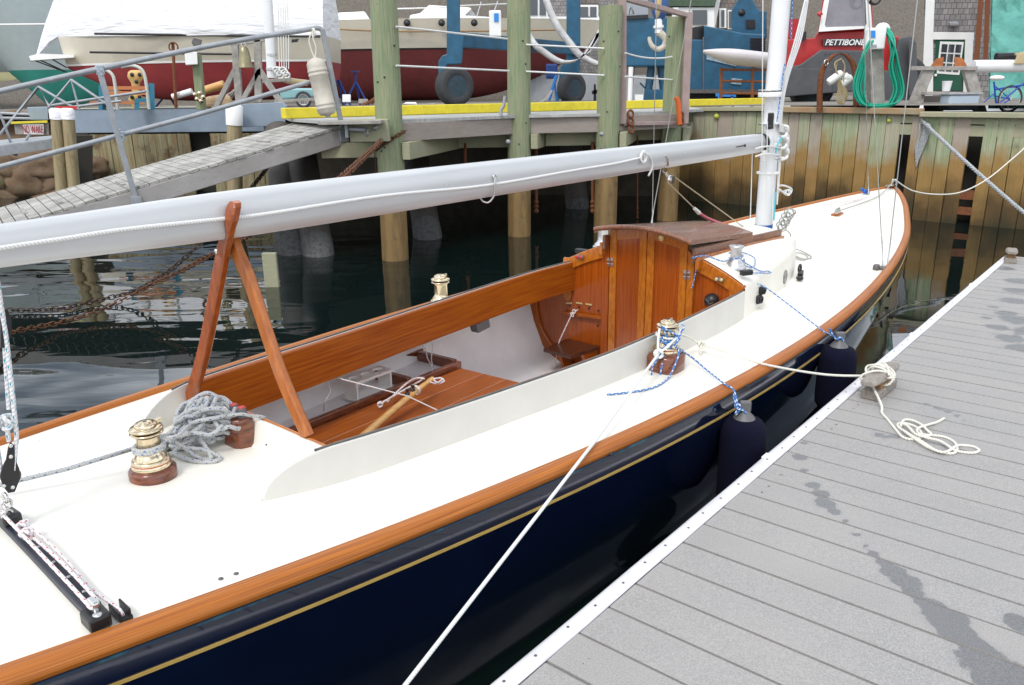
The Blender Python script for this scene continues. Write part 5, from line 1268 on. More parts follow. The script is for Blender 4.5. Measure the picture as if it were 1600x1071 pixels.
mb.build('cheek_pins', M_chrome, ms)
for k, px in enumerate(((8, 778), (10, 788), (6, 796), (11, 804))): mb = MB(); mb.ring(m0(*px, 0), .012, .004, axis=(NX if k % 2 else AX), n=12); mb.build('shackle', M_chrome, ms)
mb = MB(); mb.prism([m0(u, v, -.02) for u, v in ((-8, 478), (2, 482), (8, 495), (9, 515), (5, 530), (0, 540), (-8, 540))], NX*.035); mb.build('upper_block', M_black, ms)
mb = MB(); ra = .0045
mb.tube(spline([DK(-10, 790, .03), DK(12, 812, .045), DK(60, 862, .038), DK(110, 915, .038), DK(133, 940, .044), DK(142, 950, .046), DK(150, 947, .046), DK(149, 936, .046), DK(120, 903, .036), DK(80, 864, .03), DK(50, 838, .03), DK(38, 826, .04)], 6), ra, 8)
mb.tube(spline([DK(30, 818, .045), DK(62, 836, .04), DK(100, 872, .03), DK(140, 918, .026), DK(172, 942, .026), DK(186, 952, .024), DK(193, 962, .016)], 6), .0038, 8)
knot(mb, DK(42, 834, .04), .011, ra, 4, 3); knot(mb, DK(36, 822, .045), .011, ra, 14, 2)
tag(mb.build('traveller_line', R_pink, None, fix=False), 'white control line with red flecks running along the black traveller track', 'rope')
# cockpit cords
mb = MB(); a_ = P(516, 588, .66); b_ = P(636, 619, .565); c_ = P(702, 650, .50)
mb.tube([a_, b_, c_], .0028, 6); mb.tube(spline([a_, P(513, 598, .63), P(516, 612, .60), P(508, 628, .57), P(506, 643, .50)], 5), .0025, 6); knot(mb, a_, .007, .0025, 2, 2)
tag(mb.build('tiller_lashing', R_white, None, fix=False), 'thin white cord stretched across the cockpit holding the tiller', 'cord')
mb = MB(); mb.tube(spline([P(592, 633, .475), P(610, 622, .49), P(640, 605, .50), P(658, 595, .53), P(662, 592, .57), P(648, 592, .55), P(630, 604, .50), P(605, 628, .48)], 6), .005, 8); knot(mb, P(594, 632, .48), .010, .005, 6, 2)
mb.tube(spline([P(672, 597, .57), P(683, 600, .56), P(694, 596, .56), P(688, 591, .57), P(678, 593, .57), P(684, 598, .57), P(692, 592, .56)], 5), .004, 8)
tag(mb.build('tiller_rope', R_pink, None, fix=False), 'short white rope with a stopper knot lying against the tiller end', 'rope')
mb = MB(); mb.tube(spline([P(654, 534, .60), P(664, 545, .55), P(668, 560, .49), P(674, 571, .47), P(678, 580, .44)], 5), .0032, 6); mb.tube(spline([P(671, 528, .60), P(676, 540, .55), P(674, 560, .49), P(676, 572, .46)], 5), .0032, 6)
tag(mb.build('tray_cord', R_pink, None, fix=False), 'two pale cord ends hanging from the white pocket into the small locker tray', 'cord')
mb = MB(); mb.tube([PS(903, 484, 5.76), PS(893, 492, 5.78), PS(874, 533, 5.86), PS(870, 548, 5.86), PS(869, 560, 5.84), PS(866, 590, 5.84)], .0035, 7); mb.ring(PS(894, 492, 5.78), .014, .0035, axis=AX, n=14, sx=.6); mb.ring(PS(897, 487, 5.775), .012, .0035, axis=AX, n=14)
tag(mb.build('centre_cord', R_pink, None, fix=False), 'red-flecked cord tied through the wooden rail above the companionway step', 'cord')
# mast dressing: halyards, knots and rags
def mp(u, v, t=.05, s=MS): return PT(u, v, t)
hy = thing('halyards', 'bundle of white halyards and knotted tails tied round the mast', 'halyards', B(MS, 0, .9))
mb = MB()
for u0, v0, u1, v1, t in ((1176, 225, 1172, 355, .0), (1192, 0, 1190, 350, .075), (1199, 190, 1197, 352, .08), (1210, 160, 1207, 350, .085)): mb.tube([PT(u0, v0, t), PT(u1, v1, t)], .0035, 6)
for du in (0, 5, 10, 15): mb.tube(spline([PT(1258+du*.3, 0, .02), PT(1243+du*.6, 60, .03), PT(1226+du*.4, 120, .03), PT(1222, 158+du, .05), PT(1217+du*.2, 240, .06), PT(1214, 320, .07)], 5), .006, 6)
mb.build('halyard_lines', R_white, hy, fix=False)
mb = MB(); mb.tube([PT(1238, -10, .05), PT(1236, 60, .05)], .006, 6); mb.tube(spline([PT(1226, 100, .06), PT(1214, 190, .08)], 5), .005, 6); mb.build('blue_halyard', R_blue, hy, fix=False)
mb = MB()
for px, sd in (((1222, 205), 1), ((1221, 222), 2), ((1222, 240), 3)): knot(mb, PT(*px, .07), .04, .010, sd, 4)
for k in range(4): mb.tube(spline([PT(1219, 195+k*3, .08), PT(1226+k*2, 198+k*5, .08), PT(1231-k, 206+k*12, .07)], 4), .009, 6)
mb.tube(spline([PT(1219, 290, .07), PT(1228, 291, .08), PT(1237, 296, .08), PT(1234, 303, .08), PT(1226, 302, .08), PT(1217, 296, .08), PT(1217, 300, .07)], 5), .007, 7); knot(mb, PT(1230, 301, .08), .02, .007, 7, 2)
mb.tube([PT(1217, 255, .07), PT(1217, 292, .07)], .006, 6)
mb.build('knotted_tails', R_white, hy, fix=False)
mat('teal_tape', (.08, .5, .6), .5)
for ps in ([(1223, 214), (1214, 228), (1212, 240)], [(1212, 300), (1209, 345)], [(1228, 217), (1232, 222)]): mb = MB(); mb.tube([PT(*p_, .085) for p_ in ps], .006, 6); mb.build('teal_tape', MATS['teal_tape'], hy)
mb = MB()
for v in (143, 195, 248): mb.lathe(PT(1203, v, 0), [(.078, 0), (.08, .004), (.08, .008), (.078, .012)], 24)
mb.build('mast_band', M_chrome, mast)
mb = MB(); mb.lathe(PT(1203, 152, 0), [(.080, 0), (.082, .004), (.082, .03), (.080, .034)], 24); mb.build('logo_band', M_white, mast)
mb = MB(); X = PT(1204, 187, .075); mb.bbox(X, (.05, .03, .09), .008, AX, NX); mb.bbox(X-UP*.05, (.07, .03, .03), .008, AX, NX); mb.build('jam_cleat', M_black, mast)
mb = MB()
for v in (233, 245):
    mb.tube(spline([PT(1180, v, .07), PT(1190, v-3, .10), PT(1205, v-4, .10), PT(1218, v-2, .07)], 4), .006, 6)
mb.tube([PT(1195, 235, .085), PT(1193, 252, .085)], .014, 8); mb.build('mast_lashing', R_white, mast, fix=False)
mb = MB()
for k in range(4): knot(mb, B(MS-.02-.02*k, .13+.01*k, .86+.03*k), .035, .004, 30+k, 3)
mb.tube(spline([B(MS, .13, .86), B(MS-.02, .2, .80), DK(1229, 382, .06), DK(1240, 388, .02), DK(1256, 394, .006), DK(1268, 402, .006), DK(1258, 405, .006), DK(1245, 401, .006), DK(1242, 396, .008), DK(1252, 396, .008), DK(1262, 401, .008), DK(1255, 407, .008), DK(1243, 403, .008)], 6), .004, 6)
tag(mb.build('foredeck_rope', rope_mat('grey_line', (.42, .42, .39), n=60), None, fix=False), 'grey line tangled at the mast foot and trailing in small loops on the side deck', 'rope')
# foredeck: bow line and jib downhaul
st = B(-.07, 0, .82); c_ = DK(1308, 331, .05)
fr_line = thing('bow_line', 'slack pale bow line from the foredeck cleat over the stem towards the plank wall', 'mooring line', c_, 'white mooring lines')
mb = MB(); mb.tube(spline([c_+AX*.06, c_-AX*.03+UP*.01, c_-NX*.02, c_+NX*.02-AX*.03, c_-AX*.1, DK(1340, 320, .02), DK(1375, 305, .02), st+UP*.01, st-AX*.06], 6), .006, 7); mb.build('inboard_end', rope_mat('wet_grey_line', (.36, .36, .31), n=60), fr_line, fix=False)
e_ = D(1660, 165, 9.6)
mb = MB(); q0 = st-AX*.06; mid1 = D(1450, 302, 9.3); mb.tube(spline([q0, D(1425, 298, 9.25), D(1460, 304, 9.35), D(1500, 301, 9.45), D(1540, 282, 9.5), D(1580, 250, 9.55), D(1610, 222, 9.6), e_], 7), .008, 8); mb.build('outboard_run', R_cream, fr_line, fix=False)
mb = MB(); mb.tube(spline([DK(1284, 320, .005), DK(1300, 319, .005), DK(1320, 318, .005), DK(1335, 316, .005), DK(1355, 308, .005), DK(1340, 313, .008), DK(1315, 321, .006), DK(1295, 322, .006)], 7), .004, 6); mb.tube(spline([DK(1290, 316, .006), DK(1312, 316, .006), DK(1330, 314, .006), DK(1350, 310, .006)], 6), .004, 6)
tag(mb.build('pink_line', R_pink, None, fix=False), 'faint pink-flecked line lying in loops near the bow', 'rope')
X = DK(1351, 304, .0); mb = MB(); mb.ball(X+UP*.03, .026, 10); mb.ball(X+UP*.05-NX*.03, .02, 10); mb.bbox(X+UP*.03+NX*.03, (.03, .04, .05), .008); tag(mb.build('blue_snap_cover', M_blue), 'small bright blue shackle cover at the foot of the forestay', 'shackle cover')
# ------------------------------------------------------------------ chains and wall mooring
def chain(name, pts, L, wr, wd, mt, lb, k=8, par=None):
    mb = MB(); chain_mesh(mb, spline(pts, k), L, wr, wd); return tag(mb.build(name, mt), lb, 'chain', 'chains beside the pier')
cA = [P(-120, 566, .32), P(-50, 540, .20), P(0, 523, .12), P(60, 511, .07), P(104, 502, .05), P(160, 483, .08), P(200, 464, .14), P(240, 444, .24), P(290, 420, .42), P(350, 388, .70), P(420, 350, 1.02), P(480, 318, 1.20), P(530, 282, 1.32), p1+Vector((-.04, -.02, 1.36))]
chain('mooring_chain', cA, .068, .0058, .022, M_rusto, 'orange rusty chain sagging from the tall left piling down close to the water')
cB = [P(-120, 500, .02), P(0, 486, .03), P(60, 485, .03), P(100, 481, .035), P(160, 468, .04), P(205, 457, .09), P(240, 440, .22), P(275, 415, .40), P(320, 373, .62), P(370, 320, .75), P(400, 285, .88), P(418, 262, .95)]
chain('mooring_chain', cB, .068, .0058, .022, M_rustd, 'dark wet chain lying almost on the water surface left of the boom crutch')
mb = MB(); X = p1+Vector((0, .15, 1.34)); pts = [X+Vector((.175*math.cos(q)+.016, .175*math.sin(q), .10*math.cos(q))) for q in [math.pi+.2+.22*k for k in range(14)]]
chain_mesh(mb, pts, .06, .007, .02); mb2 = pts[0]; chain_mesh(mb, [mb2+Vector((0, 0, -.02)), mb2+Vector((.0, 0, -.4))], .05, .006, .018)
tag(mb.build('mooring_chain', M_rusto), 'chain wrapped round the tall left piling with a short tail hanging down', 'chain', 'chains beside the pier')
mb = MB(); q = [wall_pt(.06, 1.36, .04), wall_pt(.2, 1.25, .10)]
wpts = spline([wall_pt(.04, 1.40, .04), wall_pt(.12, 1.33, .10), D(1500, 245, 10.6), D(1550, 290, 10.0), D(1600, 333, 9.4), D(1680, 400, 8.6)], 8)
for ph in (0, 2.09, 4.19):
    out = []
    L_ = 0
    for i, p in enumerate(wpts):
        if i: L_ += (p-wpts[i-1]).length
        out.append(p)
    # resample finely and twist
    fine = []
    for i in range(len(out)-1):
        for j in range(10): fine.append(out[i].lerp(out[i+1], j/10))
    L_ = 0; tw = []
    for i, p in enumerate(fine):
        if i: L_ += (p-fine[i-1]).length
        d_ = (fine[min(i+1, len(fine)-1)]-fine[max(0, i-1)]).normalized(); x = d_.cross(UP).normalized(); y = x.cross(d_); a_ = L_/.14*2*math.pi+ph; tw.append(p+(x*math.cos(a_)+y*math.sin(a_))*.012)
    mb.tube(tw, .0125, 7)
for k in range(5): mb.tube(spline([wall_pt(.02, 1.42-.02*k, .03), wall_pt(.09+.02*k, 1.30, .07), wall_pt(.06, 1.12-.07*k, .05), wall_pt(-.0+.01*k, .98-.05*k, .04), wall_pt(.03, 1.15, .05), wall_pt(.02, 1.35, .05)], 5), .011, 6)
tag(mb.build('heavy_mooring_rope', rope_mat('grey_hawser', (.44, .46, .47), n=22, fleck=(.2, .22, .25), dens=.6), None, fix=False), 'thick grey twisted rope hanging from the plank wall and running down to the right', 'mooring line')
# ------------------------------------------------------------------ the boatyard behind
def slab(mb, pts, y, dep=.1):
    q = [D(u, v, y) for u, v in pts]; cx = sum(p.x for p in q)/len(q); mb.prism(q, (cx/y*dep, dep, 0)); return mb
def tubepx(mb, pts, y, r, n=8, k=0):
    q = [D(u, v, (y if not isinstance(y, (list, tuple)) else y[0]+(y[1]-y[0])*i/(len(pts)-1))) for i, (u, v) in enumerate(pts)]
    mb.tube(spline(q, k) if k else q, r, n)
def G(u, y): X = D(u, 160, y); return Vector((X.x, y, GZ))       # ground point under a column
M_beige = mat('cream_topsides', (.58, .54, .44), .35, var=.05, scale=3)
M_redb = mat('red_bottom_paint', (.26, .028, .030), .75, var=.15, scale=4, grime=((.22, .05, .04), 5, .6, .5))
M_dred = mat('dark_red_bottom_paint', (.125, .018, .018), .8, var=.2, scale=2, grime=((.16, .04, .035), 5, .58, .6))
M_wrap = mat('shrink_wrap', (.86, .87, .89), .4, bump=.7, scale=1, bscale=1.9, stretch=(.5, 1, 3.2), bdist=.12)
M_teal = mat('sea_green_bottom', (.03, .26, .21), .7, var=.12, scale=4)
M_greyh = mat('pale_grey_hull', (.43, .50, .51), .35, var=.05)
M_lift = mat('lift_blue_paint', (.014, .10, .185), .45, var=.35, scale=3, grime=((.05, .06, .06), 6, .58, .6))
M_tyre = mat('tyre_rubber', (.045, .048, .052), .8, var=.3, scale=20, bump=.3, bscale=60)
M_shing = None
def shingle_mat(name, c1, c2, sc=1):
    m = bpy.data.materials.new(name); m.use_nodes = True; N = m.node_tree.nodes; Lk = m.node_tree.links; b = N['Principled BSDF']; b.inputs['Roughness'].default_value = .9
    tc = N.new('ShaderNodeTexCoord'); mp = N.new('ShaderNodeMapping'); mp.inputs['Rotation'].default_value = (math.radians(90), 0, 0); Lk.new(tc.outputs['Object'], mp.inputs['Vector'])
    br = N.new('ShaderNodeTexBrick'); br.inputs['Scale'].default_value = 1; br.inputs['Brick Width'].default_value = .13*sc; br.inputs['Row Height'].default_value = .13*sc; br.inputs['Mortar Size'].default_value = .008*sc; br.inputs['Color1'].default_value = (*c1, 1); br.inputs['Color2'].default_value = (*c2, 1); br.inputs['Mortar'].default_value = (c2[0]*.35, c2[1]*.35, c2[2]*.35, 1); br.offset_frequency = 2
    Lk.new(mp.outputs[0], br.inputs['Vector']); nz = N.new('ShaderNodeTexNoise'); nz.inputs['Scale'].default_value = 5; nz.inputs['Detail'].default_value = 8; Lk.new(tc.outputs['Object'], nz.inputs['Vector'])
    mx = N.new('ShaderNodeMix'); mx.data_type = 'RGBA'; mx.blend_type = 'MULTIPLY'; mx.inputs[0].default_value = .7; Lk.new(br.outputs[0], mx.inputs[6]); Lk.new(nz.outputs[0], mx.inputs[7]); 
    g = N.new('ShaderNodeBrightContrast'); g.inputs['Bright'].default_value = .03; Lk.new(mx.outputs[2], g.inputs[0]); Lk.new(g.outputs[0], b.inputs['Base Color']); MATS[name] = m; return m
M_shing = shingle_mat('grey_shingles', (.40, .37, .36), (.27, .25, .25))
M_shingb = shingle_mat('brown_shingles', (.30, .25, .22), (.19, .155, .14), 1.3)
M_glass = mat('window_glass', (.05, .06, .07), .08, spec=.8)
def hull_(x0, x1, yc, beam, zk, zw, zd, name, lb, mtop, mbot, bow=1, sheer=.25, full=.45, ov=.12, stripe=None, cat='boat', aft=None):
    """x0 = transom end, x1 = bow end (world x); returns the thing and its deck outline"""
    t = thing(name, lb, cat, ((x0+x1)/2, yc, GZ))
    n = 40; S = []
    for i in range(n+1):
        f = i/n; x = x0+(x1-x0)*f
        b = beam/2*(1-max(0, (f-.35)/.65)**2.2)*(.72+.28*min(1, f/.35)); zkk = zk+(zw-zk)*(max(0, (f-.5)/.5)**2.5)*.95+(zw-zk)*.5*max(0, (.25-f)/.25)**1.5
        if aft: zkk = zk+(zw-zk)*min(1, max(0, (aft[1]-f)/(aft[1]-aft[0])))+(zw-zk)*(max(0, (f-.5)/.5)**2.5)*.95*(1 if f > aft[1] else 0)
        zz = zd+sheer*max(0, f-.3)**2*2; S.append((f, x, max(b, .03), zkk, zz))
    def yv(b, zkk, zz, z): return b*max(0, (z-zkk)/(zz-zkk))**full
    dx = (x1-x0)
    def rake(f, z, zz): return ov*dx*((z-zz)/(zz-zk))*f**3
    for nm, mt, seg in (('bottom', mbot, 0), ('topsides', mtop, 1)):
        mb = MB()
        for sd in (-1, 1):
            rows = []
            for f, x, b, zkk, zz in S:
                lo, hi = (min(zkk, zw-.01), zw) if seg == 0 else (zw, zz)
                zkk2 = min(zkk, zw-.01)
                rows.append([Vector((x+rake(f, z, zz), yc+sd*yv(b, zkk2, zz, z), z)) for z in [lo+(hi-lo)*k/8 for k in range(9)]])
            mb.grid(rows)
        if True:   # transom
            f, x, b, zkk, zz = S[0]; zkk2 = min(zkk, zw-.01); lo, hi = (zkk2, zw) if seg == 0 else (zw, zz)
            L_ = [Vector((x, yc-yv(b, zkk2, zz, z), z)) for z in [lo+(hi-lo)*k/8 for k in range(9)]]; R_ = [Vector((x, yc+yv(b, zkk2, zz, z), z)) for z in [lo+(hi-lo)*k/8 for k in range(9)]]
            mb.grid([L_, R_], smooth=False)
        mb.build(nm, mt, t)
    if stripe:
        mb = MB(); rows = []
        for f, x, b, zkk, zz in S:
            zkk2 = min(zkk, zw-.01); rows.append([Vector((x+rake(f, zw+h, zz), yc-yv(b, zkk2, zz, zw+h)-.012, zw+h)) for h in (0, .05)])
        mb.grid(rows, smooth=False); mb.build('boot_stripe', stripe, t)
    mb = MB(); mb.grid([[Vector((x, yc-b, zz-.02)), Vector((x, yc, zz+.08)), Vector((x, yc+b, zz-.02))] for f, x, b, zkk, zz in S]); mb.build('boat_deck', M_white, t)
    return t, S
# shrink-wrapped motor boat, bow to the left
y = 23; xa = D(520, 60, y).x; xb = D(92, 60, y).x
zd_, zw_2, zk_ = D(300, 57, y-1.3).z, D(300, 98, y-1.3).z, D(300, 158, y).z
tb_, S_ = hull_(xa, xb, y, 2.9, zk_, zw_2, zd_, 'wrapped_boat', 'cream and red motor boat shrouded in white shrink wrap on the hard', M_beige, M_redb, sheer=.13, stripe=M_white, full=.25, ov=.03)
mb = MB(); rows = []
for f, x, b, zkk, zz in S_+[(1.03, S_[-1][1]+.03*(xb-xa), .10, 0, S_[-1][4]-.12), (1.06, S_[-1][1]+.06*(xb-xa), .07, 0, S_[-1][4]-.3), (1.09, S_[-1][1]+.09*(xb-xa), .03, 0, S_[-1][4]-.48)]:
    top = min(2.2, 1.05*(1.10-f)/.12)*(.75+.25*min(1, f/.05)); xx = x; b = b if f > 1 else b+.0
    prof = [(-1.04, -.0), (-1.06, .12), (-1.03, .45), (-.92, .9), (-.7, 1.4), (-.35, 1.8), (0, 2.0), (.5, 1.7), (.95, .8), (1.05, .1), (1.04, -.0)]
    rows.append([Vector((xx+.03*noise.noise((f*12, k, 1)), y+q*b+.03*noise.noise((f*9, k*1.1, 4)), zz+h*top/2+.02*noise.noise((f*6, k*.9, 8)))) for k, (q, h) in enumerate(prof)])
mb.grid(rows); mb.add(rows[0], [range(11)]); mb.add(rows[-1], [range(11)])
mb.build('shrink_wrap_cover', M_wrap, tb_, fix=False)
mb = MB()
for v0, v1, u0, u1 in ((53, 57.5, 148, 500), (82, 85, 141, 365)):
    pts = []
    for k in range(13):
        u = u0+(u1-u0)*k/12; yy = y-1.45+.5*max(0, (200-u)/110); pts.append(D(u, v0+(v1-v0)*k/12, yy))
    mb.tube(pts, .03, 6)
mb.build('rub_rail', M_black, tb_)
mb = MB(); slab(mb, [(45, 88), (60, 84), (115, 86), (116, 90), (60, 94), (48, 95)], y-.5, .7); mb.build('bow_pulpit', M_white, tb_)
mb = MB()
for a_, b_ in (((52, 94), (100, 112)), ((60, 93), (104, 113)), ((80, 92), (104, 106))): tubepx(mb, [a_, b_], y-.2, .018, 6)
mb.build('bow_stays', M_black, tb_)
mb = MB(); slab(mb, [(456, 62), (467, 61), (465, 66), (455, 67)], y-1.5, .03); mb.build('hawse_opening', M_black, tb_)
# pale grey boat with green bottom, at the far left
y = 28; xa = D(-160, 60, y).x; xb = D(262, 60, y).x
hull_(xa, xb, y, 3.4, D(100, 175, y).z, D(60, 108, y-1.5).z, D(60, -25, y-1.5).z, 'grey_boat', 'large pale grey hull with sea-green bottom at the far left', M_greyh, M_teal, full=.55, ov=.25, sheer=.2, aft=(.40, .58))
mb = MB(); tubepx(mb, [(-20, 39), (96, 38)], 26.2, .03, 6); tag(mb.build('hull_strap', M_white), 'thin pale strap line across the grey hull at far left', 'strap')
# long sailing yacht with dark red bottom
y = 31; xa = D(430, 50, y).x; xb = D(945, 50, y).x
ty, S_ = hull_(xa, xb, y, 3.4, D(600, 158, y).z, D(600, 78, y-1.6).z, D(600, 30, y-1.6).z, 'sailing_yacht', 'long cream sailing yacht with dark red bottom standing behind the travel lift', M_beige, M_dred, full=.33, ov=.16, sheer=.0, stripe=M_black)
mb = MB(); slab(mb, [(640, 40), (640, 24), (660, 20), (760, 26), (800, 34), (800, 42)], y-1.0, 2.0); slab(mb, [(655, 22), (670, 8), (735, 12), (745, 26)], y-.7, 1.4); slab(mb, [(520, 34), (528, 20), (570, 18), (580, 34)], y-1, 2); mb.build('coachroof', M_white, ty, bev=.05)
for px in (636, 690, 741): mb = MB(); mb.lathe(D(px, 36, y-1.72), [(.12, 0), (.11, .04), (.001, .05)], 12, axis=(0, -1, .2)); mb.build('deck_cowl', M_black, ty)
mb = MB(); tubepx(mb, [(470, 43), (600, 49), (720, 49), (880, 47)], y-1.75, .03, 6, 4); mb.build('toe_rail', mat('yacht_rail', (.30, .18, .08), .5), ty)
mb = MB(); rows = []
for k in range(9):
    q = math.pi*k/8; rows.append([D(730+k*0+35*math.cos(math.pi-q)+30, 32-24*math.sin(q), y-1+s*1.6) for s in (0, .5, 1)])
mb.grid(rows); mb.build('spray_hood', M_wrap, ty, fix=False)
mb = MB()
for a_, b_ in (((745, 27), (752, 3)), ((770, 24), (778, 2)), ((700, 10), (795, 6)), ((620, 14), (700, 12))): tubepx(mb, [a_, b_], y-1.2, .025, 6)
mb.build('stanchions', M_chrome, ty)
# ------------------------------------------------------------------ travel lift
tl = thing('travel_lift', 'blue boat travel lift with large tyres and hanging white slings', 'boat lift', G(800, 23))
mb = MB(); slab(mb, [(698, -40), (719, -40), (719, 52), (725, 54), (722, 98), (720, 100), (710, 101), (699, 101), (697, 105), (693, 122), (685, 122), (685, 96), (691, 87), (698, 85)], 22, .42); mb.build('front_leg', M_lift, tl, bev=.02)
mb = MB(); mb.prism([D(719, 50, 22.05), D(719, 74, 22.05), D(905, 86, 28), D(905, 67, 28)], (0, .35, 0)); mb.build('side_beam', M_lift, tl, bev=.02)
mb = MB(); slab(mb, [(885, -30), (907, -30), (907, 95), (905, 118), (888, 122), (872, 160), (868, 158), (876, 105), (885, 92)], 28, .42); mb.build('rear_leg', M_lift, tl, bev=.02)
def wheel(c, R, ax, w, par):
    ax = Vector(ax).normalized(); mb = MB(); o = c-ax*w/2
    mb.lathe(o, [(R*.52, .02), (R*.60, 0), (R*.85, .0), (R*.96, w*.08), (R, w*.2), (R*.985, w*.22), (R*.985, w*.26), (R, w*.28), (R, w*.48), (R*.985, w*.5), (R*.985, w*.52), (R, w*.54), (R, w*.75), (R*.985, w*.77), (R, w*.8), (R*.96, w*.92), (R*.85, w), (R*.60, w), (R*.52, w-.03)], 36, axis=ax, cap=False); t_ = mb.build('wheel', M_tyre, par)
    mb = MB(); mb.lathe(o, [(R*.56, w*.96), (R*.50, w*.80), (R*.44, w*.62), (R*.30, w*.58), (R*.24, w*.72), (R*.12, w*.80), (R*.001, w*.82)], 28, axis=ax); mb.build('rim', M_lift if False else mat('dusty_blue_rim', (.028, .055, .075), .6, var=.3, scale=10) if 'dusty_blue_rim' not in MATS else MATS['dusty_blue_rim'], t_)
    mb = MB(); x = ax.orthogonal().normalized(); y_ = ax.cross(x)
    for k in range(8): mb.lathe(o+ax*w*.60+(x*math.cos(k*.785)+y_*math.sin(k*.785))*R*.36, [(R*.04, 0), (R*.035, .04)], 6, axis=ax)
    mb.build('wheel_nuts', M_dkgrey, t_)
wheel(D(710, 135, 22.1), .50, (.50, -.86, 0), .42, tl)
wheel(D(893, 138, 28.1), .50, (.55, -.83, 0), .42, tl)
for pts, nm in (([(846, -20), (858, 15), (872, 45), (893, 73), (908, 90), (935, 104)], 'a'), ([(820, 48), (835, 72), (850, 84), (872, 98), (890, 100), (908, 94), (922, 78), (936, 55)], 'b'), ([(938, 50), (930, 70), (918, 88)], 'c')):
    mb = MB(); q = spline([D(u, v, 25) for u, v in pts], 6); rows = [[p+Vector((-.09, -.05, .03)), p+Vector((.07, -.05, .10)), p+Vector((.09, .3, .08)), p+Vector((-.07, .3, 0))] for p in q]; mb.grid(rows, wrap=True); mb.build('sling', mat('padded_sling', (.62, .62, .62), .8, var=.35, scale=4, bump=.5, bscale=12, grime=((.06, .07, .07), 2, .60, .8)) if 'padded_sling' not in MATS else MATS['padded_sling'], tl)
hk = thing('crane_hook', 'blue and white crane hook block hanging above the pier', 'crane hook', D(1029, 70, 14))
mb = MB(); tubepx(mb, [(1029, -60), (1029, 0)], 14, .012, 6); mb.build('hook_cable', M_wire, hk)
mb = MB(); mb.ball(D(1031, 8, 14), .145, 18, (1, .8, 1.7)); mb.build('hook_ball', mat('striped_hook_paint', (.03, .09, .25), .5), hk)
mb = MB(); mb.ball(D(1028, 6, 13.97), .135, 16, (.5, .85, 1.65)); mb.build('tan_stripe', mat('tan_webbing', (.55, .40, .20), .8), hk)
mb = MB(); tubepx(mb, [(1029, 30), (1029, 52)], 14, .06, 12); tubepx(mb, [(1029, 40), (1029, 44)], 14, .085, 12); mb.build('swivel', M_white, hk)
mb = MB(); q = spline([D(u, v, 14) for u, v in ((1029, 50), (1036, 56), (1040, 64), (1037, 73), (1028, 77), (1019, 72), (1015, 63), (1015, 58))], 6); n_ = len(q); mb.tube(q, [.06*(1-.55*(i/n_)) for i in range(n_)], 12); mb.build('hook', mat('hook_paint', (.55, .50, .42), .5, var=.3, scale=8, grime=((.03, .08, .25), 7, .56, .9)), hk)
# ------------------------------------------------------------------ blue machinery
bmch = thing('machine_cabinet', 'tall blue machine cabinet with grey cab on legs behind the pink frame', 'machinery', G(1010, 19))
mb = MB(); slab(mb, [(976, 28), (1013, 27), (1044, 27), (1044, 104), (976, 104)], 19, 1.2); mb.build('cabinet', M_lift, bmch, bev=.03)
mb = MB(); slab(mb, [(976, 2), (1012, -2), (1013, 24), (976, 27)], 19.1, 1.0); mb.build('cab_window', mat('dull_glass', (.30, .33, .37), .2), bmch)
mb = MB(); slab(mb, [(976, 25), (1013, 23), (1013, 29), (976, 31)], 18.95, .1); mb.build('sill', M_black, bmch)
mb = MB()
for a_, b_, r in (((1018, 104), (1010, 166), .09), ((1033, 104), (1041, 166), .10), ((990, 104), (984, 166), .03), ((1000, 130), (1030, 160), .02)): tubepx(mb, [a_, b_], 19.4, r, 8)
slab(mb, [(1008, 140), (1042, 140), (1044, 168), (1006, 168)], 19.3, .5); mb.build('support_legs', M_lift, bmch)
mc2 = thing('machine_housing', 'wide dark blue machine housing right of the pink frame', 'machinery', G(1130, 20))
mb = MB(); slab(mb, [(1072, 62), (1100, 62), (1100, 40), (1135, 47), (1160, 52), (1196, 54), (1196, 143), (1072, 143)], 20, 1.6); mb.build('housing', M_lift, mc2, bev=.03)
mb = MB(); slab(mb, [(1078, 44), (1100, 40), (1100, 62), (1078, 62)], 20.3, .6); mb.build('engine_bay', M_black, mc2)
mb = MB(); slab(mb, [(1098, 58), (1100, 58), (1100, 143), (1098, 143)], 19.97, .04); slab(mb, [(1072, 140), (1196, 140), (1196, 146), (1072, 146)], 19.95, .1); mb.build('panel_seam', M_dkgrey, mc2)
mb = MB()
for k in range(5): slab(mb, [(1172, 60+k*4), (1196, 60+k*4), (1196, 62+k*4), (1172, 62+k*4)], 19.96, .03)
mb.build('vent_slats', M_black, mc2)
mb = MB(); slab(mb, [(1104, 86), (1150, 100), (1150, 104), (1104, 93)], 19.97, .02); slab(mb, [(1143, 122), (1160, 124), (1158, 133), (1142, 131)], 19.97, .02); mb.build('worn_patches', mat('worn_paint', (.30, .42, .50), .7, var=.5, scale=20), mc2)
mb = MB(); slab(mb, [(1078, 146), (1200, 146), (1200, 166), (1078, 166)], 20.6, .6); mb.build('chassis', M_black, mc2)
tw = thing('blue_tower', 'small blue gabled tower with a round and a square hole', 'machinery', G(1165, 22))
mb = MB(); slab(mb, [(1143, 60), (1143, 16), (1155, -4), (1172, -6), (1186, 17), (1198, 18), (1198, 60)], 22, 1.5); mb.build('tower_wall', M_lift, tw, bev=.02)
mb = MB(); mb.lathe(D(1159, 20, 21.99), [(.085, 0), (.085, .012), (.001, .013)], 18, axis=(0, -1, 0)); mb.build('round_hole', M_black, tw)
mb = MB(); slab(mb, [(1166, 31), (1180, 31), (1180, 45), (1166, 45)], 21.97, .04); mb.build('square_hole', M_black, tw)
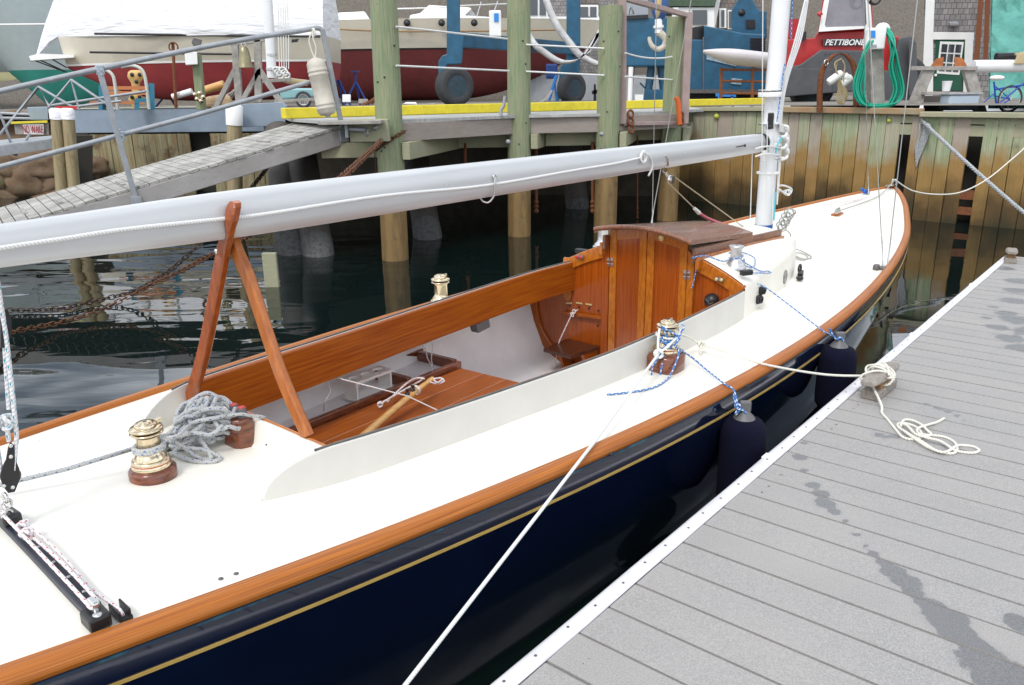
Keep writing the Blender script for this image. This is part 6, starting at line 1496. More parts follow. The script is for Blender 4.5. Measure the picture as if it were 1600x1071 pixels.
# pink steel frame on the pier edge
M_pink = mat('faded_pink_steel', (.36, .27, .25), .7, var=.2, scale=5, grime=((.22, .09, .05), 7, .62, .7))
pf_ = thing('steel_frame', 'faded pink steel U-shaped frame around the short dark piling', 'frame', D(1020, 195, 11.6))
yf1, yf2 = 11.0, 11.75
def fp(u, v): return D(u, v, yf1+(yf2-yf1)*(u-972)/99)
for u0, u1, v0, v1 in ((972, 972, -40, 194), (1076, 1069, 20, 194)):
    mb = MB(); mb.beam(fp(u0, v0), fp(u1, v1), .10, .12, up=(0, 1, 0), r=.008); mb.build('frame_post', M_pink, pf_)
mb = MB(); mb.beam(fp(972, 194), fp(1070, 192), .08, .05, r=.006); mb.build('bottom_bar', M_pink, pf_)
mb = MB(); mb.beam(fp(976, -2), fp(1072, 24), .08, .06, r=.006); mb.build('top_bar', M_pink, pf_)
for px in ((984, 178), (984, 190), (1062, 180), (1062, 190), (985, 202)):
    mb = MB(); mb.ring(fp(*px)-Vector((0, .08, 0)), .045, .016, axis=(.6, -1, .2), n=14); mb.build('shackle', M_rust, pf_)
mb = MB(); tubepx(mb, [(1056, 152), (1060, 160), (1062, 195)], 11.5, .035, 8); tag(mb.build('orange_hook', mat('orange_paint', (.6, .12, .02), .6)), 'small orange hooked iron against the dark piling', 'hook')
mb = MB(); 
tubepx(mb, [(985, 10), (982, 24), (990, 22), (986, 10)], 11.2, .012, 6); tag(mb.build('rope_shackle', M_chrome), 'steel shackle hanging near the top of the pink frame', 'shackle')
# upturned dinghy end on a rusty pipe rack
dn_ = thing('dinghy', 'weathered white pointed dinghy hull lying on a rusty pipe rack', 'dinghy', D(1150, 100, 15))
mb = MB(); rows = []
for k in range(15):
    f = k/14; u = 1099+f*104; c_ = D(u, 80+f*12, 15+f*.3); h = .18*math.sin(min(1, f*1.6+.12)*math.pi/2); w_2 = .30*math.sin(min(1, f*1.4+.06)*math.pi/2)
    rows.append([c_+Vector((0, w_2*math.cos(q)*-1, h*(math.sin(q) if math.sin(q) < 0 else math.sin(q)*.55))) for q in [2*math.pi*j/16 for j in range(16)]])
mb.grid(rows, wrap=True); mb.add(rows[0], [range(16)]); mb.build('dinghy_hull', mat('chalky_white', (.60, .56, .56), .6, var=.12, scale=3, grime=((.35, .25, .22), 5, .62, .5)), dn_)
rk = thing('pipe_rack', 'rusty pipe rack carrying the white dinghy', 'rack', D(1150, 168, 15.2))
for u in (1127, 1176):
    mb = MB(); tubepx(mb, [(u, 106), (u-1, 172)], 15.2, .030, 8); mb.build('rack_post', M_rust, rk)
mb = MB()
for v in (109, 127, 146): mb = MB(); tubepx(mb, [(1127, v), (1204, v+1)], 15.2, .022, 8); mb.build('rack_bar', M_rust, rk)
mb = MB(); slab(mb, [(1118, 146), (1150, 148), (1150, 152), (1118, 151)], 16.2, .4); slab(mb, [(1122, 150), (1126, 150), (1124, 168), (1120, 168)], 16.2, .1); slab(mb, [(1142, 150), (1146, 150), (1147, 168), (1143, 168)], 16.2, .1); tag(mb.build('blue_trestle', mat('bright_blue_plastic', (.03, .22, .62), .5)), 'low bright blue trestle behind the pipe rack', 'trestle')
# ------------------------------------------------------------------ red lift truck
M_redp = mat('red_machine_paint', (.46, .022, .022), .42, var=.25, scale=3, grime=((.18, .06, .05), 5, .60, .6))
M_char = mat('charcoal_paint', (.075, .078, .085), .5, var=.2, scale=4)
ct = thing('lift_truck', 'red and charcoal lift truck with a white-framed cab window parked behind the hose post', 'lift truck', G(1330, 17.5))
mb = MB(); slab(mb, [(1222, 62), (1272, 60), (1276, 52), (1285, 50), (1365, 47), (1370, 57), (1407, 57), (1400, 118), (1222, 115)], 17.6, 1.6); mb.build('body', M_redp, ct, bev=.03)
mb = MB(); slab(mb, [(1290, -30), (1278, 51), (1364, 45), (1362, -30)], 17.45, 1.3); cb = mb.build('cab', M_redp, ct, bev=.02)
mb = MB(); slab(mb, [(1293, -30), (1279, 50), (1363, 44), (1357, -30), (1351, -30), (1354, 37), (1352, 41), (1290, 42.5), (1289, 38), (1301, -30)], 17.38, .06); mb.build('window_frame', M_white, cb)
mb = MB(); slab(mb, [(1301, -30), (1289, 42), (1353, 41), (1351, -30)], 17.42, .05); mb.build('cab_glass', mat('cab_glass', (.24, .23, .26), .12, var=.25, scale=3, spec=.8), cb)
mb = MB(); slab(mb, [(1222, 152), (1228, 106), (1250, 101), (1282, 78), (1350, 79), (1368, 108), (1396, 112), (1403, 60), (1423, 56), (1430, 62), (1430, 168), (1380, 168), (1380, 140), (1300, 146), (1262, 140), (1240, 152)], 17.3, .5); mb.build('front_guard', M_char, ct, bev=.03)
mb = MB(); slab(mb, [(1222, 106), (1300, 108), (1300, 145), (1222, 152)], 17.2, .12); mb.build('guard_plate', M_char, ct, bev=.015); mb = MB(); slab(mb, [(1420, 62), (1432, 66), (1434, 150), (1420, 150)], 17.1, .1); mb.build('guard_plate', M_char, ct, bev=.015)
mb = MB()
for u in range(1290, 1330, 6): mb.lathe(D(u, 85, 17.28), [(.012, 0), (.010, .01)], 8, axis=(0, -1, 0))
mb.build('bolt_heads', M_black, ct)
mb = MB(); slab(mb, [(1286, 61.5), (1350, 60.5), (1350, 71), (1286, 72)], 17.55, .06); bd = mb.build('name_band', M_char, ct)
def text(name, txt, px, y, hpx, mt, par, shear=0, bold=0, wpx=None, dep=.004):
    cu = bpy.data.curves.new(name, 'FONT'); cu.body = txt; cu.size = 1; cu.shear = shear; cu.offset = bold; cu.extrude = .02; cu.align_x = 'LEFT'
    ob = bpy.data.objects.new('tmp', cu); COL.objects.link(ob); bpy.context.view_layer.update()
    me = ob.to_mesh(); vs = [v.co.copy() for v in me.vertices]; fs = [list(p.vertices) for p in me.polygons]; ob.to_mesh_clear(); bpy.data.objects.remove(ob)
    x0 = min(v.x for v in vs); x1 = max(v.x for v in vs); y0 = min(v.y for v in vs); y1 = max(v.y for v in vs)
    o = D(px[0], px[1], y); s = hpx*y/F/(y1-y0); sx = (wpx*y/F/(x1-x0)) if wpx else s
    mb = MB(); tilt = (D(px[0]+50, px[1], y)-o).normalized()
    mb.add([o+tilt*((v.x-x0)*sx)+UP*((v.y-y0)*s)-Vector((0, dep+v.z*.2, 0)) for v in vs], fs); return mb.build(name, mt, par)
text('name_lettering', 'PETTIBONE', (1289, 71), 17.52, 8.2, mat('white_lettering', (.85, .85, .85), .5), bd, shear=.25, bold=.02, wpx=59)
mb = MB(); slab(mb, [(1235, 160), (1420, 160), (1420, 176), (1235, 176)], 18, 1); mb.build('underbody', M_black, ct)
wheel(D(1410, 132, 17.9), .55, (.3, -.95, 0), .4, ct); wheel(D(1268, 138, 17.9), .45, (.1, -1, 0), .4, ct)
mb = MB(); mb.ring(D(1368, -2, 17), .10, .02, axis=(0, -1, 0), n=18); mb.ring(D(1366, -4, 17), .13, .02, axis=(0, -1, 0), n=18); tag(mb.build('black_cable', M_black), 'black cable loop hanging at the top right of the cab', 'cable')
mb = MB(); slab(mb, [(1226, 30), (1248, 30), (1248, 60), (1226, 60)], 21, 1); tag(mb.build('red_container', M_redp), 'faded red box just right of the mast in the background', 'container')
# ------------------------------------------------------------------ hose post and hoop
M_hose = mat('green_hose', (.005, .33, .21), .35, var=.15, scale=4)
yh = wall_pt(-.55, 0).y+.30
hp = thing('power_post', 'grey timber post with a white power box on the edge of the plank wall', 'post', D(1368, 172, yh))
mb = MB(); mb.beam(D(1366, 78, yh), D(1369, 176, yh), .20, .16, up=(0, 1, 0), r=.01); mb.build('post', M_wood_gr, hp)
mb = MB(); a_, b_ = D(1350, 78, yh-.12), D(1383, 44, yh-.12); mb.bbox((a_+b_)/2, (b_.x-a_.x, .14, b_.z-a_.z), .02); bx_ = mb.build('power_box', M_white, hp)
mb = MB(); slab(mb, [(1361, 48), (1368, 48), (1368, 59), (1361, 59)], yh-.205, .03); mb.build('blue_socket', mat('socket_blue', (.02, .25, .70), .4), bx_)
mb = MB(); slab(mb, [(1359, 70), (1370, 70), (1370, 74), (1359, 74)], yh-.198, .02); mb.build('box_label', M_steelg, bx_)
mb = MB(); mb.ball(D(1379, 46, yh), .10, 12, (1.1, .7, .9)); mb.build('cloth_cap', M_liner, hp)
mb = MB(); rd = random.Random(3)
for k in range(13):
    lx = 1333+rd.uniform(0, 13); rx = 1413-rd.uniform(0, 17); bv = 170-rd.uniform(0, 7); yo = yh-.16-.012*k; w_l = rd.uniform(-2, 2)
    lp = [D(1376+rd.uniform(-3, 6), 43+rd.uniform(0, 4), yh-.02), D(1352+w_l, 80, yo), D(lx+6, 110, yo), D(lx, 138, yo), D(lx+8, 160, yo), D(1362+w_l, bv, yo), D(1385+w_l, bv-1, yo), D(rx-6, 158, yo), D(rx, 138, yo), D(rx-7, 105, yo), D(1392+rd.uniform(-3, 6), 65, yo)]
    mb.tube(spline(lp, 5, closed=True), .0145, 7, closed=True)
mb.tube(spline([D(1352, 116, yh-.28), D(1350, 130, yh-.28), D(1352, 155, yh-.28), D(1365, 169, yh-.28)], 5), .0145, 7)
tag(mb.build('garden_hose', M_hose, None, fix=False), 'bright green garden hose hung in long loops on the power post', 'hose')
yr = yh+.15
ho = thing('iron_hoop', 'rusty iron arch with white floats and coiled line hanging from it', 'iron arch', D(1310, 172, yr))
mb = MB(); q = spline([D(u, v, yr) for u, v in ((1281, 175), (1282, 130), (1288, 104), (1302, 88), (1315, 84), (1328, 92), (1336, 110), (1338, 140), (1338, 172))], 6)
rows = [[p+Vector((-.035, -.02, 0)), p+Vector((.035, -.02, 0)), p+Vector((.035, .04, 0)), p+Vector((-.035, .04, 0))] for p in q]; mb.grid(rows, wrap=True); mb.build('arch', M_rust, ho)
fl = thing('float_cluster', 'cluster of white foam floats with a tan line coil hanging in the rusty arch', 'floats', D(1310, 130, yr))
for i, (a_, b_) in enumerate((((1294, 130), (1316, 114)), ((1314, 134), (1330, 120)), ((1318, 118), (1326, 126)))):
    mb = MB(); p, q_ = D(*a_, yr-.08), D(*b_, yr-.08); mb.tube([p, p.lerp(q_, .1), q_.lerp(p, .1), q_], [.045, .062, .062, .045], 12); mb.build('foam_float', M_white, fl)
mb = MB()
for k in range(5): mb.tube(spline([D(u, v, yr-.09-.01*k) for u, v in ((1315, 92), (1308-k, 100), (1306+k, 118), (1310+k*2, 140), (1306+k*3, 155), (1314+k, 163), (1324-k, 150), (1318, 125), (1320, 104), (1316, 94))], 5), .009, 6)
mb.build('tan_coil', R_tan, fl, fix=False)
mb = MB(); mb.ring(D(1291, 98, yr-.05), .04, .009, axis=(.5, -1, 0), n=14); mb.build('ring', M_chrome, ho)
# crates, planks between
for i, (pts, y, dp, mt, lb) in enumerate([([(1338, 152), (1380, 150), (1380, 170), (1338, 170)], yh+.4, .3, M_wood_gr, 'weathered timber block behind the foot of the hose'), ([(1443, 150), (1474, 150), (1474, 178), (1443, 178)], 14.2, .6, M_conc, 'pale concrete block left of the grey tote')]):
    mb = MB(); slab(mb, pts, y, dp); tag(mb.build('block', mt, None, bev=.01), lb, 'block')
# ------------------------------------------------------------------ shingled building with green door
yb = 21
hb_ = thing('shingled_building', 'grey shingled building with white trim and a dark green door', 'building', G(1490, yb))
mb = MB(); slab(mb, [(1444, -60), (1560, -60), (1560, 165), (1444, 165)], yb, 6); mb.build('wall', M_shing, hb_)
mb = MB(); slab(mb, [(1449, -60), (1463, -60), (1458, 60), (1458, 160), (1440, 160)], yb-.06, .05); slab(mb, [(1458, 50), (1522, 51), (1522, 62), (1458, 62)], yb-.07, .06); slab(mb, [(1508, 62), (1521, 62), (1517, 144), (1505, 144)], yb-.07, .06); mb.build('white_trim', M_white, hb_)
mb = MB(); slab(mb, [(1463, 60), (1510, 61), (1503, 142), (1458, 141)], yb-.04, .035); dr = mb.build('door', mat('dark_green_paint', (.008, .085, .045), .4), hb_)
mb = MB(); slab(mb, [(1469, 65), (1506, 66), (1499, 117.5), (1463.5, 115)], yb-.055, .012); wf = mb.build('window_frame', M_white, dr)
mb = MB(); 
for i in range(3):
    for j in range(3):
        def q_(a_, b_): 
            tl_, tr_, br_, bl_ = (1471, 68), (1504, 69), (1498, 114.5), (1466, 112.5)
            t0 = (tl_[0]+(tr_[0]-tl_[0])*a_, tl_[1]+(tr_[1]-tl_[1])*a_); t1 = (bl_[0]+(br_[0]-bl_[0])*a_, bl_[1]+(br_[1]-bl_[1])*a_); return (t0[0]+(t1[0]-t0[0])*b_, t0[1]+(t1[1]-t0[1])*b_)
        a0, a1, b0, b1 = i/3+.03, (i+1)/3-.03, j/3+.025, (j+1)/3-.025
        slab(mb, [q_(a0, b0), q_(a1, b0), q_(a1, b1), q_(a0, b1)], yb-.062, .005)
mb.build('panes', M_glass, wf)
mb = MB(); mb.ball(D(1462, 118, yb-.08), .035, 10); mb.build('door_knob', M_white, dr)
mb = MB(); slab(mb, [(1484, 34), (1498, 34), (1498, 41), (1484, 41)], yb-.15, .15); mb.build('wall_lamp', M_steelg, hb_, bev=.03)
mb = MB(); slab(mb, [(1533, -60), (1541, -60), (1530, 98), (1521, 98)], yb-.9, .1); slab(mb, [(1541, -60), (1551, -60), (1543, 98), (1536, 98)], yb-.8, .1); tag(mb.build('rusty_posts', M_rust), 'pair of rust-red posts between the shingles and the teal tarp', 'posts')
mb = MB(); rows = []
for i in range(15):
    rows.append([D(1552-8*j/10*0+ (1546-1552)*i/14*1.0+j*11, -40+i*15, 17.6+.16*noise.noise((i*.5, j*.9, 3))+.10*noise.noise((i*1.3, j*.4, 7))) for j in range(11)])
mb.grid(rows); rows2 = [[p+Vector((0, .05, 0)) for p in r] for r in rows]; mb.grid(rows2)
tag(mb.build('teal_tarp', mat('teal_tarp', (.13, .42, .36), .4, bump=.6, scale=2, bscale=4, bdist=.08, var=.15), None, fix=False), 'crumpled sea-green tarpaulin hanging at the right edge', 'tarp')
mb = MB(); rows = []
tubepx(mb, [(1520, 104), (1524, 104), (1700, 102)], 14, .10, 16); tag(mb.build('white_spar', M_mast), 'thick white spar resting beside the teal tarp', 'spar')
mb = MB(); tubepx(mb, [(1556, 89), (1700, 86)], 14.1, .06, 12); tag(mb.build('black_roll', M_black), 'black roll lying on top of the white spar', 'roll')
mb = MB()
for k in range(7): mb.tube(spline([D(1586+k*3, 84, 13.9), D(1590+k*2, 88-k, 13.88), D(1586+k*3, 100, 13.85)], 4), .02, 6)
tag(mb.build('rope_bundle', R_tan, None, fix=False), 'bunched tan rope draped over the black roll', 'rope')
# A-frame bench of timbers
yw = 13.4
af = thing('timber_trestle', 'grey timber trestle with orange-brown brackets in front of the green door', 'trestle', D(1478, 175, yw))
for a_, b_ in (((1452, 106), (1422, 178)), ((1512, 107), (1532, 178))):
    mb = MB(); mb.beam(D(*a_, yw), D(*b_, yw), .17, .09, up=(0, 1, 0), r=.006); mb.build('trestle_leg', M_wood_gr, af)
mb = MB(); mb.beam(D(1423, 107, yw-.05), D(1526, 107, yw-.05), .08, .06, r=.005); mb.beam(D(1440, 146, yw-.05), D(1528, 147, yw-.05), .3, .05, r=.005); mb.build('cross_timber', M_wood_gr, af)
for pts in ([(1453, 105), (1463, 92), (1475, 89), (1473, 105)], [(1491, 105), (1492, 89), (1504, 91), (1512, 105)]):
    mb = MB(); slab(mb, pts, yw-.05, .12); mb.build('bracket', mat('orange_rust_board', (.42, .14, .04), .7, var=.4, scale=9) if 'orange_rust_board' not in MATS else MATS['orange_rust_board'], af)
mb = MB(); a_, b_ = D(1473, 173, yw-.3), D(1524, 148, yw-.3); mb.bbox((a_+b_)/2, (b_.x-a_.x, .3, b_.z-a_.z), .03); tt_ = thing('storage_tote', 'pale grey-blue plastic tote under the timber trestle', 'tote', (a_+b_)/2); mb.build('tote_body', mat('pale_blue_plastic', (.42, .50, .58), .5), tt_)
mb = MB(); mb.bbox(Vector(((a_.x+b_.x)/2, yw-.3, b_.z+.012)), (b_.x-a_.x+.04, .34, .025), .008); mb.build('tote_lid', M_steelg, tt_)
mb = MB(); c_ = D(1478, 143, yw-.1); mb.lathe(c_, [(.055, 0), (.075, .15), (.078, .155), (.07, .156), (.05, .02)], 18, cap=False); mb.lathe(c_, [(.055, 0), (.001, .001)], 18); tag(mb.build('white_bucket', M_liner), 'small white bucket standing on the trestle shelf', 'bucket')
# bicycle
yk = 12.4
bk_ = thing('bicycle', 'blue bicycle with a white saddle cover at the right edge', 'bicycle', D(1578, 174, yk))
def bw(u, v, R):
    mb = MB(); c_ = D(u, v, yk); mb.ring(c_, R, .014, axis=(.12, -1, 0), n=36, m=7); w_ = mb.build('wheel', M_tyre, bk_)
    mb = MB(); mb.ring(c_, R-.02, .006, axis=(.12, -1, 0), n=36, m=5); mb.build('rim', M_alu, w_)
    mb = MB()
    for k in range(20): q = k*math.pi/10; mb.tube([c_, c_+Vector((math.cos(q)*(R-.02), 0, math.sin(q)*(R-.02)))], .0016, 4)
    mb.tube([c_-Vector((0, .03, 0)), c_+Vector((0, .03, 0))], .014, 8); mb.build('spokes', M_chrome, w_)
bw(1578, 155, .185); bw(1660, 155, .185)
mb = MB()
for a_, b_, r in (((1553, 128), (1557, 168), .013), ((1553, 150), (1578, 155), .009), ((1555, 135), (1578, 155), .008), ((1557, 165), (1600, 130), .013), ((1556, 140), (1630, 128), .014), ((1630, 122), (1660, 155), .012), ((1557, 168), (1578, 156), .010), ((1555, 145), (1537, 160), .009)): tubepx(mb, [a_, b_], yk, r, 7)
mb.build('bicycle_frame', mat('blue_enamel', (.01, .05, .35), .35), bk_)
mb = MB(); mb.ball(D(1558, 122, yk), .10, 14, (1.1, .6, .38)); mb.build('saddle', M_white, bk_)
# ------------------------------------------------------------------ houses on the slope
def house(name, lb, y, outline, dep, mt, extra): 
    t = thing(name, lb, 'house', D(outline[0][0], outline[0][1], y)); mb = MB(); slab(mb, outline, y, dep); mb.build('wall', mt, t)
    for nm, pts, m_ in extra:
        mb = MB(); slab(mb, pts, y-.12 if nm != 'pane' else y-.16, .11 if nm != 'roof' else dep+.3); mb.build(nm, m_, t)
    return t
M_roofg = mat('green_roof', (.07, .11, .07), .8, var=.3, scale=10)
R4 = lambda x0, y0, x1, y1: [(x0, y0), (x1, y0), (x1, y1), (x0, y1)]
house('shingled_house', 'grey shingled house with white-framed windows behind the travel lift', 33.2, R4(822, -60, 960, 165), 5, M_shing, [('white_band', R4(826, 26, 936, 31), M_white), ('white_band', R4(908, 36, 936, 48), M_white), ('window', R4(826, -5, 856, 26), M_white), ('pane', R4(829, -3, 840, 24), M_glass), ('pane', R4(843, -3, 853, 24), M_glass), ('window', R4(904, 8, 935, 38), M_white), ('pane', R4(907, 11, 919, 35), M_glass), ('pane', R4(922, 11, 932, 35), M_glass), ('brick_panel', R4(908, 0, 935, 8), M_shingb)])
house('gabled_house', 'brown shingled gabled house with white windows and a green roof', 36, [(1120, 60), (1120, -10), (1140, -40), (1190, -40), (1190, 60)], 4, M_shingb, [('window', R4(1124, 13, 1135, 44), M_white), ('pane', R4(1127, 16, 1132, 42), M_glass), ('window', R4(1137, 16, 1146, 46), M_white), ('pane', R4(1139, 18, 1144, 44), M_glass), ('white_band', [(1112, 15), (1124, -12), (1128, -12), (1116, 50), (1112, 50)], M_white)])
house('porch_house', 'low white-trimmed wing with a dark green roof beside the gabled house', 35, R4(1050, 12, 1116, 120), 4, M_white, [('window', R4(1082, 16, 1105, 38), M_glass), ('roof', [(1030, -20), (1125, -20), (1117, 10), (1030, 10)], M_roofg), ('post', R4(1052, 12, 1060, 40), M_liner)])
mb = MB()
for k in range(56):
    a_ = 815+k*4.4; slab(mb, [(a_, 118), (a_+2.2, 117), (a_+2.2, 166), (a_, 166)], 31.0+(.0 if k % 2 else .05), .05); slab(mb, [(a_+2.2, 117), (a_+4.4, 118), (a_+4.4, 166), (a_+2.2, 166)], 31.04, .05)
tag(mb.build('corrugated_fence', mat('corrugated_steel', (.42, .44, .46), .5, metal=.3, var=.1)), 'pale corrugated metal fence under the slings of the travel lift', 'fence')
mb = MB(); slab(mb, R4(853, 100, 871, 123), 26, .8); tag(mb.build('blue_bin', mat('dark_blue_plastic', (.01, .05, .22), .5), None, bev=.05), 'dark blue bin behind the travel lift beam', 'bin')
mb = MB(); tubepx(mb, [(870, 118), (857, 158)], 25, .05, 8); tubepx(mb, [(866, 120), (870, 160)], 25.2, .03, 8); tag(mb.build('blue_prop', mat('prop_blue', (.02, .16, .45), .5)), 'slanting bright blue prop beside the rear tyre', 'prop')
mb = MB(); tubepx(mb, [(986, 105), (984, 162)], 17, .05, 8); slab(mb, R4(992, 148, 1005, 160), 17, .1); tag(mb.build('white_pipe', M_white), 'white pipe and bracket standing behind the pink frame', 'pipe')
mb = MB(); slab(mb, [(928, 132), (931, 132), (932, 158), (927, 158)], 24, .2); slab(mb, [(925, 142), (935, 140), (935, 146), (925, 148)], 24, .2); tag(mb.build('black_cleat', M_black), 'black iron cleat standing left of the flat-topped piling', 'cleat')
# power box on the middle piling, rope rails
pb = thing('power_box', 'white power box with a blue socket fixed to the middle piling', 'power box', D(774, 58, p2.y-.05))
mb = MB(); a_, b_ = D(765, 58, p2.y), D(783, 17, p2.y); mb.bbox((a_+b_)/2, (b_.x-a_.x, .14, b_.z-a_.z), .015); mb.build('box', M_white, pb)
mb = MB(); slab(mb, R4(772, 21, 779, 34), p2.y-.085, .03); mb.build('blue_socket', MATS['socket_blue'], pb)
for i, (a_, b_, y0, y1, sg, lb) in enumerate([((619, 42), (793, 61), p1.y+.0, p2.y, 0, 'upper line from the left piling to the middle piling'), ((619, 103), (795, 111), p1.y+.0, p2.y, 0, 'lower line from the left piling to the middle piling'), ((822, 70), (944, 76), p2.y, p3.y, 0, 'upper line from the middle piling to the flat-topped piling'), ((822, 112), (944, 118), p2.y, p3.y, .0, 'lower line from the middle piling to the flat-topped piling'), ((977, 83), (1050, 89), p3.y, p4.y, .04, 'sagging upper line inside the pink frame'), ((977, 120), (1050, 125), p3.y, p4.y, 0, 'lower line inside the pink frame')]):
    mb = MB(); mb.tube(sag(D(*a_, y0), D(*b_, y1), sg), .011, 7); tag(mb.build('rope_rail', R_white, None, fix=False), lb, 'rope', 'lines strung between the pilings')
mb = MB(); tubepx(mb, [(789, 150), (787, 165), (783, 172), (783, 182)], 10.4, .02, 8, 4); tag(mb.build('grab_pipe', M_steelg), 'short bent grey pipe at the foot of the middle piling', 'pipe')
# ------------------------------------------------------------------ left side of the yard
yl = 15.5
bn = thing('park_bench', 'bench with orange slats and blue end frames beside the carved post', 'bench', D(198, 172, yl))
for u in (160, 236):
    mb = MB(); slab(mb, [(u-6, 172), (u-6, 134), (u-2, 130), (u+5, 131), (u+6, 172)], yl+.3, .08); slab(mb, [(u-26 if u > 200 else u-6, 160), (u-24 if u > 200 else u-5, 154), (u, 154), (u, 159), (u-18 if u > 200 else u, 160), (u-18 if u > 200 else u, 172), (u-26 if u > 200 else u-6, 172)], yl, .08)
    mb.build('bench_end', mat('bench_teal_blue', (.02, .17, .26), .6) if 'bench_teal_blue' not in MATS else MATS['bench_teal_blue'], bn)
for v in (135, 143): mb = MB(); slab(mb, R4(163, v, 232, v+5.5), yl+.28, .05); mb.build('back_slat', mat('orange_slat', (.46, .17, .06), .6) if 'orange_slat' not in MATS else MATS['orange_slat'], bn)
for q in (0, .14): mb = MB(); slab(mb, R4(140, 160-q*8, 225, 163-q*8), yl+q, .12); mb.build('seat_slat', MATS['orange_slat'], bn)
M_carv = mat('carved_yellow_wood', (.66, .43, .15), .6, var=.2, scale=6)
cv = thing('carved_post', 'yellowish carved wooden post with round dark holes behind the bench', 'carving', D(212, 170, yl+.8))
mb = MB()
rows = []
for v, w_, in ((110, 8), (113, 12), (120, 13), (124, 11), (130, 7), (140, 5.5), (148, 8), (155, 12), (162, 6), (170, 6)):
    c_ = D(212, v, yl+.8); r = w_*yl/F; rows.append([c_+Vector((r*math.cos(q), .5*r*math.sin(q), 0)) for q in [2*math.pi*k/16 for k in range(16)]])
mb.grid(rows, wrap=True); mb.add(rows[0], [range(16)]); mb.build('carving_body', M_carv, cv)
mb = MB()
for px in ((206, 117), (218, 117), (213, 128), (206, 152), (218, 152)): mb.ball(D(*px, yl+.8-.09), .04, 10, (1, .4, 1))
mb.build('carved_holes', M_black, cv)
rp = thing('rusty_marker', 'tall rusty iron rod topped with a ring', 'iron rod', D(272, 168, 14.5))
mb = MB(); tubepx(mb, [(270, 66), (275, 170)], 14.5, .028, 8); mb.build('rod', M_rust, rp)
mb = MB(); mb.ring(D(271, 74, 14.45), .075, .014, axis=(0, -1, 0), n=20); mb.build('ring', M_rust, rp)
lp_ = thing('lamp_post', 'green timber post carrying a white power box and a grey floodlight', 'post', D(308, 168, 13.6))
mb = MB(); mb.beam(D(307, 85, 13.6), D(315, 172, 13.6), .13, .12, up=(0, 1, 0), r=.01); mb.build('post', M_pile, lp_)
mb = MB(); slab(mb, [(288, 79), (308, 82), (309, 101), (290, 102)], 13.4, .16); mb.build('power_box', M_white, lp_, bev=.01)
mb = MB(); slab(mb, [(299, 66), (303, 58), (316, 62), (313, 75), (303, 73)], 13.4, .2); mb.build('floodlight', M_dkgrey, lp_, bev=.01)
mb = MB()
for px in ((305, 148), (312, 146), (317, 152), (308, 155), (314, 158)): mb.ball(D(*px, 13.45), .04, 8)
mb.build('tap_fittings', M_bronze, lp_)
mb = MB(); tubepx(mb, [(270, 152), (300, 143)], 14.6, .055, 10); tag(mb.build('wrapped_spar_end', M_white), 'white wrapped end of a spar lying behind the iron rod', 'spar')
mb = MB(); tubepx(mb, [(318, 142), (350, 132)], 14.6, .07, 10); tag(mb.build('wooden_spar', MATS['ash_wood']), 'short varnished spar right of the lamp post', 'spar')
# bell frame
bf = thing('bell_frame', 'grey timber frame with diagonal braces for the ship bell', 'timber frame', D(385, 160, 12.6))
for a_, b_, w_ in (((367, 66), (374, 160), .10), ((403, 62), (404, 160), .10), ((368, 108), (338, 168), .07), ((405, 112), (378, 160), .07), ((404, 108), (442, 165), .08), ((360, 68), (412, 60), .09)):
    mb = MB(); mb.beam(D(*a_, 12.6), D(*b_, 12.6), w_, .07, up=(0, 1, 0), r=.006); mb.build('timber', M_wood_gr, bf)
be = thing('ship_bell', 'bronze ship bell hanging in the timber frame', 'bell', D(384, 106, 12.5))
mb = MB(); c_ = D(384, 106, 12.5); R_ = .12; mb.lathe(c_, [(R_, 0), (R_*.93, .03), (R_*.72, .10), (R_*.62, .20), (R_*.52, .27), (R_*.2, .30), (.02, .305)], 24); mb.build('bell_body', mat('tarnished_bronze', (.28, .25, .15), .4, metal=.6, var=.3, scale=10), be)
mb = MB(); mb.ring(c_+UP*.32, .03, .008, axis=(0, -1, 0), n=12); mb.tube([c_+UP*.34, c_+UP*.42], .01, 6); mb.build('bell_hanger', M_chrome, be)
# white mast standing in the yard, rigging and blocks
wm = thing('white_mast', 'white painted mast standing upright beside the bell frame with lines made fast to it', 'mast', D(424, 118, 14))
mb = MB(); rr0 = 7*14/F; mb.tube([D(418, -60, 14), D(418, 0, 14), D(425, 122, 14)], rr0, 18); mb.build('mast_tube', M_mast, wm)
mb = MB(); mb.tube([D(424, 84, 14), D(424.3, 88, 14)], rr0*1.1, 18); mb.tube([D(425, 106, 14), D(425.4, 110, 14)], rr0*1.25, 18); mb.build('mast_fittings', M_alu, wm)
mb = MB()
for k in range(5): tubepx(mb, [(436+k*3, -20), (435+k*4, 60), (437+k*3.5, 108)], 14-.05, .008, 5)
for k in range(6): knot(mb, D(432+k*3.2, 110+(k % 3)*4, 13.9), .05, .012, 20+k, 2)
mb.build('yard_lines', R_white, wm, fix=False)
mb = MB(); tubepx(mb, [(430, 118), (450, 126), (480, 130)], 14.2, .05, 8, 4); tag(mb.build('furled_bundle', R_tan, None, fix=False), 'tan furled bundle lying low beside the white mast', 'sail bundle')
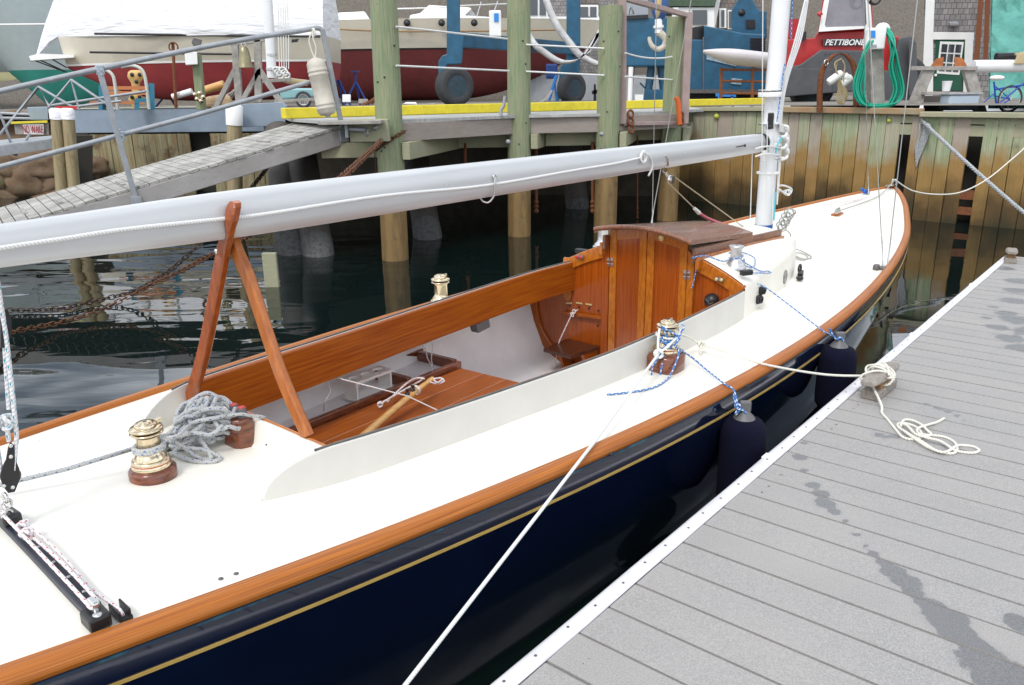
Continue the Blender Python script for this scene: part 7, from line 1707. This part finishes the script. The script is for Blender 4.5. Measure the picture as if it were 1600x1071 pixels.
# blue jack stands
M_jack = mat('jack_stand_blue', (.015, .06, .30), .5)
for i, (u, v, lb) in enumerate([(528, 122, 'left blue jack stand under the cream yacht'), (556, 128, 'right blue jack stand under the cream yacht'), (262, 145, 'blue jack stand under the wrapped boat')]):
    mb = MB(); yj = 24; top = D(u, v, yj)
    for dx, dy in ((-.35, -.2), (.35, -.25), (0, .45)): mb.tube([top, Vector((top.x+dx, yj+dy, GZ))], .028, 6)
    mb.tube([top-UP*.1, top+UP*.25], .03, 8); mb.bbox(top+UP*.27, (.22, .22, .03), .005); tag(mb.build('jack_stand', M_jack), lb, 'jack stand', 'blue jack stands')
mb = MB(); tcc = thing('boat_trailer', 'pale teal boat shell on a small trailer behind the gangway rails', 'trailer', D(465, 160, 19))
slab(mb, [(435, 141), (450, 138), (488, 138), (500, 142), (498, 152), (440, 156)], 19, .8); mb.build('shell', mat('pale_teal', (.22, .42, .44), .4), tcc, bev=.04)
c_ = D(474, 156, 18.95); mb = MB(); mb.ring(c_, .155, .03, axis=(0, -1, 0), n=24); w_ = mb.build('wheel', M_tyre, tcc)
mb = MB(); mb.ring(c_, .12, .012, axis=(0, -1, 0), n=24); 
for k in range(10): q = k*math.pi/5; mb.tube([c_, c_+Vector((math.cos(q)*.12, 0, math.sin(q)*.12))], .006, 4)
mb.build('rim', M_alu, w_)
for i, (pts, mt, lb) in enumerate([(R4(535, 148, 548, 160), M_liner, 'small white block on the ground by the jack stands'), ([(630, 163), (634, 160), (650, 160), (652, 164)], M_white, 'white flat packet lying on the pier left of the lift wheel'), (R4(560, 155, 575, 162), M_wood_gr, 'grey timber offcut by the right jack stand')]):
    mb = MB(); slab(mb, pts, 16, .2); tag(mb.build('yard_clutter', mt, None, bev=.01), lb, 'clutter')
mb = MB(); slab(mb, [(318, 152), (350, 147), (362, 150), (365, 170), (318, 170)], 15.2, .6); tag(mb.build('tan_sack', mat('sackcloth', (.42, .30, .18), .9, var=.3, scale=8, bump=.8, bscale=10), None, bev=.08, seg=3), 'tan canvas heap at the foot of the bell frame', 'canvas heap')
# lower-left aluminium walkway, sign, capped pilings
aw = thing('aluminium_walkway', 'light grey aluminium truss walkway beyond the lower left railing', 'walkway', D(40, 230, 13.5))
mb = MB(); mb.prism([D(-80, 238, 12.9), D(82, 217, 13.3), D(82, 212, 14.3), D(-80, 226, 14.0)], (0, 0, -.05)); mb.build('deck_plate', M_steelg, aw)
mb = MB(); mb.prism([D(-80, 240, 12.88), D(82, 219, 13.28), D(82, 232, 13.28), D(-80, 257, 12.88)], (0, .06, 0)); mb.build('side_girder', M_steelg, aw)
for k, ln_ in enumerate([[(-10, 232), (24, 243), (-4, 165)], [(24, 243), (50, 205)], [(0, 210), (60, 136), (78, 168)], [(60, 136), (118, 170)], [(76, 168), (111, 125), (124, 172)], [(111, 125), (180, 172)], [(-20, 176), (60, 180)], [(-20, 184), (70, 186)], [(80, 165), (228, 143)], [(84, 171), (190, 158)]]):
    mb = MB(); tubepx(mb, ln_, 13.6, .022, 7); mb.build('truss_tube', M_steelg, aw)
for k, ln_ in enumerate([[(150, 112), (165, 110), (176, 118), (180, 135), (184, 172)], [(190, 105), (208, 103), (222, 110), (228, 128), (233, 171)]]):
    mb = MB(); tubepx(mb, ln_, 13.9, .028, 8, 5); mb.build('hoop_rail', mat('cream_rail', (.55, .56, .50), .5) if 'cream_rail' not in MATS else MATS['cream_rail'], aw)
nw_ = thing('no_wake_sign', 'small white sign reading NO WAKE in red on a brown board', 'sign', D(48, 212, 12.6))
mb = MB(); slab(mb, [(22, 194), (76, 192), (76, 211), (24, 210)], 12.62, .06); mb.build('board', M_wood_gr, nw_)
mb = MB(); slab(mb, [(35, 194.5), (68, 194), (69, 210.5), (37, 210)], 12.58, .02); sp_ = mb.build('sign_plate', M_white, nw_)
text('lettering', 'NO WAKE', (37, 208.5), 12.565, 11.5, mat('dark_red_lettering', (.35, .015, .04), .5), sp_, wpx=30.5)
mb = MB(); slab(mb, [(17, 191), (74, 189), (74, 192), (17, 194)], 12.55, .2); mb.build('yellow_edge', M_yel, nw_)
mb = MB(); slab(mb, [(42, 168), (74, 167), (76, 188), (48, 188)], 12.8, .3); tag(mb.build('grey_locker', M_bluegr, None, bev=.01), 'blue-grey metal locker behind the no wake sign', 'locker')
mb = MB(); slab(mb, [(86, 166), (120, 166), (120, 171), (86, 171)], 13.0, .06); tag(mb.build('red_notice', M_red), 'red notice strip at the left end of the steel beam', 'sign')
M_capp = mat('pale_post_wood', (.42, .36, .22), .8, scale=5, stretch=(6, 6, .5), bump=.5, bscale=12, detail=10, col2=(.26, .19, .09), grime=((.12, .08, .04), 3, .56, .7))
for i, (u0, u1, v0, v1, r, lb) in enumerate([(88, 98, 176, 318, .085, 'left white-capped piling of the pair under the steel beam'), (106, 118, 176, 316, .085, 'right white-capped piling of the pair under the steel beam'), (366, 368, 170, 330, .10, 'single white-capped post between the steel beam and the grey plate')]):
    yy = 12.4 if i < 2 else 11.4
    a_, b_ = D(u0, v0, yy), D(u1, v1, yy); b_ = a_+(b_-a_)*1.2; t_ = thing('capped_piling', lb, 'piling', b_, 'white-capped posts')
    mb = MB(); mb.tube([a_, b_], r, 16); mb.build('shaft', M_capp, t_)
    mb = MB(); dd_ = (b_-a_).normalized(); mb.tube([a_-dd_*.06, a_-dd_*.03, a_+dd_*(.10 if i < 2 else .22)], [r*.8, r*1.15, r*1.12], 16); mb.build('white_cap', M_wrap if i < 2 else M_white, t_)
mb = MB(); slab(mb, R4(115, 212, 145, 330), 14.6, .3); tag(mb.build('dark_post', MATS['dark_fill'], None), 'dark square timber standing right of the capped pilings', 'post')
# ------------------------------------------------------------------ smaller clutter about the yard
mb = MB(); tubepx(mb, [(1256, 64), (1256, 50)], 17.5, .05, 8); mb.build('work_light', M_black, ct)
mb = MB(); tubepx(mb, [(1283, 20), (1279, 24)], 17.3, .05, 8); mb.build('mirror', M_redp, ct)
for i, (u, v, s_, mt, lb) in enumerate([(566, 160, 1, M_rust, 'rusty iron scrap beside the right jack stand'), (345, 150, 1, M_wood_gr, 'grey driftwood stub leaning on the bell frame'), (835, 160, 1, M_wood_gr, 'short grey board under the lift beam')]):
    mb = MB(); a_ = D(u, v+4, 15.6); 
    for k in range(4): mb.beam(a_+Vector((k*.05, .05*k, .0)), a_+Vector((.25+k*.03, .1*k-.1, .10+.05*k)), .04, .03)
    tag(mb.build('scrap_pile', mt), lb, 'scrap')
for k, (px, y, L_) in enumerate([((402, 128), 13.2, .5), ((428, 150), 15.5, .7), ((330, 160), 15, .6), ((648, 158), 16, .4), ((1160, 160), 16, .5)]):
    mb = MB(); a_ = D(px[0], px[1], y); a_.z = max(GZ+.03, a_.z-.1) if k else a_.z; mb.beam(a_, a_+Vector((L_, .15, .03)), .12, .05, r=.005)
    tag(mb.build('loose_plank', M_wood_gr), ['plank stub behind the bell', 'plank lying behind the teal trailer', 'plank at the foot of the iron rod', 'short plank behind the yellow kerb near the lift wheel', 'plank lying under the pipe rack'][k], 'plank', 'loose planks in the yard')
# ------------------------------------------------------------------ daylight: bright overcast
w = bpy.data.worlds.new('World'); SC.world = w; w.use_nodes = True; N = w.node_tree.nodes; Lk = w.node_tree.links; bg = N['Background']
sky = N.new('ShaderNodeTexSky'); sky.sky_type = 'NISHITA'; sky.sun_disc = False; sky.sun_elevation = math.radians(52); sky.sun_rotation = math.radians(205); sky.air_density = 1; sky.dust_density = 2.5
hs = N.new('ShaderNodeHueSaturation'); hs.inputs['Saturation'].default_value = .60; Lk.new(sky.outputs[0], hs.inputs['Color'])
tc = N.new('ShaderNodeTexCoord'); nz = N.new('ShaderNodeTexNoise'); nz.inputs['Scale'].default_value = 2.2; nz.inputs['Detail'].default_value = 5; Lk.new(tc.outputs['Generated'], nz.inputs['Vector'])
mr = N.new('ShaderNodeMapRange'); mr.inputs[1].default_value = .42; mr.inputs[2].default_value = .56; Lk.new(nz.outputs[0], mr.inputs[0])
mx = N.new('ShaderNodeMix'); mx.data_type = 'RGBA'; mx.inputs[7].default_value = (9.5, 10.0, 10.8, 1); Lk.new(mr.outputs[0], mx.inputs[0]); Lk.new(hs.outputs[0], mx.inputs[6])
Lk.new(mx.outputs[2], bg.inputs['Color']); bg.inputs['Strength'].default_value = .15
sl_ = bpy.data.lights.new('sun', 'SUN'); sl_.energy = 1.5; sl_.angle = math.radians(14); sl_.color = (1, .965, .91); so = bpy.data.objects.new('sun', sl_); COL.objects.link(so)
az, el = math.radians(205), math.radians(52); dS = Vector((math.sin(az)*math.cos(el), math.cos(az)*math.cos(el), math.sin(el)))
so.rotation_euler = dS.to_track_quat('Z', 'Y').to_euler(); so.location = (0, 0, 20)
vs = SC.view_settings; vs.view_transform = 'Standard'; vs.look = 'None'; vs.gamma = 1; vs.exposure = .15; vs.use_curve_mapping = False
SC.render.engine = 'CYCLES'; SC.cycles.max_bounces = 8; SC.cycles.use_denoising = True
SC.render.resolution_x = 1024; SC.render.resolution_y = 685
